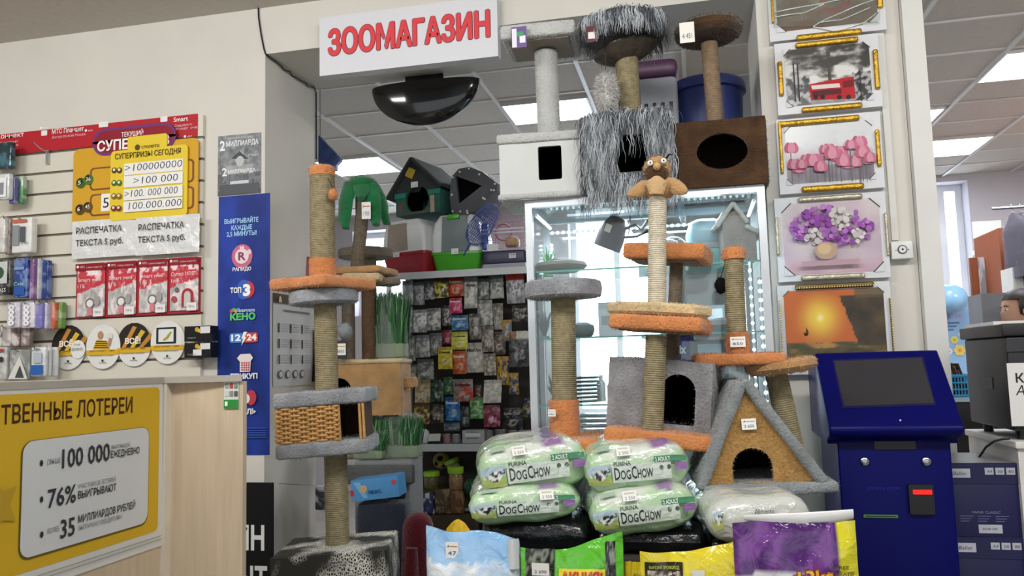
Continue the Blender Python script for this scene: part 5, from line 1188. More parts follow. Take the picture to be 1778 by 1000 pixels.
packs = [  # zoomed box, colour, second colour, text, text colour, label
 (75,110,150,290,'#6d6f72','#9a9c9e','','','leftmost grey foil packet in the top row'), (155,120,230,290,'#626467','#8d8f92','','','second grey foil packet in the top row'), (235,110,305,250,'#5b5d60','#a2a4a4','','','third grey foil packet in the top row'),
 (308,90,405,240,'#3a3620','#b9b03a','','','black and yellow packet in the top row with a white animal'), (405,85,520,230,'#9c3a22','#c45a34','Dreamies','#e8e0d8','orange red treat packet in the top row'),
 (525,85,615,315,'#8a8a84','#bdbcb4','Whiskas','#2f2f2f','long pale packet beside the orange red one in the top row'), (620,95,700,250,'#5c605f','#8c908e','','','grey green packet right of the long pale one'), (705,70,805,245,'#6a6a66','#b0afa8','','','mottled grey packet with dark print, second last in the top row'), (830,60,955,280,'#77787c','#a3a4a8','','','packet with a red top and a cat face'),
 (85,300,150,490,'#606264','#8f9193','','','leftmost grey packet in the second row'), (155,320,250,490,'#7c7e80','#c0c2c2','','','whitish foil packet in the second row'), (250,310,350,475,'#696b6c','#b2b3a8','','','grey packet with a yellowish foot in the second row'), (365,290,430,440,'#2e2c2c','#8d8b88','','','narrow dark packet left of the magenta one'),
 (415,235,505,350,'#a32a54','#c8487a','Dreamies','#f0e4e8','magenta treat packet'), (430,360,550,475,'#2f5f8c','#5a93b8','Dreamies','#e2ecf2','blue treat packet under the magenta one'), (560,350,640,540,'#57524c','#8f8a82','','','dim brown grey packet right of the blue one'), (620,250,725,440,'#8b8980','#c4c2b8','','','white packet with dark floral print'), (715,275,800,470,'#6d685f','#a09a8e','','','grey packet with a dark round picture'), (870,290,980,410,'#211d1a','#6d675c','','','dark packet at the right with pale bones'), (800,395,865,550,'#b98a1e','#5f7fa8','','','small yellow and blue packet at the right'),
 (105,510,165,695,'#5a5c5a','#8b8d88','','','leftmost grey packet in the third row'), (170,505,270,670,'#77787a','#bdbebc','','','whitish packet in the third row with small red mark'), (275,490,360,655,'#646667','#a6a8a8','','','grey packet beside the crimson one'), (365,470,430,575,'#7c2438','#a84a5c','','','small crimson packet'), (430,480,545,615,'#b5b22a','#d2cf5a','Dreamies','#4a5a2a','lime yellow treat packet under the blue one'), (335,590,435,755,'#c2a81e','#d8cb4a','Dreamies','#5a3a1a','bright yellow treat packet with a white cat'), (440,620,535,790,'#b8461e','#d2743c','Dreamies','#f2e2d4','bright orange treat packet'), (535,560,660,780,'#a8a69c','#c9c7bc','MixUps','#4a4440','large pale packet beside the bright orange one'),
 (650,440,735,630,'#6c665c','#a19a8c','','','grey brown packet above the small cream one'), (730,480,820,650,'#4c4036','#7d6c5a','','','brown packet beside the yellow and navy one'), (850,475,990,740,'#28272a','#5c5c60','','','large black packet with a white header and a puppy'),
 (115,720,180,840,'#5d5e58','#84857c','','','dim packet at the left of the fourth row'), (185,680,300,830,'#5f605e','#9c9d98','','','grey packet in the fourth row above the dog picture'), (665,640,750,800,'#7d7468','#b9b0a2','','','small cream packet with red mark'), (760,660,845,870,'#c0921e','#27305c','','','yellow and navy packet with a round emblem'), (850,780,915,940,'#b58a1c','#30406c','','','narrow yellow and navy packet at the right'),
 (165,830,275,1000,'#8a7a58','#bba886','','','beige packet with a dog picture'), (285,830,370,990,'#22382a','#5f7a66','','','dark green packet with a grey figure'), (375,810,440,940,'#2f5c38','#5c8a5c','','','mid green packet'), (445,825,585,990,'#86857e','#b03a2e','Dreamies','#2f2a28','big grey and red treat packet'), (590,870,650,980,'#3c2a22','#6a4a3a','','','small brown packet'), (665,830,790,1000,'#b3b0a6','#d0cec4','','','crooked white packet')]
lows = [(160,170,270,320,'#4a3c1c','#c0a04a','','','black and yellow packet at the foot of the peg wall'), (270,170,370,310,'#26241f','#6f6a5a','','','dark packet with a pale shape at the foot of the peg wall'), (385,120,490,295,'#1d5a9c','#3f86c0','Dreamies','#e8f0f6','large bright blue treat tub with a pink figure'), (495,190,560,340,'#1f2426','#3c4a4c','','','black packet right of the bright blue tub'), (565,125,660,280,'#3f7a3a','#8fb27c','','','light green tub'), (665,180,780,340,'#6a2038','#a85a78','','','maroon packet with pink lettering'), (800,200,945,360,'#121112','#2a2828','Little Chef','#a8a8a4','black packet with white handwriting'), (950,130,1010,270,'#2c3050','#9a8a3c','','','navy packet at the right edge'), (375,300,490,370,'#47525c','#66727c','','','grey blue packet under the bright blue tub')]
def treat(i, q, Yf):
    x0, y0, x1, y1 = Z5(q[0]), Yf(q[1]), Z5(q[2]), Yf(q[3]); Yp = YG + .02 + .05 * ((i * 7) % 5) / 5 + (.05 if (x1 - x0) * (y1 - y0) < 500 else 0)
    p = Pan((x0 + x1) / 2, (y0 + y1) / 2, Yp); A_, B_ = p.q(x0, y1), p.q(x1, y0); w, h = B_[0] - A_[0], B_[1] - A_[1]; th = .022; sd = i * 3.1; c1, c2 = H(q[4]), H(q[5])
    ramp = mixc(c1, (1, 1, 1), .25)
    def cf(u, v):
        n = fbm(u * 4 + sd, v * 6 + sd); c = mixc(c1, c2, sstep(.46, .56, n))
        if v > .86: c = mixc(c1, (0, 0, 0), .12)
        if .12 < v < .5 and hypot(u - .55, (v - .3) * 1.6) < .26 and fbm(u * 9 + sd, v * 9) > .45: c = mixc(c, H('#dcd8d0'), .6)
        if i == 8 and v > .75: c = H('#a8322e')
        if i == 8 and hypot(u - .5, (v - .52) * 1.3) < .3: c = mixc(H('#c2c2c4'), H('#4a4a4e'), sstep(.5, .55, fbm(u * 10, v * 10)))
        if i == 30 and v > .8: c = H('#c8c4b4') if u > .35 else mixc(H('#a87c4a'), H('#6a4a2a'), fbm(u * 12, v * 12))
        if q[4] == '#b3b0a6' and False: pass
        return c
    tl = .12 * sin(i * 5.3) if q[8] != 'crooked white packet' else .3
    def S(u, v, s): return (A_[0] + w * u + tl * .25 * h * (v - .5), s * th * (max(0, sin(pi * u)) ** .6) * (max(0, sin(pi * min(1, v * 1.06))) ** .5) * -.5 + th * .5 + .002 * noise.noise((u * 5, v * 6, sd)), A_[1] + h * v)
    p.mb.grid(lambda u, v: S(u, v, 1), 12, 16, PRF, colfn=cf); p.mb.grid(lambda u, v: S(u, v, -1), 6, 8, PRF, col=q[4])
    if q[6]:
        hh = min(h * .12, w * .2); p.mb.text(q[6], A_[0] + w * .12, A_[1] + h * .7, hh, PRT, w=w * .76, y=-.0025, col=q[7], bold=.03)
    o = p.done('treat_packet', q[8] if 'peg wall' in q[8] else q[8] + ' on the peg wall', 'pet treats', 'treat packets on the peg wall', smooth=True)
    m = MB(); xm = A_[0] + w * .5 + tl * .12 * h; d = YG + .24 - Yp
    m.tube([(xm, d, B_[1] - .012), (xm, -.006, B_[1] - .010), (xm, -.012, B_[1] - .002)], .002, STEEL, 5); m.build('hook', o)
for i, q in enumerate(packs): treat(i, q, Y5)
for i, q in enumerate(lows): treat(50 + i, q, Y6)
# goods on the lower shelf
ZL = zl + .001
def g6(x): return 680 + x / 4.165
def tin(x0, x1, y0, col, lb, top='#8d8f90'):
    m_ = mpp(g6((x0 + x1) / 2), 760, YG); r = (x1 - x0) / 4.165 / 2 * m_; h = (440 - y0) / 4.165 * m_; x = at(g6((x0 + x1) / 2), 765, YG + .03).x
    t = thing('food_tin', lb, 'tin', (x, YG + .03, ZL)); m = MB(); m.lathe([(r, .002), (r, h - .004)], plain('tin_' + col, col, .35), 24); m.build('label_band', t)
    m = MB(); m.lathe([(r * .96, 0), (r * 1.02, .003), (r * .98, .005)], STEEL, 24); m.lathe([(r * .9, h - .005), (r * 1.02, h - .003), (r * 1.02, h), (r * .9, h - .001)], STEEL, 24); m.build('rim', t)
for x0, x1, y0, c, lb in ((672, 740, 350, '#6c6a66', 'grey tin right of the pale carton on the lower shelf'), (748, 835, 345, '#5d5c5a', 'second grey tin from the pale carton on the lower shelf'), (840, 915, 350, '#6a6153', 'brownish tin on the lower shelf'), (917, 1005, 350, '#55524e', 'dark tin at the right end of the lower shelf'), (367, 430, 375, '#8a6a66', 'small reddish tin on the lower shelf'), (436, 500, 378, '#7b7d80', 'small grey tin between the reddish tin and the pale carton')): tin(x0, x1, y0, c, lb)
def g6y(y): return 660 + y / 4.165
def gcar(nm, x0, y0, x1, y1, col, lb, cat='box', Y=YG - .02, dep=.1, deco=None, z=None):
    o = carton(nm, g6(x0), g6y(y0), g6(x1), g6y(y1), Y, col, lb, cat, dep, deco); base_to(o, ZL if z is None else z); return o
gcar('carton', 512, 350, 668, 445, '#9fa0a0', 'pale grey open carton in the middle of the lower shelf', deco=lambda p: (p.rect(g6(530), g6y(372), g6(640), g6y(395), '#c4c5c4', 1), p.text('Friskies', g6(545), g6y(372), g6(630), 5, '#5a5a5c', 2), p.rect(g6(540), g6y(405), g6(630), g6y(412), '#6c6d70', 1)))
gcar('display_tray', 262, 400, 360, 445, '#1d1d1f', 'black tray with a white price card on the lower shelf', deco=lambda p: p.poly([(g6(268), g6y(375)), (g6(355), g6y(372)), (g6(350), g6y(425)), (g6(262), g6y(428))], '#c9c9c6', 1))
tag(MB().lathe([(.02, 0), (.03, .01), (.034, .04), (.03, .07), (.015, .085)], plain('paper_roll', '#c4c6c2', .6), 20).build('paper_roll', None, (at(g6(236), 760, YG).x, YG, ZL)), 'white paper roll at the left end of the lower shelf', 'roll')
gcar('carton', 806, 424, 862, 498, '#8c1a1a', 'red carton behind the orange base of the grey disc post', Y=YG - .3, z=0.0)
r_ = [o for o in bpy.data.objects if o.name.startswith('carton')][-1]; r_.location.z = at(880, 770, YG - .3).z
tag(MB().box(-.08, .08, 0, .1, 0, r_.location.z + min(v.co.z for v in r_.data.vertices) - .001, plain('cardboard_brown', '#5a4632', .8)).build('cardboard_box', None, (at(881, 780, YG - .3).x, YG - .3, 0), smooth=False), 'brown cardboard box carrying the red carton', 'box')
# jars below the lower shelf
ZB = zz2 + .001
LIME = plain('lime_lid', '#8fbf2c', .35); YEL = plain('yellow_lid', '#b9a81e', .35)
def jar(x0, y0, x1, y1, lid, body, lb, tilt=0, Y=YG):
    p0, p1 = at(g6(x0), g6y(y1), Y), at(g6(x1), g6y(y0), Y); w = p1.x - p0.x; h = p1.z - p0.z; r = w / 2
    t = thing('treat_jar', lb, 'jar', ((p0.x + p1.x) / 2, Y, p0.z), 0, tilt)
    m = MB(); m.lathe([(r * .8, 0), (r * .9, h * .08), (r * .9, h * .6), (r * .75, h * .72)], plain('jar_' + body, body, .2, var=.35, scale=60), 24); m.build('body', t)
    m = MB(); m.lathe([(r * .92, h * .7), (r, h * .74), (r, h * .96), (r * .9, h), (r * .3, h)], lid, 24); m.build('lid', t); return t
shz = {}
j = [jar(235, 655, 345, 780, LIME, '#5d5334', 'clear jar of brown treats with a lime lid at the left under the lower shelf'), jar(410, 625, 520, 790, LIME, '#8d6c4e', 'jar of tan treats with a lime lid in the middle under the lower shelf', Y=YG - .03), jar(415, 565, 520, 680, LIME, '#7b7a70', 'tilted jar with a lime lid behind the middle jar', -22, YG + .12), jar(590, 540, 700, 720, YEL, '#7d7a6e', 'tilted jar with a yellow lid under the lower shelf', 30, YG + .05)]
for k in j: pass
tray_z = min(j[0].location.z, j[1].location.z)
tag(MB().box(at(g6(225), 850, YG).x, at(g6(720), 850, YG).x, YG - .055, YG + .2, ZB, tray_z - .001, plain('olive_carton', '#3c3a26', .8)).build('stock_carton', smooth=False), 'dark olive carton on the bottom shelf carrying the jars', 'box')
j[0].location.z = j[1].location.z = tray_z
j[2].location.z = tray_z + .07; j[3].location.z = tray_z + .03
c = at(g6(590), g6y(770), YG - .1); tag(MB().ell((0, 0, 0), (.055, .05, .055), plain('bottle_green', '#0f3f22', .2), 22, 14).build('toy_ball', None, (c.x, YG - .11, c.z)), 'glossy dark green ball among the jars', 'ball')
c = at(g6(312), g6y(602), YG); t = thing('plush_cushion', 'round yellow cushion with dark patches behind the lime lidded jar', 'cushion', (c.x, YG + .13, c.z)); MB().ell((0, 0, 0), (.055, .03, .05), plush('mustard_plush', '#8f7f28')).build('body', t)
m = MB(); m.ell((.0, -.022, .015), (.02, .012, .018), DARK); m.ell((-.025, -.022, -.015), (.012, .01, .012), DARK); m.ell((.02, -.02, -.028), (.012, .01, .01), DARK); m.build('patches', t)
def lowpack(x0, y0, x1, y1, c, c2, lb, Y, txt=None):
    return pack('treat_bag', g6(x0), g6y(y0), g6(x1), g6y(y1), c, lb, 'pet treats', .05, Y=Y, hook=False, col2=c2, deco=(lambda p: p.text(txt, g6(x0 + 20), g6y(y1 - 20), g6(x1 - 30), 9, '#a0804a', 10)) if txt else None)
o = lowpack(310, 790, 415, 970, '#4a3a28', '#7a684c', 'brown clear bag of treats at the left under the jars', YG - .14, 'PET'); o2 = lowpack(415, 800, 515, 970, '#5a3c26', '#8a6240', 'reddish brown bag of treats right of the brown clear bag', YG - .13)
o3 = lowpack(228, 815, 302, 965, '#1c2450', '#c2c4c8', 'navy and white bag beside the dark red bed', YG - .15)
plz = min(o_.location.z + min(v.co.z for v in o_.data.vertices) for o_ in (o, o2, o3)) 
tag(MB().box(o3.location.x - .12, o2.location.x + .12, YG - .16, YG - .07, 0, plz - .001, plain('brown_carton', '#3d2f22', .85)).build('stock_carton', smooth=False), 'dark brown carton on the floor before the shelving', 'box')
for q in (o, o2, o3): base_to(q, plz)
# --- goods on the top shelf
ZT = zt + .002
def bxx(px, y=430, Y=YG): return at(px, y, Y).x
def litter_box(name, lb, x0, x1, ytop, ymid, ybot, tub, door, Y, rz=0, group=None):
    m_ = mpp((x0 + x1) / 2, 430, Y); w = (x1 - x0) * m_; t = thing(name, lb, 'litter box', (bxx((x0 + x1) / 2), Y, ZT), rz); hz = (ybot - ymid) * m_; ht = (ybot - ytop) * m_; d = .36
    def frus(mb, w0, w1, z0, z1, d0, d1, mat, r0=.03):
        vs = []; n = 8
        k0, k1 = (d - d0) * (.5 if mat is tub else .12), (d - d1) * (.5 if mat is tub else .12)
        o0 = rrect(-w0 / 2, k0, w0 / 2, k0 + d0, r0); o1 = rrect(-w1 / 2, k1, w1 / 2, k1 + d1, r0); N = len(o0)
        mb.add([(a, b, z0) for a, b in o0] + [(a, b, z1) for a, b in o1], [tuple(range(N - 1, -1, -1)), tuple(range(N, 2 * N))] + [(i, (i + 1) % N, N + (i + 1) % N, N + i) for i in range(N)], mat)
    m = MB(); frus(m, w * .84, w * .98, 0, hz, d * .84, d * .98, tub); frus(m, w * 1.0, w * 1.0, hz - .012, hz + .004, d, d, tub); m.build('tub', t)
    m = MB(); frus(m, w * .97, w * .95, hz + .005, hz + (ht - hz) * .45, d * .97, d * .93, WHITEPL); frus(m, w * .95, w * .86, hz + (ht - hz) * .45, hz + (ht - hz) * .8, d * .93, d * .8, WHITEPL); frus(m, w * .86, w * .66, hz + (ht - hz) * .8, ht, d * .8, d * .55, WHITEPL); ho = m.build('hood', t)
    return t, w, hz, ht, d
WHITEPL = plain('white_plastic', '#cfd1d0', .35, var=.03)
GT = plain('green_tub', '#3f9c1e', .35); RT = plain('red_tub', '#8f1626', .35); DOOR = plain('smoked_door', '#6f7a7c', .15); DOOR2 = plain('beige_door', '#8f8276', .25)
t, w, hz, ht, d = litter_box('litter_box', 'white hooded litter box with a bright green tub and green latch on the top shelf', 748, 838, 374, 438, 469, GT, DOOR, YG - .03, 0)
m = MB(); m.prism([(-w * .27, hz + .005), (w * .27, hz + .005), (w * .23, ht * .97), (-w * .24, ht * .97)], -.004, .05, DOOR); m.build('flap_door', t)
m = MB(); m.rbox((-w * .02, -.006, ht - .016), (w * .24, .02, .03), .005, GT); m.build('latch', t)
pricetag(t, -w * .0, -.012, hz + .004, .045, .034, '#dfe0d8', '1 300')
t, w, hz, ht, d = litter_box('litter_box', 'white hooded litter box with a dark red tub and beige door on the top shelf', 655, 748, 386, 441, 475, RT, DOOR2, YG - .03, -18)
m = MB(); m.prism([(-w * .34, hz + .008), (w * .12, hz + .016), (w * .08, ht * .93), (-w * .30, ht * .93)], -.004, .05, DOOR2); m.build('flap_door', t)
pricetag(t, -w * .12, -.01, hz - .008, .05, .03, '#cfd0cc', '1 250')
# green and black cat house on the litter boxes
GH = thing('cat_house', 'black and teal cat house with a pitched roof and round doorway on the litter boxes', 'cat house', (bxx(722, 380), YG - .02, ZT + ht + .03), -14)
hx = lambda px: P(GH, px, 340).x
hz_ = lambda py: P(GH, 722, py).z
TEAL = plain('teal_fabric', '#1f5348', .85, var=.3, scale=25); BLK = plain('black_fabric', '#2a302f', .9, var=.15); BRF = plain('brown_fabric', '#5a4a42', .9)
x0, x1 = hx(682), hx(771); zb_ = 0; ze = hz_(332); za = hz_(276); xc = hx(719)
m_h = mpp(720, 340, YG); RH = 22.5 * m_h; hcx_, hcz_ = hx(725), hz_(347)
m = MB(); holed(m, None, [(hcx_ + a, hcz_ + b) for a, b in oval(RH, RH)], (hcx_, hcz_), 0, .02, TEAL, outer=[(x0, 0), (x1, 0), (x1, ze), (xc, za - .02), (x0, ze)])
m.box(x0, x0 + .02, .02, .3, 0, ze, TEAL); m.box(x1 - .02, x1, .02, .3, 0, ze, TEAL); m.box(x0 + .02, x1 - .02, .28, .3, 0, ze, TEAL); m.box(x0 + .02, x1 - .02, .02, .28, 0, .01, TEAL)
bo_ = m.build('body', GH, smooth=False)
i = MB(); i.add([(a, b, c) for a in (x0 + .022, x1 - .022) for b in (.022, .275) for c in (.012, ze - .002)], [(0, 2, 3, 1), (4, 5, 7, 6), (0, 4, 6, 2), (1, 3, 7, 5)], HOLLOW); i.prism([(x0 + .01, ze), (x1 - .01, ze), (xc, za - .03)], .2, .21, HOLLOW); i.build('lining', bo_, smooth=False)  # black inside faces paint the shade behind the doorway
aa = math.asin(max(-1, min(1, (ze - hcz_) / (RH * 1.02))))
arc = [(hcx_ + RH * 1.02 * cos(pi - aa - (pi - 2 * aa) * k / 16), hcz_ + RH * 1.02 * sin(pi - aa - (pi - 2 * aa) * k / 16)) for k in range(17)]
m = MB(); m.prism([(x0 - .01, ze)] + arc + [(x1 + .01, ze), (xc, za - .02)], -.006, -.0005, BLK); m.build('gable', GH, smooth=False)
for sg, xe in ((-1, hx(669)), (1, hx(778))):
    r_ = MB(); p0 = Vector((xe, 0, hz_(341 if sg < 0 else 330))); p1 = Vector((xc, 0, za)); L = (p1 - p0).length; dd = (p1 - p0).normalized()
    r_.X = Matrix.Translation((p0 + p1) / 2 + Vector((0, .14, 0))) @ Matrix.Rotation(-atan2(dd.z, dd.x), 4, 'Y'); r_.rbox((0, 0, .0), (L + .01, .36, .022), .01, BLK); r_.build('roof_side', GH)
m = MB(); TB = plain('teal_band', '#14705c', .7); m.box(x0 - .004, hcx_ - RH * .97, -.008, -.001, ze - .035, ze - .004, TB); m.box(hcx_ + RH * .97, x1 + .004, -.008, -.001, ze - .035, ze - .004, TB); m.build('band', GH, smooth=False)
m = MB(); m.box(x0 + .02, x0 + .055, -.004, -.001, .02, ze - .06, BRF); m.box(x1 - .068, x1 - .04, -.006, -.001, .0, ze - .04, plain('tan_strip', '#9c8c78', .8)); m.box(x0 + .06, x1 - .08, -.004, -.001, .004, .018, BRF); m.build('trim_patches', GH, smooth=False)
q_ = MB(); q_.X = Matrix.Translation((hx(714), -.012, hz_(300))) @ Matrix.Rotation(radians(28), 4, 'Y'); q_.box(-.03, .03, -.002, 0, -.03, .03, PRT, '#b99a3a'); q_.build('price_tag', GH, smooth=False)['label'] = 'yellow price tag'
pricetag(GH, hx(722), -.012, hz_(321), .05, .035, '#dcdcd8', '2 900')
# grey dotted tent on the green litter box
TN = thing('cat_tent', 'grey cat tent with white dots and a triangular opening, tipped on the green litter box', 'cat tent', (bxx(812, 372), YG - .02, ZT + ht + .002), -6)
s_ = mpp(820, 330, YG); TG = plain('tent_grey', '#4b4c50', .8, var=.1); q0 = P(TN, 812, 372)
def tp_(px, py): w_ = P(TN, px, py); return (w_.x, max(0, w_.z - q0.z))
m = MB()
out = [tp_(*q) for q in ((812, 372), (846, 346), (864, 330), (866, 318), (838, 297), (815, 288), (796, 291), (783, 304), (779, 338), (783, 368), (797, 374))]
tri_ = [tp_(*q) for q in ((796, 352), (838, 321), (790, 303))]
holed(m, None, tri_, tp_(806, 325), 0, .03, TG, outer=out)
N = len(out); m.add([(a, y, b) for y in (.03, .16, .26) for a, b in [(p[0] * (1 if y < .2 else .8), p[1] * (1 if y < .2 else .9)) for p in out]], [(r_ * N + i, r_ * N + (i + 1) % N, (r_ + 1) * N + (i + 1) % N, (r_ + 1) * N + i) for r_ in range(2) for i in range(N)] + [tuple(range(2 * N, 3 * N))], TG)
bo_ = m.build('shell', TN)
i = MB(); i.prism([(a * 1.15, b * 1.02) for a, b in tri_], .05, .055, HOLLOW); i.build('lining', bo_, smooth=False)  # black sheet paints the shade inside the tent opening
m = MB(); DOT = plain('dot_white', '#c9c9c6', .8)
for k in range(26):
    e = [3, 4, 5, 6][k % 4]; a, b = out[e], out[(e + 1) % N]; u = random.random(); q = (a[0] + (b[0] - a[0]) * u, random.uniform(.03, .2), a[1] + (b[1] - a[1]) * u); m.ell(q, (.013, .012, .011), DOT, 8, 6)
for k in range(14):
    a, c_ = out[k % N], tp_(806, 325); f_ = .84 + .08 * (k % 2); m.ell((a[0] * f_ + c_[0] * (1 - f_), 0, a[1] * f_ + c_[1] * (1 - f_)), (.007, .004, .007), DOT, 8, 6)
m.build('dots', TN); 
# cage and blue scoop at the right end of the shelf
CG = thing('hamster_cage', 'hamster cage with pink wires on a navy base at the top shelf end', 'cage', (bxx(876, 455), YG - .02, ZT), 0)
s_ = mpp(876, 430, YG); x0, x1 = -38 * s_, 37 * s_; NV = plain('navy_base', '#1c1f46', .4)
m = MB(); m.rbox((0, .14, 19 * s_), (x1 - x0, .28, 24 * s_), .012, NV); m.build('base', CG); MB().box(x0 + .01, x1 - .0, -.004, .28, 0, 8 * s_, plain('cage_foot', '#8e9298', .4)).build('foot', CG, smooth=False)
WR = plain('pink_wire', '#b58a9a', .4); m = MB(); zt_ = 92 * s_
for k in range(17): x = x0 + .006 + (x1 - x0 - .012) * k / 16; m.tube([(x, .0, 30 * s_), (x, 0, zt_)], .0013, WR, 4); m.tube([(x, .27, 30 * s_), (x, .27, zt_)], .0013, WR, 4)
for k in range(9): z = 34 * s_ + (zt_ - 34 * s_) * k / 8; m.tube([(x0 + .006, 0, z), (x1 - .006, 0, z), (x1 - .006, .27, z), (x0 + .006, .27, z), (x0 + .006, 0, z)], .0013, WR, 4)
m.build('wires', CG)
m = MB(); 
for z in (60, 66): m.tube([(x0 + .004, -.008, z * s_), (x1 - .004, -.008, z * s_)], .005, WHITEPL, 8)
m.build('white_bars', CG)
m = MB(); m.tube([(-.02 + .05 * cos(2 * pi * k / 24), .1, 66 * s_ + .05 * sin(2 * pi * k / 24)) for k in range(25)], .006, plain('pink_plastic', '#b56a78', .35), 8); m.build('wheel', CG)
m = MB(); m.rbox((.03, .12, 48 * s_), (.08, .1, .06), .015, plain('ochre_plastic', '#a8904a', .4)); m.build('inner_house', CG)
MB().rbox((x0 + .02, .02, 56 * s_), (.04, .05, 46 * s_), .012, plain('blue_tube', '#2f4f9c', .3)).build('blue_panel', CG)
pricetag(CG, -18 * s_, -.012, 36 * s_, .07, .04, '#d8d8d8', None, stripe=None); pricetag(CG, 16 * s_, -.012, 20 * s_, .045, .03, '#c8bcc4', None, stripe='#8a3a4a')
SC_ = thing('mesh_scoop', 'blue plastic mesh scoop leaning between the dotted tent and the hamster cage', 'scoop', (bxx(842, 370), YG - .06, ZT + .27), -8, 38)
BLM = plain('blue_mesh', '#3f5296', .4); m = MB(); s_ = mpp(842, 360, YG)
rx, rz_ = 20 * s_, 38 * s_
m.tube([(rx * cos(2 * pi * k / 28) * (1 - .25 * sin(2 * pi * k / 28)), 0, rz_ * sin(2 * pi * k / 28)) for k in range(29)], .004, BLM, 6)
for k in range(-5, 6):
    x = rx * k / 5.5; L = rz_ * sqrt(max(0, 1 - (x / rx) ** 2)) * .96
    for sg in (-1, 1): m.tube([(x + .5 * L * sg * .4, 0, -L), (x - .5 * L * sg * .4, 0, L)], .0018, BLM, 4)
for k in range(-7, 8): z = rz_ * k / 8; m.tube([(-rx * .9 * sqrt(1 - (z / rz_) ** 2), 0, z), (rx * .9 * sqrt(1 - (z / rz_) ** 2), 0, z)], .0015, BLM, 4)
m.build('net', SC_); MB().tube([(0, 0, -rz_), (.0, .02, -rz_ - .09)], .006, BLM, 6).build('handle', SC_)
# blue bag high behind the pillar corner
bl = thing('blue_bag', 'blue plastic bag hanging high behind the pillar corner', 'bag', at(572, 268, 4.3)); m = MB()
oq = [Lc(bl, at(px, py, 4.3)) for px, py in ((556, 236), (566, 248), (580, 262), (593, 278), (584, 287), (584, 296), (556, 298))]
m.prism([(q.x, q.z) for q in oq], -.03, .03, plain('blue_film', '#27407c', .25, var=.35, scale=20, bump=.5, bscale=30)); m.build('bag', bl, bevel=.006)
MB().tube([(oq[0].x, 0, oq[0].z), (oq[0].x, 0, 2.99 - bl.location.z)], .002, BLACK, 4).build('hanging_cord', bl)
# ------------------------------------------------------------------ grass in plastic bags, grey house, boxes
def grass_bag(lb, cx, y0, y1, hw_px, Y, yg0, yg1):
    m_ = mpp(cx, (y0 + y1) / 2, Y); o = at(cx, y1, Y); t = thing('grass_bag', lb, 'artificial grass', (o.x, Y, o.z)); g = MB(); R = random.random
    GM = [plain('blade_dark', '#123f1c', .7), plain('blade_mid', '#1f5f2a', .7), plain('blade_light', '#5f8f5a', .7)]
    za, zb_ = (y1 - yg1) * m_, (y1 - yg0) * m_; w = hw_px * m_
    for i in range(1500):
        x = (R() * 2 - 1) * w * .85; y = (R() - .5) * .1; h = (zb_ - za) * (.6 + .5 * R()); dx = (R() - .5) * .05; k = .0034
        g.add([(x - k, y, za), (x + k, y, za), (x + dx * .5 + k, y, za + h * .6), (x + dx * .5 - k, y, za + h * .6), (x + dx, y + .01, za + h)], [(0, 1, 2, 3), (3, 2, 4)], GM[min(2, int(R() * 2.4))])
    o_ = g.build('blades', t); o_['kind'] = 'stuff'
    MB().rbox((0, 0, za * .5 + .004), (w * 1.7, .1, za + .006), .012, plain('sod', '#7f8a70', .9)).build('root_mat', t)
    b = MB(); H_ = (y1 - y0) * m_
    def bag(s): return lambda u, v: (w * (u * 2 - 1) * (1 - .12 * v), s * (.075 * sin(pi * u) * (1 - .55 * v) + .006 * noise.noise((u * 6, v * 8, cx))), H_ * v)
    b.grid(bag(-1), 16, 20, FILM); b.grid(bag(1), 10, 10, FILM); b.build('plastic_bag', t); return t
FILM = clear('plastic_film', '#f0f4f0', .10, .12, .6, .06, '#cfd8d0')
g1 = grass_bag('plastic bag of tall dark green grass on the tan plush house', 674, 510, 627, 36, 3.87, 520, 604)
g1.location.z = ROOF_Z + .005
g2 = grass_bag('plastic bag of green grass below the tan plush house', 690, 728, 800, 45, 3.74, 734, 780)
g3 = grass_bag('smaller plastic bag of green grass half hidden behind the wicker basket', 645, 760, 806, 30, 3.69, 764, 792)
# grey plush house with boxes in front
GB = thing('cat_house', 'grey felt cat house with a dark window behind the blue carton', 'cat house', (at(676, 940, 3.62).x, 3.62, 0), 2)
hx = lambda px, y=850: P(GB, px, y).x
hz_ = lambda py: P(GB, 676, py).z
zt_ = hz_(800)
m = MB(); m.rbox(((hx(616) + hx(711)) / 2, .11, zt_ / 2), (hx(711) - hx(616), .22, zt_), .012, plain('felt_grey', '#77777a', .95, var=.1)); m.build('body', GB)
m = MB(); m.prism(rrect(hx(672), hz_(868), hx(704), hz_(822), .02), -.004, .01, plain('window_felt', '#2b2b2c', .95)); m.build('window_panel', GB, smooth=False)
MB().rbox(((hx(606) + hx(722)) / 2, -.03, (hz_(838) + hz_(806)) / 2), (hx(722) - hx(606), .05, hz_(806) - hz_(838)), .01, plain('dark_felt', '#3d3c3e', .95)).build('dark_fold', GB)
b = MB(); b.grid(lambda u, v: (hx(600) + (hx(722) - hx(600)) * u, -.06 - .01 * noise.noise((u * 9, v * 5, 1)), hz_(842) + (hz_(800) - hz_(842)) * v + .02 * u), 24, 8, FILM); b.build('plastic_wrap', GB)
for g in (g2, g3): g.location.z = max(g.location.z, zt_ + .002)
CU = thing('folded_bed', 'blue grey folded pet bed standing under the blue carton', 'pet bed', (at(662, 960, 3.40).x, 3.40, 0), 6)
hx = lambda px, y=900: P(CU, px, y).x
hz_ = lambda py: P(CU, 662, py).z
zc = hz_(872)
MB().rbox(((hx(618) + hx(704)) / 2, .06, zc * .5), (hx(704) - hx(618), .12, zc), .03, plush('blue_grey_plush', '#2c3240', .15), .05, .006).build('cushion', CU, fuzz=(2500, .006))
BB = Pan(652, 856, 3.38); a, b = BB.q(612, 878), BB.q(690, 842)
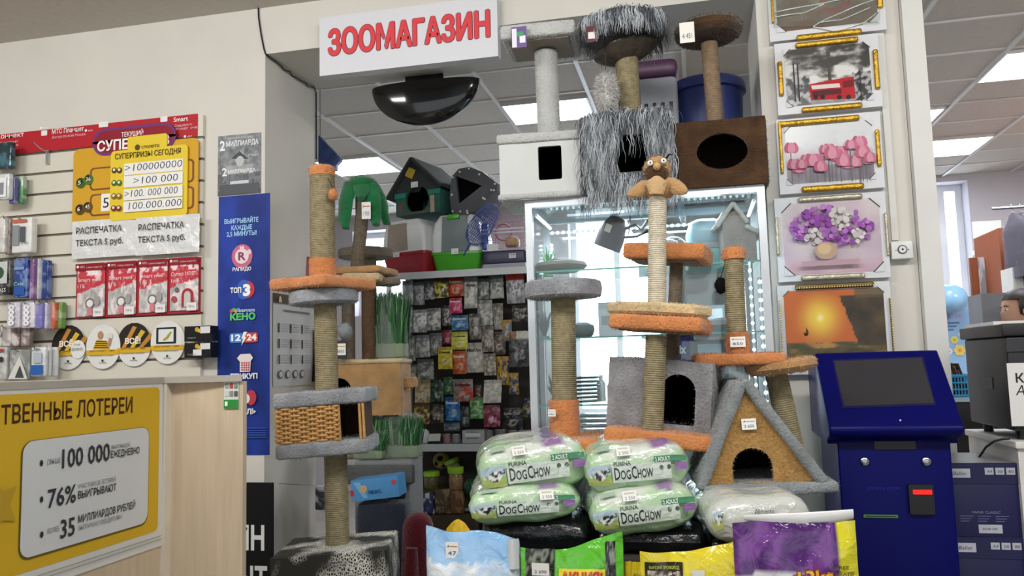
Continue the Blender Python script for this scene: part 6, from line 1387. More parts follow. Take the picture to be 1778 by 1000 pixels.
BB.mb.box(a[0], b[0], 0, .13, a[1], b[1], PRG, '#4d8fc4'); BB.face([(a[0] + .01, b[1] - .01), (a[0] + .04, b[1] - .01), (a[0] + .07, a[1] + .01), (a[0] + .05, a[1] + .01)], '#7ab2d8', 1)
BB.disc(632, 858, 6, '#c9a878', 2); BB.text('ЛЮКС', 640, 868, 662, 6, '#1f3f7a', 3, .02, -.3); BB.disc(683, 852, 4, '#c04a5a', 2); BB.rect(610, 858, 615, 868, '#c0303c', 2)
o = BB.done('blue_carton', 'light blue carton with a tan seal lying on the blue grey pet bed', 'box'); o.location.z = zc - a[1] + .004; o.rotation_euler = (0, radians(-6), radians(6)); o.location.z += .012
RB = thing('plush_bed', 'dark red plush pet bed with rounded ends standing on the floor behind the leopard box', 'pet bed', (at(722, 990, 3.2).x, 3.2, 0), 0)
z_ = P(RB, 722, 890).z; s_ = mpp(722, 940, 3.2); RED = plush('wine_plush', '#5c1420', .15)
m = MB(); m.tube([(-.01, .02, .06), (-.008, .02, z_ * .5), (.004, .02, z_ - .09), (.006, .02, z_ - .05), (.006, .02, z_ - .025), (.006, .02, z_ - .006), (.006, .02, z_)], [25 * s_, 26 * s_, 26 * s_, 25 * s_, 21 * s_, 12 * s_, 3 * s_], RED, 24); m.build('bolster', RB, fuzz=(1800, .006))
m = MB(); m.tube([(-.01, -.05, .06), (-.008, -.05, z_ * .5), (-.0, -.05, z_ * .82)], [17 * s_, 18 * s_, 10 * s_], RED, 20); m.build('front_roll', RB, fuzz=(900, .006))
MB().rbox((0, 0, .03), (.16, .16, .06), .02, RED).build('foot', RB)
p = pack('treat_packet', 546, 842, 568, 886, '#26262a', 'small dark packet with a red mark on the pillar side behind the lower post', 'pet treats', .03, Y=3.42, hook=False, col2='#8a8a8e')
MB().tube([(0, .01, .05), (XL - p.location.x, .01, .06)], .002, STEEL, 5).build('hook', p)
# ------------------------------------------------------------------ pet food bags
BAGP = printed('bag_plastic', 0.17, 0.5, 0.5, 22); BLKP = plain('black_bag_plastic', '#0e1016', 0.16, bump=1.0, bscale=30, coat=.4)
pz = at(930, 958, 2.28).z
pl_ = MB(); pl_.box(at(815, 900, 2.24).x, at(1450, 900, 2.24).x, 2.24, 2.86, 0, pz - .004, plain('plinth_board', '#3a3632', .8)); tag(pl_.build('display_plinth', smooth=False), 'dark low plinth carrying the stacked feed bags', 'plinth')
def feed_bag(lb, x0, y0, x1, y1, Y, rz, tilt, dep, base, printed_=True, white=False, tagu=.37, tagv=.86, vs_=.05):
    m_ = mpp((x0 + x1) / 2, (y0 + y1) / 2, Y); w = (x1 - x0) * m_; h = (y1 - y0) * m_; r = min(.055, h * .42); o = at((x0 + x1) / 2, y1, Y)
    sd = x0 * .13
    def cf(v):
        if white: c = mixc(H('#d4d4d2'), H('#c4cac0'), fbm(v.x * 9 + sd, v.z * 9))
        else:
            c = H('#b2cfa9'); 
            if v.z > h * .30: c = mixc(c, H('#d3d9cf'), sstep(.42, .56, fbm(v.x * 8 + sd, v.y * 7)))
            if v.z < -h * .33: c = mixc(c, H('#9fc096'), .5)
            if v.x > w * .12 and v.x < w * .3 and v.z > h * .38: c = H('#8f6f9a')
        return c
    b = MB()
    def fr(q):
        f = 1 - .22 * max(0, (q.y / dep + .1)) ** 2; e = 1 - .16 * (abs(q.x) / (w / 2)) ** 4
        q = Vector((q.x * (1 - .06 * (abs(q.z) / (h / 2)) ** 2), q.y, q.z * f * e)); return q
    b.rbox((0, dep / 2, h / 2), (w, dep, h), r, BAGP, .02, .009, colfn=cf, nsc=11, front=fr)
    def S(x, z):
        zz = z; k = max(0, abs(zz) - (h / 2 - r)); y = -(dep / 2 - r) - sqrt(max(1e-5, r * r - k * k)); q = fr(Vector((x, y, zz))); return (q.x, q.y + dep / 2 - .007, q.z + h / 2)
    def rect(u0, v0, u1, v1, c, n=6, fn=None):
        v0 = min(.97, v0 + vs_); v1 = min(.99, v1 + vs_)
        b.grid(lambda u, v: S((u0 + (u1 - u0) * u - .5) * w, (v0 + (v1 - v0) * v - .5) * h), n if not fn else 22, n if not fn else 14, BAGP, colfn=fn or (lambda u, v: H(c)))
    def tx(t, u0, v0, u1, ch, c, bold=.01): b.text(t, (u0 - .5) * w, (v0 + vs_ - .5) * h, ch * h, BAGP, w=(u1 - u0) * w, col=c, bold=bold, S=lambda x, z: (lambda p: (p[0], p[1] - .0012, p[2]))(S(x, z)))
    def dog(u, v):
        c = mixc(H('#8fae5c'), H('#a9bcc8'), sstep(.45, .6, v)) if v > .3 else H('#a8b26a')
        d = hypot((u - .55) * 1.1, (v - .5) * 1.3)
        if d < .3: c = H('#22252c') if fbm(u * 5 + sd, v * 5) > .5 else H('#dcdcd8')
        if hypot(u - .85, v - .72) < .13 or hypot(u - .15, v - .5) < .09: c = H('#2a2c33') if fbm(u * 9, v * 9) > .45 else H('#d0d0cc')
        return c
    if printed_ and not white:
        rect(.25, .24, .80, .58, '#c9d4ca'); rect(.02, .2, .24, .60, '', fn=dog)
        tx('PURINA', .27, .56, .43, .08, '#33343a', .02); tx('D', .27, .30, .322, .24, '#22242a'); tx('OG', .327, .30, .42, .18, '#22242a'); tx('C', .43, .30, .478, .24, '#22242a'); tx('HOW', .485, .30, .63, .18, '#22242a')
        rect(.65, .56, .95, .68, '#3c7f5a'); tx('2 ADULT', .66, .58, .80, .085, '#e6f0e8', .02); rect(.84, .38, .945, .54, '#8e67a3')
        for u in (.71, .78): b.grid(lambda a, c, u=u: S((u + .02 * sqrt(c) * cos(2 * pi * a) - .5) * w, (.51 + .05 * sqrt(c) * sin(2 * pi * a) - .5) * h), 10, 2, BAGP, col='#4a5a54')
        tx('14 kg', .965, .44, .99, .04, '#5a6a5a', 0)
        rect(.10, .86, .24, .93, '#9fb49f')
    if white:
        rect(.03, .3, .13, .72, '', fn=dog); tx('Alimento', .42, .62, .60, .09, '#55565a'); rect(.72, .58, .95, .63, '#c98a8a', 3)
    t = thing('feed_bag', lb, 'pet food', (o.x, Y, o.z), rz, tilt)
    b.build('bag', t)
    if not white:
        c = S((tagu - .5) * w, (tagv - .5) * h); g = MB(); g.box(-.019, .019, -.006, -.002, -.014, .014, PRT, '#e8e8e2'); g.text('2 550', -.013, -.010, .009, PRT, w=.027, y=-.0066, col='#6a6a78'); g.add([(-.014, -.0066, .005), (.014, -.0066, .005), (.014, -.0066, .010), (-.014, -.0066, .010)], [(0, 1, 2, 3)], PRT, lin('#c9beb2')); g.build('price_tag', t, c, (radians(-28), 0, 0), False)
    return t
Y_ = 2.28
feed_bag('pale green dog food bag, upper one of the left stack', 838, 770, 1032, 861, Y_ + .02, 16, -5.5, .52, 0)
feed_bag('pale green dog food bag, lower one of the left stack', 818, 848, 1010, 912, Y_ - .04, 14, -2.5, .55, 0, tagu=.7, tagv=.74)
feed_bag('pale green dog food bag, upper one of the stack under the cube house', 1020, 770, 1208, 861, Y_ + .02, 10, -4, .52, 0)
feed_bag('pale green dog food bag, lower one of the stack under the cube house', 1030, 848, 1226, 932, Y_ - .04, 12, -6, .55, 0)
feed_bag('white glossy feed bag lying under the triangular house', 1230, 860, 1426, 950, 2.2, 10, 0, .5, 0, white=True)
def black_bag(lb, x0, y0, x1, y1, Y, col=BLKP):
    a, b = at(x0, y1, Y), at(x1, y0, Y); m = MB(); m.rbox((0, .27, (b.z - pz) / 2), (b.x - a.x, .54, b.z - pz), .04, col, .03, .012, nsc=14)
    return tag(m.build('feed_bag', None, ((a.x + b.x) / 2, Y, pz)), lb, 'pet food')
black_bag('black glossy feed bag at the bottom of the left stack', 832, 906, 1018, 960, 2.265)
black_bag('black glossy feed bag at the bottom of the stack under the cube house', 1036, 922, 1222, 965, 2.275)
black_bag('dark feed bag under the white glossy bag', 1236, 943, 1420, 975, 2.26)
def standing(name, lb, x0, x1, ytop, Y, colfn, dep=.11, decals=None, rz=0, crum=.008, z0=0.0):
    m_ = mpp((x0 + x1) / 2, 960, Y); o = at((x0 + x1) / 2, 960, Y); t = thing(name, lb, 'pet food', (o.x, Y, z0), rz); X0, X1 = at(x0, 960, Y).x - o.x, at(x1, 960, Y).x - o.x; W_ = X1 - X0
    def zt(u): return at(x0 + (x1 - x0) * u, ytop(u), Y).z - z0
    def S(u, v, s=-1):
        zz = zt(u) * v; d = zt(u) - zz; bl = (max(0, sin(pi * min(1, max(0, u)))) ** .55) * (min(1, max(0, d) / .22) ** .8)
        return (X0 + W_ * u * 1.0, s * (dep * bl * .5 + .002) - crum * noise.noise((u * 5, d * 14, x0)) * 1.6, zz)
    b = MB(); VV = [0, .3, .5] + [.5 + .5 * k / 44 for k in range(1, 45)]
    def gr(s, cf):
        nu = 36; n = len(VV); vs = [S(i / nu, v, s) for v in VV for i in range(nu + 1)]
        fs = [(j * (nu + 1) + i, j * (nu + 1) + i + 1, (j + 1) * (nu + 1) + i + 1, (j + 1) * (nu + 1) + i) for j in range(n - 1) for i in range(nu)]
        cv = [lin(cf(i / nu, zt(i / nu) * (1 - v))) for v in VV for i in range(nu + 1)]
        b.add(vs, fs, BAGP, [[cv[a] for a in f] for f in fs])
    gr(-1, colfn); gr(1, lambda u, d: colfn(1 - u, d))
    def at_(px, py): u = (px - x0) / (x1 - x0); return u, (zt(u) - (at(px, py, Y).z - z0))
    def pt(px, py, off=.004):
        u, d = at_(px, py); p = S(u, 1 - d / zt(u)); return (p[0], p[1] - off, p[2])
    def tx(s, a0, yb, a1, cap, col, bold=.02, off=.006):
        v, f, L = text_geo(s, bold); b.add([pt(a0 + (a1 - a0) * p[0] / L, yb - cap * p[1] / .729, off) for p in v], f, BAGP, lin(col))
    def rc(a0, b0, a1, b1, col, off=.004, fn=None): b.grid(lambda u, v: pt(a0 + (a1 - a0) * u, b1 + (b0 - b1) * v, off), 12, 8, BAGP, colfn=fn or (lambda u, v: H(col)))
    if decals: decals(tx, rc)
    b.build('bag', t); return t, pt
def skyc(u, d):
    n = fbm(u * 4, d * 14)
    if d < .06 + .03 * n: return mixc(H('#7fb2e2'), H('#a9cbea'), n)
    m = .135 + .03 * noise.noise((u * 4, 2, 1)); 
    if d < m: return mixc(H('#b9cfe6'), H('#e2e6ea'), sstep(.35, .6, n))
    return mixc(H('#5f74a0'), H('#9fb0c8'), n)
YF = 2.07
t, pt = standing('feed_bag', 'light blue feed bag with a mountain scene at the left of the front row', 741, 902, lambda u: 912 + 22 * u + 5 * sin(u * 7), YF, skyc, rz=0)
q = pt(789, 953, .006); pricetag(t, q[0], q[1], q[2], .034, .04, '#e8e6e2', '47', stripe='#c08a6a')
m = MB(); a_ = pt(884, 936, 0); c_ = pt(900, 938, 0); 
m.grid(lambda u, v: (a_[0] + .03 * u, a_[1] - .01 - .012 * sin(pi * u), a_[2] - .075 * (1 - v) + .006), 6, 6, plain('bag_fold_white', '#cfd2d4', .3)); m.build('side_fold', t)
def grc(u, d): return mixc(H('#56b52c'), H('#6cc43c'), fbm(u * 5, d * 20))
def gdec(tx, rc):
    rc(913, 952, 965, 1020, '#141513', fn=lambda u, v: H('#121310') if fbm(u * 7, v * 9) < .58 else H('#7d8478')); rc(1053, 938, 1070, 1020, '#141513', fn=lambda u, v: H('#131412') if fbm(u * 3, v * 9) < .6 else H('#8a8f88'))
    rc(973, 984, 1052, 1015, '#e0cf3a', .005); tx('АКЦИЯ!', 977, 1006, 1048, 17, '#c4302a', .04, .008)
t, pt = standing('feed_bag', 'bright green feed bag with black panels in the front row', 904, 1082, lambda u: 946 + 10 * sin(u * 4.5) - 14 * u ** 2 + (4 if u < .2 else 0), YF - .01, grc, decals=gdec)
q = pt(942, 984, .009); pricetag(t, q[0], q[1], q[2], .044, .03, '#dcdad4', '2 690', stripe=None)
def yc(u, d): return mixc(H('#d8c421'), H('#e6d83c'), fbm(u * 4, d * 12))
def ydec(tx, rc):
    rc(1119, 974, 1186, 1030, '#2a2118'); rc(1124, 988, 1182, 1030, '#5a4a3a', .005, fn=lambda u, v: mixc(H('#3a2c22'), H('#c0b4a4'), sstep(.4, .65, fbm(u * 12, v * 10)))); tx('ВЫРЕЗАЙ ПРОМОКОД', 1127, 985, 1180, 5, '#a9b83a', .02); rc(1276, 976, 1288, 1030, '#1d1a14', .004)
t, pt = standing('feed_bag', 'yellow feed bag with a dark picture panel in the front row', 1111, 1306, lambda u: 957 - 4 * u + 9 * sin(u * 5.2) * .6 - 7 * u, YF - .03, yc, decals=ydec)
q = pt(1212, 996, .006); pricetag(t, q[0], q[1], q[2], .03, .026, '#dcdad4', '990', stripe=None)
standing('feed_bag', 'yellow feed bag half hidden behind the yellow bag with the picture panel', 1200, 1284, lambda u: 962 - 24 * u, YF + .09, yc, .06)
standing('feed_bag', 'small yellow feed bag with a black mark between the green and the yellow bag', 1082, 1120, lambda u: 974 + 3 * u, YF + .01, lambda u, d: H('#d2b820') if u < .4 or d < .03 else H('#2b2618'), .04)
standing('feed_bag', 'amber feed bag behind the light blue bag', 776, 834, lambda u: 918 - 20 * sin(pi * min(1, u * 1.3)) + 10 * u, YF + .09, lambda u, d: mixc(H('#c9a01a'), H('#dcb832'), fbm(u * 4, d * 20)), .05)
def pc(u, d):
    if u > .86: return H('#d8cf2c')
    if d > .118 - .02 * u and u < .6: return H('#c9c8cc')
    n = fbm(u * 6, d * 18); return mixc(H('#4a1f66'), H('#75408f'), sstep(.35, .65, n))
def pdec(tx, rc):
    tx('+3kg', 1373, 1006, 1444, 24, '#8e2a1a', .09, .005); tx('+3kg', 1375, 1005, 1442, 23, '#e0a82e', .03, .008); tx('FREE', 1448, 984, 1470, 6, '#5a4a1a', .02); tx('GRATIS', 1446, 995, 1478, 6, '#5a4a1a', .02)
t, pt = standing('feed_bag', 'purple and yellow feed bag at the right of the front row', 1274, 1488, lambda u: 908 - 6 * u - 3 * sin(u * 6), YF - .05, pc, decals=pdec)
m = MB(); WF = plain('bag_top_white', '#d6d6d6', .3)
A0 = [pt(px, py, 0) for px, py in ((1296, 902), (1350, 905), (1400, 906), (1440, 902), (1486, 896))]
ribbon(m, [(a[0], a[1] + .004, a[2] + .004) for a in A0], [.006, .014, .018, .016, .012], .008, (0, -.2, 1), WF); m.build('folded_top', t)
# ------------------------------------------------------------------ pictures on the right pillar
GOLD = plain('gilt', '#b8912e', .3, metal=.7, var=.25, scale=60, bump=.4, bscale=90); SILV = plain('silver_gilt', '#b3ab95', .3, metal=.6, var=.2, scale=60, bump=.4, bscale=90)
def SL(y): return (616 - y) / 6280 + .027          # how much a level line climbs per pixel at that height
def picture(lb, out, pic, img, bars, bar_mat, clip=9, nu=72, nv=50, deco=None, beads=False, rz=0):
    """white mount, printed picture with cut corners, gilt bars laid along the mount's sides"""
    x0, y0, x1, y1 = out; p = Pan((x0 + x1) / 2, (y0 + y1) / 2, 3.262)
    def lv(q): xm, ym = (q[0] + q[2]) / 2, (q[1] + q[3]) / 2; return (q[0], q[1] + (xm - q[0]) * SL(ym), q[2], q[3] + (xm - q[2]) * SL(ym))
    out, pic, bars = lv(out), lv(pic), [lv(b) for b in bars]; x0, y0, x1, y1 = out; p.slab(x0, y0, x1, y1, .036, plain('mount_white', '#d5d6da', .4, var=.02))
    p.image(*pic, img, nu, nv, 2, PRG)
    a, b = p.q(pic[0], pic[1]), p.q(pic[2], pic[3]); c = clip * mpp(x0, y0, 3.262)
    for (cx, cz, sx, sz) in ((a[0], a[1], 1, -1), (b[0], a[1], -1, -1), (a[0], b[1], 1, 1), (b[0], b[1], -1, 1)):
        p.face([(cx - sx * .003, cz - sz * .003), (cx + sx * c * 1.15, cz - sz * .003), (cx - sx * .003, cz + sz * c * 1.15)], '#4a4640', 3); p.face([(cx - sx * .004, cz - sz * .004), (cx + sx * c, cz - sz * .004), (cx - sx * .004, cz + sz * c)], '#d5d6da', 4)
    if deco: deco(p)
    t = thing('framed_picture', lb, 'picture', p.c); o = p.done('mounted_picture', parent=t)
    for (q0, q1, q2, q3) in bars:
        m = MB(); u0, u1 = p.q(q0, q1), p.q(q2, q3); w = u1[0] - u0[0]; h = u0[1] - u1[1]
        m.rbox(((u0[0] + u1[0]) / 2, -.006, (u0[1] + u1[1]) / 2), (w, .022, h), min(w, h) * .35, bar_mat, .03)
        if beads:
            n = int(max(w, h) / .009)
            for k in range(n):
                f = (k + .5) / n; q = (u0[0] + w * f, -.018, u1[1] + h * .3) if w > h else (u0[0] + w * .7, -.018, u1[1] + h * f); m.ell(q, (.0035, .003, .0035), plain('bead', '#d8c084', .3, metal=.5), 6, 4)
        m.build('gilt_bar', t)
    return t
def im_bus(u, v):
    n = fbm(u * 3 + .7, v * 5, 5); sk = mixc(H('#3f3d3a'), H('#d9d8d4'), sstep(.36, .66, n + .15 * (1 - v)))
    if v < .27: sk = mixc(H('#6a6a6c'), H('#b0b0b2'), fbm(u * 9, v * 14))
    if (u < .28 or u > .78) and v < .5 + .08 * noise.noise((u * 14, 1, 1)): sk = mixc(H('#2a2a2c'), H('#a9a9aa'), sstep(.4, .6, fbm(u * 16, v * 14)))
    return sk
def bus(p):
    p.poly([(1436, 92), (1439, 92), (1444, 140), (1438, 140)], '#4f4d4a', 3); p.rect(1434, 88, 1441, 97, '#4f4d4a', 3)
    p.poly([(1405, 147), (1438, 140), (1482, 133), (1485, 171), (1408, 174)], '#b3222a', 3); p.poly([(1408, 149), (1457, 145), (1459, 152), (1410, 156)], '#dcd2cc', 4); p.poly([(1409, 159), (1460, 154), (1461, 163), (1411, 168)], '#5a2226', 4); p.poly([(1463, 142), (1481, 138), (1482, 150), (1464, 153)], '#7a1a20', 4)
    for x in (1416, 1428, 1457, 1473): p.disc(x, 169, 4, '#2a2022', 5)
    for x in (1378, 1385, 1493): p.rect(x, 108 + (x > 1400) * 12, x + 2, 176, '#3a3a3c', 3); p.disc(x + 1, 108 + (x > 1400) * 12, 4, '#6a6a6a', 3)
def im_tul(u, v): return mixc(mixc(H('#8f8a96'), H('#6d6470'), fbm(u * 5, v * 6)) if v < .3 else H('#b8a8b4'), H('#d2d6d8'), sstep(.2, .8, v + .5 * (fbm(u * 4, v * 4) - .5)))
def tul(p):
    R = random.Random(3)
    for k in range(22):
        x = 1374 + 138 * ((k * .618) % 1); y = R.uniform(246, 292); s = R.uniform(9, 14)
        p.rect(x - 1, y, x + 1, 316, '#6f6a68', 2.3 + .02 * k)
        for dx, c in ((-.5, '#b8607e'), (.5, '#c4708a'), (0, '#d492a4')): 
            a = p.q(x + dx * s, y); r = abs(p.q(x + s * .55, y)[0] - p.q(x, y)[0]); p.face([(a[0] + r * cos(t) * (1 - .25 * sin(t)), a[1] + 1.6 * r * sin(t)) for t in [2 * pi * i / 14 for i in range(14)]], c, 2.4 + .02 * k + (.01 if dx == 0 else 0))
def im_lil(u, v):
    c = mixc(H('#b39ab4'), H('#d3c8c4'), fbm(u * 3, v * 3) * .8 + .3 * v); return mixc(c, H('#c89aa4'), sstep(.25, .05, v) * fbm(u * 6, v * 8))
def lil(p):
    R = random.Random(5); m_ = mpp(1440, 400, 3.26)
    for k in range(230):
        a = R.random() * 2 * pi; r = sqrt(R.random()); x = 1443 + 72 * r * cos(a); y = 392 + 33 * r * sin(a) + 8 * ((x - 1443) / 72) ** 2
        white = hypot((x - 1460) / 20, (y - 378) / 22) < 1 or hypot((x - 1413) / 18, (y - 412) / 14) < 1 or hypot((x - 1490) / 14, (y - 410) / 12) < 1
        c = mixc(H('#d9d3d0'), H('#c2b8bc'), R.random()) if white else mixc(H('#8a3f9c'), H('#c08ac8'), R.random()); 
        c = '#%02x%02x%02x' % tuple(int(q * 255) for q in c); p.disc(x, y, R.uniform(3, 6), c, 2.3 + k * .004, R.uniform(.8, 1.3), 9)
    p.disc(1432, 437, 19, '#b79a86', 3.4, .85); p.disc(1429, 434, 12, '#d0b48e', 3.5, .85); p.rect(1390, 456, 1490, 458, '#b896a0', 3.3)
def im_sun(u, v):
    d = hypot((u - .36) * 1.5, v - .62); c = mixc(H('#f2d24a'), H('#c4652a'), sstep(.0, .45, d)); c = mixc(c, H('#8a7a58'), sstep(.5, 1.0, d)); 
    if d < .07: c = mixc(H('#fff2b8'), c, d / .07)
    if v < .3:
        s = fbm(u * 6, v * 24); c = mixc(H('#3d3a26'), H('#7d6a3a'), s); c = mixc(c, H('#c08a4a'), sstep(.55, .7, s) * max(0, 1 - abs(u - .4) * 2.2)); c = mixc(c, H('#a09a5a'), .6 * sstep(.62, .7, s) * (1 if .6 < u < .8 else 0))
    e = .74 - .25 * max(0, v - .2) + .035 * noise.noise((v * 9, 2, 2)) if v < .92 else 1.2
    if u > e and v > .22: c = mixc(H('#2d2418'), H('#54442a'), fbm(u * 6, v * 6))
    if v > .86 and u > .72: c = mixc(c, H('#5a503a'), .7)
    return c
def sun(p): p.poly([(1395, 578), (1404, 578), (1402, 583), (1397, 583)], '#3a2a1a', 3); p.poly([(1399, 578), (1400, 568), (1404, 577)], '#4a3522', 3)
def im_red(u, v):
    c = mixc(H('#55483c'), H('#8f8a72'), fbm(u * 4, v * 5)); c = mixc(c, H('#8a3a34'), .8 * sstep(.45, .6, fbm(u * 5 + 3, v * 6)) * (1 if .35 < u < .75 else .15)); return mixc(c, H('#6d5548'), sstep(.4, .0, v))
def red(p):
    for k in range(3): p.rect(1348 + 14 * k, -40, 1353 + 14 * k, 40, ('#3c4a58', '#5a5048', '#6a6258')[k], 3)
t1 = picture('framed picture with torn clear film, topmost on the right pillar', (1330, -66, 1540, 64), (1344, -60, 1524, 48), im_red, [(1382, 56, 1496, 67), (1334, -60, 1344, 42), (1518, -50, 1533, 16)], GOLD, 14, deco=red)
f = MB(); 
for k, pts in enumerate((((1345, 22), (1400, 10), (1470, -2)), ((1345, 30), (1395, 22), (1430, 8)), ((1412, 46), (1440, 30), (1490, 10), (1524, -4)), ((1412, 47), (1450, 54), (1500, 40), (1522, 22)), ((1420, 40), (1460, 34), (1510, 14)))):
    ww = [at(px, py, 3.256) - t1.location for px, py in pts]; pp = []
    for i in range(len(ww) - 1): pp += [ww[i].lerp(ww[i + 1], s / 4) for s in range(4)]
    f.tube([(a.x, a.y - .004 * sin(i), a.z) for i, a in enumerate(pp + [ww[-1]])], .0022, plain('film_crease', '#e6e8ea', .15), 5)
f.grid(lambda u, v: (lambda w_: (w_.x, w_.y - .006 * noise.noise((u * 5, v * 4, 2)) - .004, w_.z))(at(1342 + 186 * u, 48 - 90 * v - 6 * u, 3.255) - t1.location), 18, 10, FILM); f.build('torn_film', t1)
picture('framed grey city picture with a red double deck bus on the right pillar', (1344, 67, 1533, 194), (1361, 80, 1515, 180), im_bus, [(1380, 70, 1490, 80), (1391, 183, 1497, 193), (1349, 108, 1361, 168), (1514, 87, 1528, 156)], GOLD, 10, deco=bus)
picture('framed picture of pink tulips on the right pillar', (1347, 201, 1537, 333), (1362, 216, 1519, 316), im_tul, [(1350, 206, 1492, 216), (1391, 321, 1500, 332), (1350, 212, 1361, 302), (1518, 226, 1530, 290)], GOLD, 9, deco=tul)
picture('framed picture of purple and white lilacs in a vase on the right pillar', (1344, 339, 1547, 487), (1357, 350, 1534, 475), im_lil, [(1385, 340, 1497, 349), (1390, 476, 1502, 486), (1345, 378, 1354, 444), (1534, 370, 1544, 444)], SILV, 15, deco=lil)
picture('framed sunset seascape with a dark cliff, lowest picture on the right pillar', (1349, 493, 1556, 650), (1360, 503, 1542, 632), im_sun, [(1380, 492, 1517, 501), (1353, 521, 1360, 640), (1543, 517, 1553, 632)], plain('dark_gilt', '#6a5428', .35, metal=.6), 9, deco=sun, beads=True)
# switch box and its conduit
t = thing('wall_switch', 'square white wall socket box at the right edge of the picture pillar', 'socket', at(1566, 434, 3.262)); s_ = mpp(1566, 434, 3.26)
MB().rbox((0, .016, 0), (38 * s_, .045, 34 * s_), .004, plain('switch_white', '#dcdcda', .35)).build('box', t)
m = MB(); m.lathe([(8.5 * s_, -.002), (8.5 * s_, .002)], plain('dial_dark', '#3a3a3e', .4), 20); m.lathe([(6.5 * s_, -.003), (6.5 * s_, .004)], plain('switch_white', '#dcdcda'), 20); m.lathe([(2 * s_, -.004), (2 * s_, .005)], BLACK, 12); o = m.build('dial', t, (0, -.008, .001), (radians(90), 0, 0))
for k in (-11, 11): MB().ell((k * s_, -.007, 0), (.003, .002, .003), STEEL, 8, 6).build('screw', t)
c = MB(); X_ = at(1572, 420, 3.29).x; c.box(-.012, .012, 0, .014, at(1566, 417, 3.28).z + .002, 2.98, plain('conduit_white', '#d3d2cd', .5)); tag(c.build('cable_duct', None, (X_ - .035, 3.286, 0), smooth=False), 'white vertical cable duct above the socket box', 'cable duct')
# ------------------------------------------------------------------ blue kiosk
KB = plain('kiosk_blue', '#070a58', .35, spec=.12, var=.03); KD = plain('kiosk_dark', '#0d0d12', .4)
yf = 2.80; kx0, kx1 = at(1459, 850, yf).x, at(1657, 850, yf).x; K = thing('payment_kiosk', 'royal blue payment kiosk with a tilted dark screen', 'kiosk', ((kx0 + kx1) / 2, yf, 0))
hw = (kx1 - kx0) / 2; zt = at(1550, 765, yf).z
MB().box(-hw, hw, 0, .36, .02, zt, KB).build('body', K, bevel=.006)
yl, yt = 2.735 - yf, 2.955 - yf; hx0, hx1 = at(1440, 742, 2.735).x - K.location.x, at(1675, 737, 2.735).x - K.location.x; zl, ztop = at(1557, 742, 2.735).z, at(1530, 610, 2.955).z
m = MB(); m.prism([(yl + .012, zl - .028), (yl, zl - .012), (yl, zl), (yt, ztop), (yt + .05, ztop - .004), (yt + .2, ztop - .06), (.36, zt), (0, zt - .01), (.0, zt + .004)], hx0, hx1, KB, axis='x'); hd = m.build('head', K, bevel=.007)
sn = Vector((0, -(ztop - zl), (yt - yl))).normalized()            # normal of the sloping front
def on_s(px, py, off):
    d = ray(px, py); c = Vector((0, 0, CZ)); o = Vector((K.location.x, yf + yl, zl)); tt = (o - c).dot(sn) / d.dot(sn); return c + d * tt + sn * off - K.location
SCR = [(1448, 628), (1600, 622), (1622, 701), (1466, 706)]
m = MB(); out = [on_s(px + sx * 3, py + sy * 3, .0015) for (px, py), sx, sy in zip(SCR, (-1, 1, 1, -1), (-1, -1, 1, 1))]; m.add(out, [(3, 2, 1, 0)], plain('screen_bezel', '#0a0c44', .4)); m.build('screen_bezel', K, smooth=False)
m = MB(); m.add([on_s(px, py, .0025) for px, py in SCR], [(3, 2, 1, 0)], plain('screen_glass', '#38363a', .3, spec=.2)); m.build('screen', K, smooth=False)['label'] = 'dark grey screen'
def kq(px, py, y=-.002): w = at(px, py, yf) - K.location; return (w.x, w.z)
def kr(nm, x0, y0, x1, y1, mat, th=.004, r=.003):
    a, b = kq(x0, y0), kq(x1, y1); m = MB(); m.prism(rrect(a[0], b[1], b[0], a[1], r), -th, .002, mat); return m.build(nm, K, smooth=False)
kr('receipt_slot', 1517, 766, 1590, 780, KD); 
for px in (1501, 1608):
    m = MB(); a = kq(px, 801); m.lathe([(.013, 0), (.013, .004), (.009, .007), (.003, .007)], STEEL, 18); m.build('lock', K, (a[0], -.002, a[1]), (radians(90), 0, 0))
kr('bill_acceptor', 1575, 840, 1622, 892, plain('acceptor_black', '#141318', .35), .014, .005)
a, b = kq(1583, 849), kq(1616, 857); m = MB(); m.box(a[0], b[0], -.0165, -.0135, b[1], a[1], emit('red_glow', '#e0201c', 1.2)); m.build('red_text_strip', K, smooth=False)  # red text strip, its glow added through the material
kr('coin_tray_slot', 1499, 893, 1559, 899, plain('slot_green', '#3f8a2a', .4), .004, .002); kr('slot_mouth', 1502, 895, 1556, 897, KD, .0055, .001)
a = kq(1490, 845); m = MB(); m.text('ОПЛАТА УСЛУГ', kq(1505, 850)[0], kq(1505, 850)[1], .008, PRT, w=.1, y=-.0015, col='#2c31a4'); m.build('lettering', K, smooth=False)
m = MB(); sp = on_s(1563, 731, .003); m.ell(sp, (.003, .002, .003), plain('status_white', '#dfe2f0', .3), 8, 6); m.build('status_light', K)
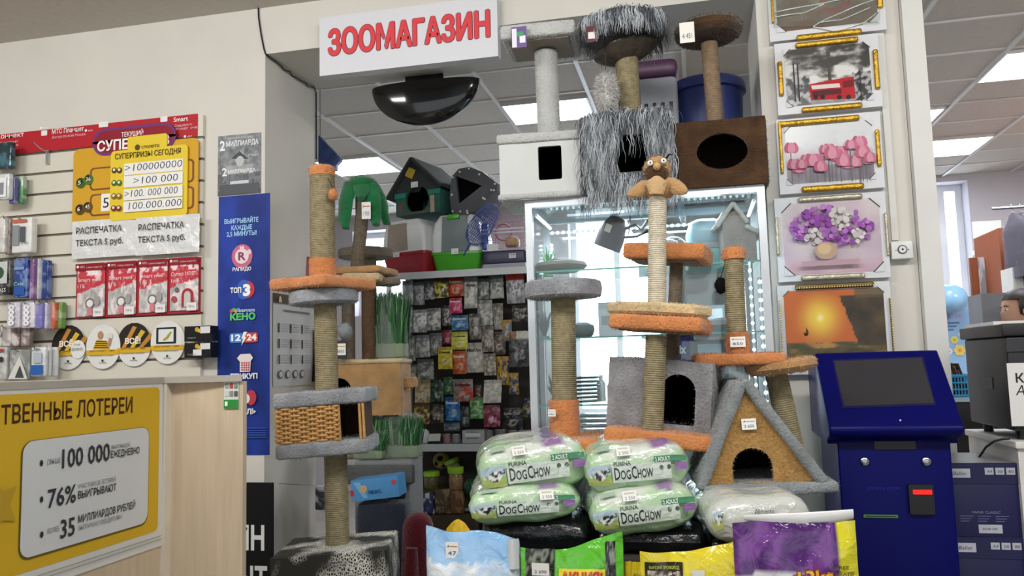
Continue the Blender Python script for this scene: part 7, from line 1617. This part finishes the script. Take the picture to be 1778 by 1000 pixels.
# ------------------------------------------------------------------ paper boxes, cabinet and copier at the right edge
yb = 2.93; NVB = plain('carton_navy', '#16174a', .5, var=.05); bx0 = kx1 + .012; bx1 = at(1771, 850, yb).x; hb = .236
for k in range(4):
    z0 = hb * k; ztp = at(1715, 803, yb).z; z0 = ztp - hb * (4 - k)
    if k == 0: z0 = 0.0
    t = thing('paper_box', 'navy carton of copy paper, ' + ('lowest', 'third from the top', 'second from the top', 'topmost')[k] + ' of the stack beside the kiosk', 'box', ((bx0 + bx1) / 2, yb, z0), 0, 0, 'navy paper cartons')
    h_ = hb - .002 if k else ztp - hb * 3 - .002; w = bx1 - bx0; m = MB(); m.box(-w / 2, w / 2, 0, .3, 0, h_ - .055, NVB); m.build('carton', t, bevel=.002)
    m = MB(); m.box(-w / 2 - .003, w / 2 + .003, -.003, .303, h_ - .065, h_, NVB); m.add([(-w / 2, 0, h_ + .001), (w / 2, 0, h_ + .001), (w / 2, .3, h_ + .001), (-w / 2, .3, h_ + .001)], [(0, 1, 2, 3)], plain('carton_top', '#8f8f92', .5))
    def q(x0, y0, x1, y1, c): return [(-w / 2 + w * x0, -.0042, h_ - y1), (-w / 2 + w * x1, -.0042, h_ - y1), (-w / 2 + w * x1, -.0042, h_ - y0), (-w / 2 + w * x0, -.0042, h_ - y0)], [(0, 1, 2, 3)], PRT, lin(c)
    m.add(*q(.06, .017, .34, .046, '#c2c4ce')); m.text('Ballet', -w / 2 + w * .1, h_ - .038, .012, PRT, w=w * .18, y=-.0048, col='#5a5c74', slant=.3)
    for j in range(3): m.add(*q(.54 + .145 * j, .014, .66 + .145 * j, .036, '#b9bbc4')); m.text(('A4', '500', '80')[j], -w / 2 + w * (.57 + .145 * j), h_ - .030, .009, PRT, w=w * .07, y=-.0048, col='#4a4c66')
    m.build('lid', t, smooth=False)
    m = MB(); 
    def r2(x0, y0, x1, y1, c): m.add([(-w / 2 + w * x0, -.0012, h_ - y1), (-w / 2 + w * x1, -.0012, h_ - y1), (-w / 2 + w * x1, -.0012, h_ - y0), (-w / 2 + w * x0, -.0012, h_ - y0)], [(0, 1, 2, 3)], PRT, lin(c))
    if k:
        r2(.40, .195, .72, .222, '#b9bbc4'); m.text('A4 80 500', -w / 2 + w * .45, h_ - .212, .008, PRT, w=w * .2, y=-.0018, col='#4a4c66'); m.text('PAPER CLASSIC', -w / 2 + w * .33, h_ - .16, .008, PRT, w=w * .38, y=-.0018, col='#8c8eb0')
        for j in range(3):
            for l in range(3): r2(.16 + .24 * j, .167 + .008 * l, .34 + .24 * j - .03 * l, .170 + .008 * l, '#5f6188')
        m.build('print', t, smooth=False)
cx0 = at(1769, 850, 2.9).x; zc = at(1768, 767, 2.9).z; WC = plain('cabinet_white', '#d9d7d2', .45, var=.02)
t = thing('office_cabinet', 'white cabinet under the black copier at the right edge', 'cabinet', (cx0 + .3, 3.14, 0)); MB().box(-.29, .3, -.23, .25, 0, zc - .022, WC).build('body', t, smooth=False); MB().box(-.3, .31, -.245, .255, zc - .022, zc, WC).build('top', t, bevel=.003)
m = MB(); m.ell((-.26, -.232, zc - .07), (.007, .004, .007), plain('hole_plug', '#8f8c86', .5), 10, 6); m.build('lock', t)
CP = plain('copier_black', '#1b191d', .4, var=.05); zc2 = at(1748, 558, 2.93).z - zc
t = thing('copier', 'black office copier with a white notice on the white cabinet', 'copier', (cx0 + .01, 2.93, zc + .001))
MB().box(0, .5, 0, .42, .03, zc2 - .05, CP).build('body', t, bevel=.008)
for x in (.04, .44):
    for y in (.05, .36): MB().lathe([(.016, 0), (.018, .03)], BLACK, 12).build('foot', t, (x, y, 0))
m = MB(); m.box(-.012, .51, -.01, .43, zc2 - .05, zc2 - .008, CP); m.build('scanner_lid', t, bevel=.006)
m = MB(); m.box(.0, .16, .1, .40, zc2 - .008, zc2 + .004, plain('paper_stack', '#dcdbd8', .6)); m.build('document', t, smooth=False)
m = MB(); m.box(.0, .5, -.006, .001, zc2 - .1, zc2 - .06, plain('copier_grey', '#2f2d33', .35)); m.box(-.003, 0, .15, .28, .16, .2, BLACK); m.build('front_strip', t, smooth=False)
p = Pan(1790, 684, 2.917); a, b = p.q(1757, 740), p.q(1900, 627); p.mb.box(a[0], b[0], 0, .0015, a[1], b[1], PRT, '#dddcda'); p.text('КОПИЯ', 1764, 664, 1848, 16, '#2a2a2e', 1, .02); p.text('А4', 1764, 686, 1792, 17, '#2a2a2e', 1, 0, .2)
o = p.done('notice'); o.parent = t; o.location = p.c - t.location
# cable over the boxes
c = MB(); tag(c.tube([at(1698, 797, 3.1), at(1712, 776, 3.05), at(1726, 766, 3.0), at(1742, 762, 2.95), at(1752, 762, 2.9)], .004, BLACK, 6).build('power_cable'), 'black cable hanging from the copier above the paper boxes', 'cable')
# dark counter with a blue basket
yd = 4.0; zd = at(1670, 690, yd).z; dx0, dx1 = at(1600, 690, yd).x, at(1760, 690, yd).x
t = thing('rear_counter', 'dark counter with a pale top behind the kiosk', 'counter', ((dx0 + dx1) / 2, yd, 0)); MB().box(dx0 - t.location.x, dx1 - t.location.x, .01, .5, 0, zd - .02, plain('counter_black', '#131317', .5)).build('body', t, smooth=False); MB().box(dx0 - t.location.x - .01, dx1 - t.location.x + .01, 0, .51, zd - .02, zd, plain('counter_top_pale', '#9fb2bc', .3)).build('top', t, smooth=False)
BQ = plain('basket_blue', '#2f8fc4', .4); t = thing('plastic_basket', 'bright blue plastic basket of upright card sleeves on the rear counter', 'basket', (at(1668, 686, yd).x, yd + .02, zd + .001)); s_ = mpp(1668, 660, yd); w = 32 * s_; h = 40 * s_; m = MB()
for (u0, u1, fx) in ((0, 1, 'f'), (0, 1, 'b'), (0, 1, 'l'), (0, 1, 'r')):
    def pp(u, z, fx=fx): return {'f': (-w + 2 * w * u, 0, z), 'b': (-w + 2 * w * u, .16, z), 'l': (-w, .16 * u, z), 'r': (w, .16 * u, z)}[fx]
    for z in (0, .33, .66, 1): m.tube([pp(0, .004 + z * h * .96), pp(1, .004 + z * h * .96)], .0045 if 0 < z < 1 else .008, BQ, 6)
    for k in range(13): m.tube([pp(k / 12, .004), pp(k / 12, h)], .003, BQ, 5)
m.box(-w, w, 0, .16, 0, .004, BQ); m.build('basket', t)
for k in range(11):
    cc = ('#4a3a2a', '#6a5a44', '#3a3230', '#7a4a5a', '#5a5a4a')[k % 5]; x = -w * .9 + 1.7 * w * k / 11
    tag(MB().box(0, .006, 0, .12, 0, .12 + .03 * ((k * 5) % 3) / 2, PRT, cc).build('card_sleeve', None, (t.location.x + x, t.location.y + .02, t.location.z + .006), (0, radians(-6 - k), 0), False), 'thin upright card sleeve in the bright blue basket', 'card sleeve', 'card sleeves in the blue basket')
# poster and balloon by the rear window
p = Pan(1650, 590, 8.29); a, b = p.q(1618, 665), p.q(1683, 528); p.mb.box(a[0], b[0], 0, .004, a[1], b[1], PRT, '#8fb4d8')
p.text('С ДНЁМ', 1626, 553, 1668, 7, '#b88ab8', 1, .02)
for k in range(3): p.rect(1624, 560 + 6 * k, 1666 - 5 * k, 562 + 6 * k, '#5f7a9a', 1)
p.disc(1633, 597, 13, '#dcdce0', 1); p.disc(1630, 594, 1.5, '#5a5a6a', 2); p.disc(1638, 594, 1.5, '#5a5a6a', 2); p.disc(1634, 600, 2, '#5a5a6a', 2)
for (x, y, r, c) in ((1657, 590, 6, '#d8d06a'), (1668, 580, 4, '#c4d4e4'), (1666, 608, 9, '#e0c46a'), (1648, 610, 5, '#d4dce4')):
    for k in range(6): p.disc(x + r * .7 * cos(k * pi / 3), y + r * .7 * sin(k * pi / 3), r * .5, c, 1 + .1 * k, 1, 12)
    p.disc(x, y, r * .4, '#c89a4a', 2, 1, 12)
p.done('wall_poster', 'light blue greeting poster with flowers on the rear wall below the window', 'poster')
q = at(1650, 520, 8.1); t = thing('balloon', 'pale blue balloon before the rear window', 'balloon', q); s_ = mpp(1650, 520, 8.1)
MB().ell((0, 0, 0), (30 * s_, .14, 29 * s_), plain('balloon_blue', '#8fc0e4', .2, coat=.3), 28, 18, fn=lambda d: 1 - .08 * max(0, -d.z) ** 3).build('body', t)
MB().tube([(0, 0, -29 * s_), (.01, .05, -34 * s_), (0, .17, -36 * s_)], [.012, .006, .002], plain('balloon_blue', '#8fc0e4'), 8).build('knot', t)
# wardrobe rack, hanging clothes, framed panel
yw = 6.0; WD = plain('wardrobe_orange', '#8e4a26', .5, var=.1, stretch=(4, 4, .6))
a, b = at(1738, 455, yw), at(1778, 530, yw); t = thing('wardrobe', 'orange brown wardrobe panel behind the wrapped clothes', 'wardrobe', (a.x, yw, 0)); MB().box(0, .9, 0, .5, 0.06, at(1745, 395, yw).z, WD).build('body', t, bevel=.004); MB().box(.02, .88, .02, .48, 0, .06, BLACK).build('plinth', t, smooth=False)
m = MB(); zr = at(1745, 372, yw).z; m.tube([(-.12, -.27, zr), (.9, -.27, zr)], .01, STEEL, 8)
for x in (.3, .85): m.tube([(x, -.27, zr), (x, -.27, zr - .06), (x, .02, zr - .08)], .008, STEEL, 8)
m.build('clothes_rail', t)
CF = clear('garment_film', '#e4e0ea', .14, .12, .9, .07, '#c9c4d2')
for k, (px, c) in enumerate(((1731, '#4a4458'), (1745, '#8a6a80'), (1759, '#6d7484'), (1773, '#9a5a72'), (1787, '#4f5a70'))):
    g = thing('wrapped_garment', 'garment in clear film on the clothes rail, ' + ('leftmost, dark violet', 'second, dusky rose', 'third, slate', 'fourth, wine pink', 'rightmost, blue grey')[k], 'garment', (at(px, 372, yw).x, yw - .27, zr), group='wrapped garments on the rail')
    m = MB(); H_ = .42 + .06 * (k % 2)
    def gar(u, v, s=1.0, k=k): w_ = (.012 + .012 * min(1, v * 4)) * s; an = 2 * pi * u; return (w_ * cos(an) * (1 + .12 * noise.noise((u * 5, v * 4, k))), .17 * s * min(1, .25 + v * 4) * sin(an), -.04 - H_ * v)
    m.grid(lambda u, v: gar(u, v), 18, 12, plain('cloth_%d' % k, c, .9, var=.3, scale=18)); m.build('garment', g)
    m = MB(); m.grid(lambda u, v: gar(u, v, 1.2), 20, 14, CF); m.build('film_cover', g); m = MB(); m.tube([(0, -.1, -.06), (0, 0, -.02), (0, 0, .012), (0, .012, .02), (0, .02, .008)], .003, STEEL, 6); m.build('hanger', g)
p = Pan(1716, 510, 6.3); t = thing('leaf_print_screen', 'brown framed screen with a pale leaf print left of the orange wardrobe', 'mirror', (p.c.x, 6.3, 0)); a, b = p.q(1696, 600), p.q(1735, 445); zz = p.c.z
m = MB(); m.box(a[0], a[0] + .05, 0, .03, 0, zz + b[1], WD); m.box(b[0] - .03, b[0], 0, .03, 0, zz + b[1], WD); m.box(a[0] + .05, b[0] - .03, 0, .03, 0, .05, WD); m.build('frame', t, smooth=False)
m = MB(); m.grid(lambda u, v: (a[0] + .05 + (b[0] - a[0] - .08) * u, .012, .05 + (zz + b[1] - .05) * v), 20, 60, PRG, colfn=lambda u, v: mixc(H('#d9dee2'), H('#5a6470'), sstep(.5, .62, fbm(u * 4, v * 16)) * (1 if v < .8 else .45))); m.build('panel', t, smooth=False)
p = Pan(1716, 415, 7.9); a, b = p.q(1694, 455), p.q(1738, 382); tag(MB().box(a[0], b[0], 0, .02, a[1], b[1], WHITE).build('white_board', None, p.c, smooth=False), 'white board between the rear window and the wrapped clothes', 'board')
w_ = bpy.data.objects['white_board']; m = MB(); m.box(-.02, .02, .02, .39, -.1, -.06, WHITE); o = m.build('wall_bracket', w_, smooth=False)
tag(MB().box(-.1, .1, 0, .2, 0, .16, WHITE).build('white_carton', None, (at(1772, 512, 5.9).x, 5.72, at(1772, 510, 5.9).z), smooth=False), 'small white carton before the orange wardrobe', 'box')
wc = bpy.data.objects['white_carton']; tag(MB().box(-.3, .4, 0, .26, 0, wc.location.z - .002, plain('low_cabinet_grey', '#77787c', .6)).build('low_cabinet', None, (wc.location.x, 5.7, 0), smooth=False), 'grey stand carrying the small white carton before the orange wardrobe', 'cabinet')
# ------------------------------------------------------------------ the shop assistant in the rear room
SKIN = plain('skin', '#c99a80', .55, var=.05); HAIR = plain('dark_hair', '#231814', .5, var=.2, scale=40); SHIRT = plain('shirt_grey', '#5a5d68', .85); TROU = plain('trousers_dark', '#22242c', .85)
hc = at(1769, 541, 5.35)
def person():
    Yp = 5.35; base = Vector((hc.x, Yp, 0)); zh = hc.z; k = zh / 1.60
    t = thing('person', 'dark haired person in profile behind the black copier', 'person', base, -84)
    # facing local -Y
    V = [(0, 0, .93), (0, .01, 1.12), (0, .01, 1.32), (0, .0, 1.42), (0, -.012, 1.49), (0, -.03, 1.55), (0, -.02, 1.64),
         (.17, .01, 1.37), (.21, .03, 1.10), (.19, -.10, .90), (.18, -.14, .84), (-.17, .01, 1.37), (-.21, .03, 1.10), (-.19, -.10, .90), (-.18, -.14, .84),
         (.09, 0, .88), (.10, -.01, .48), (.10, .03, .09), (.10, -.11, .035), (-.09, 0, .88), (-.10, -.01, .48), (-.10, .03, .09), (-.10, -.11, .035)]
    Rr = [(.15, .11), (.12, .09), (.15, .10), (.07, .06), (.05, .052), (.062, .07), (.072, .085), (.055, .05), (.042, .04), (.03, .03), (.032, .018), (.055, .05), (.042, .04), (.03, .03), (.032, .018),
          (.09, .09), (.058, .06), (.04, .042), (.04, .03), (.09, .09), (.058, .06), (.04, .042), (.04, .03)]
    E = [(0, 1), (1, 2), (2, 3), (3, 4), (4, 5), (5, 6), (2, 7), (7, 8), (8, 9), (9, 10), (2, 11), (11, 12), (12, 13), (13, 14), (0, 15), (15, 16), (16, 17), (17, 18), (0, 19), (19, 20), (20, 21), (21, 22)]
    V.append((0, -.012, 1.685)); Rr.append((.058, .075)); E.append((6, len(V) - 1))
    for sx, hb in ((1, 10), (-1, 14)):                      # five fingers on each hand
        hx, hy, hz = V[hb]
        for f in range(4):
            n = len(V); dx = sx * (.021 - .014 * f); ln = (.034, .04, .037, .029)[f]
            V.extend([(hx + dx, hy - .018, hz - .02), (hx + dx, hy - .024 - ln * .5, hz - .02 - ln * .7), (hx + dx * .9, hy - .02 - ln * .55, hz - .02 - ln * 1.5)]); Rr.extend([(.009, .009), (.008, .008), (.007, .007)]); E.extend([(hb, n), (n, n + 1), (n + 1, n + 2)])
        n = len(V); V.extend([(hx - sx * .03, hy - .02, hz + .0), (hx - sx * .045, hy - .04, hz - .03)]); Rr.extend([(.01, .01), (.008, .008)]); E.extend([(hb, n), (n, n + 1)])
    me = bpy.data.meshes.new('body'); me.from_pydata([tuple(c * k for c in v) for v in V], E, []); o = bpy.data.objects.new('body', me); COL.objects.link(o)
    md = o.modifiers.new('skin', 'SKIN'); sv = me.skin_vertices[0].data
    for i, r in enumerate(Rr): sv[i].radius = (r[0] * k, r[1] * k)
    sv[0].use_root = True; o.modifiers.new('s', 'SUBSURF').levels = 2; o.modifiers['s'].render_levels = 2
    dg = bpy.context.evaluated_depsgraph_get(); nm = bpy.data.meshes.new_from_object(o.evaluated_get(dg)); bpy.data.objects.remove(o)
    # head shaped on the same surface: nose, brow, chin
    for v in nm.vertices:
        x, y, z = (c / k for c in v.co)
        if z > 1.5 and y < 0:
            f = max(0, 1 - abs(x) / .018) * max(0, 1 - abs(z - 1.585) / .028); v.co.y -= .026 * f * k
            v.co.y -= .010 * max(0, 1 - abs(x) / .03) * max(0, 1 - abs(z - 1.515) / .02) * k; v.co.y += .006 * max(0, 1 - abs(abs(x) - .03) / .018) * max(0, 1 - abs(z - 1.61) / .018) * k
    for m_ in (SKIN, SHIRT, TROU): nm.materials.append(m_)
    for p in nm.polygons:
        z = p.center.z / k; p.material_index = 2 if z < .92 else (1 if z < 1.44 and (abs(p.center.x) < .15 * k or z > 1.0) else 0); p.use_smooth = True
    b = bpy.data.objects.new('body', nm); COL.objects.link(b); b.parent = t
    h = MB()
    def cap(d): return 1 + .05 * noise.noise(d * 6)
    vs = MB(); vs.ell((0, .018 * k, 1.645 * k), (.084 * k, .112 * k, .102 * k), HAIR, 28, 20, fn=cap)
    h.v = []; keep = lambda v: not (v[1] < -.045 * k and v[2] < 1.675 * k) and v[2] > 1.54 * k
    h.v = vs.v; h.mats = vs.mats
    for f, m_ in zip(vs.f, vs.m):
        if all(keep(vs.v[i]) for i in f): h.f.append(f); h.m.append(m_)
    h.ell((0, .085 * k, 1.56 * k), (.06 * k, .04 * k, .11 * k), HAIR, 18, 12); h.build('hair', t)
    for sx in (-1, 1):
        e = MB(); e.ell((sx * .03 * k, -.082 * k, 1.612 * k), (.013 * k, .009 * k, .007 * k), plain('eye_white', '#f0eee8', .15), 10, 6); e.ell((sx * .03 * k, -.0895 * k, 1.612 * k), (.006 * k, .004 * k, .006 * k), BLACK, 8, 6); e.build('eye', t)
        e = MB(); e.tube([(sx * .016 * k, -.092 * k, 1.634 * k), (sx * .03 * k, -.093 * k, 1.639 * k), (sx * .046 * k, -.08 * k, 1.632 * k)], .003 * k, HAIR, 5); e.build('eyebrow', t)
        e = MB(); e.ell((sx * .074 * k, .005 * k, 1.60 * k), (.009 * k, .018 * k, .03 * k), SKIN, 10, 8); e.build('ear', t)
    e = MB(); e.ell((0, -.094 * k, 1.545 * k), (.022 * k, .009 * k, .007 * k), plain('lips', '#a55f58', .5), 12, 6); e.build('lips', t)
person()
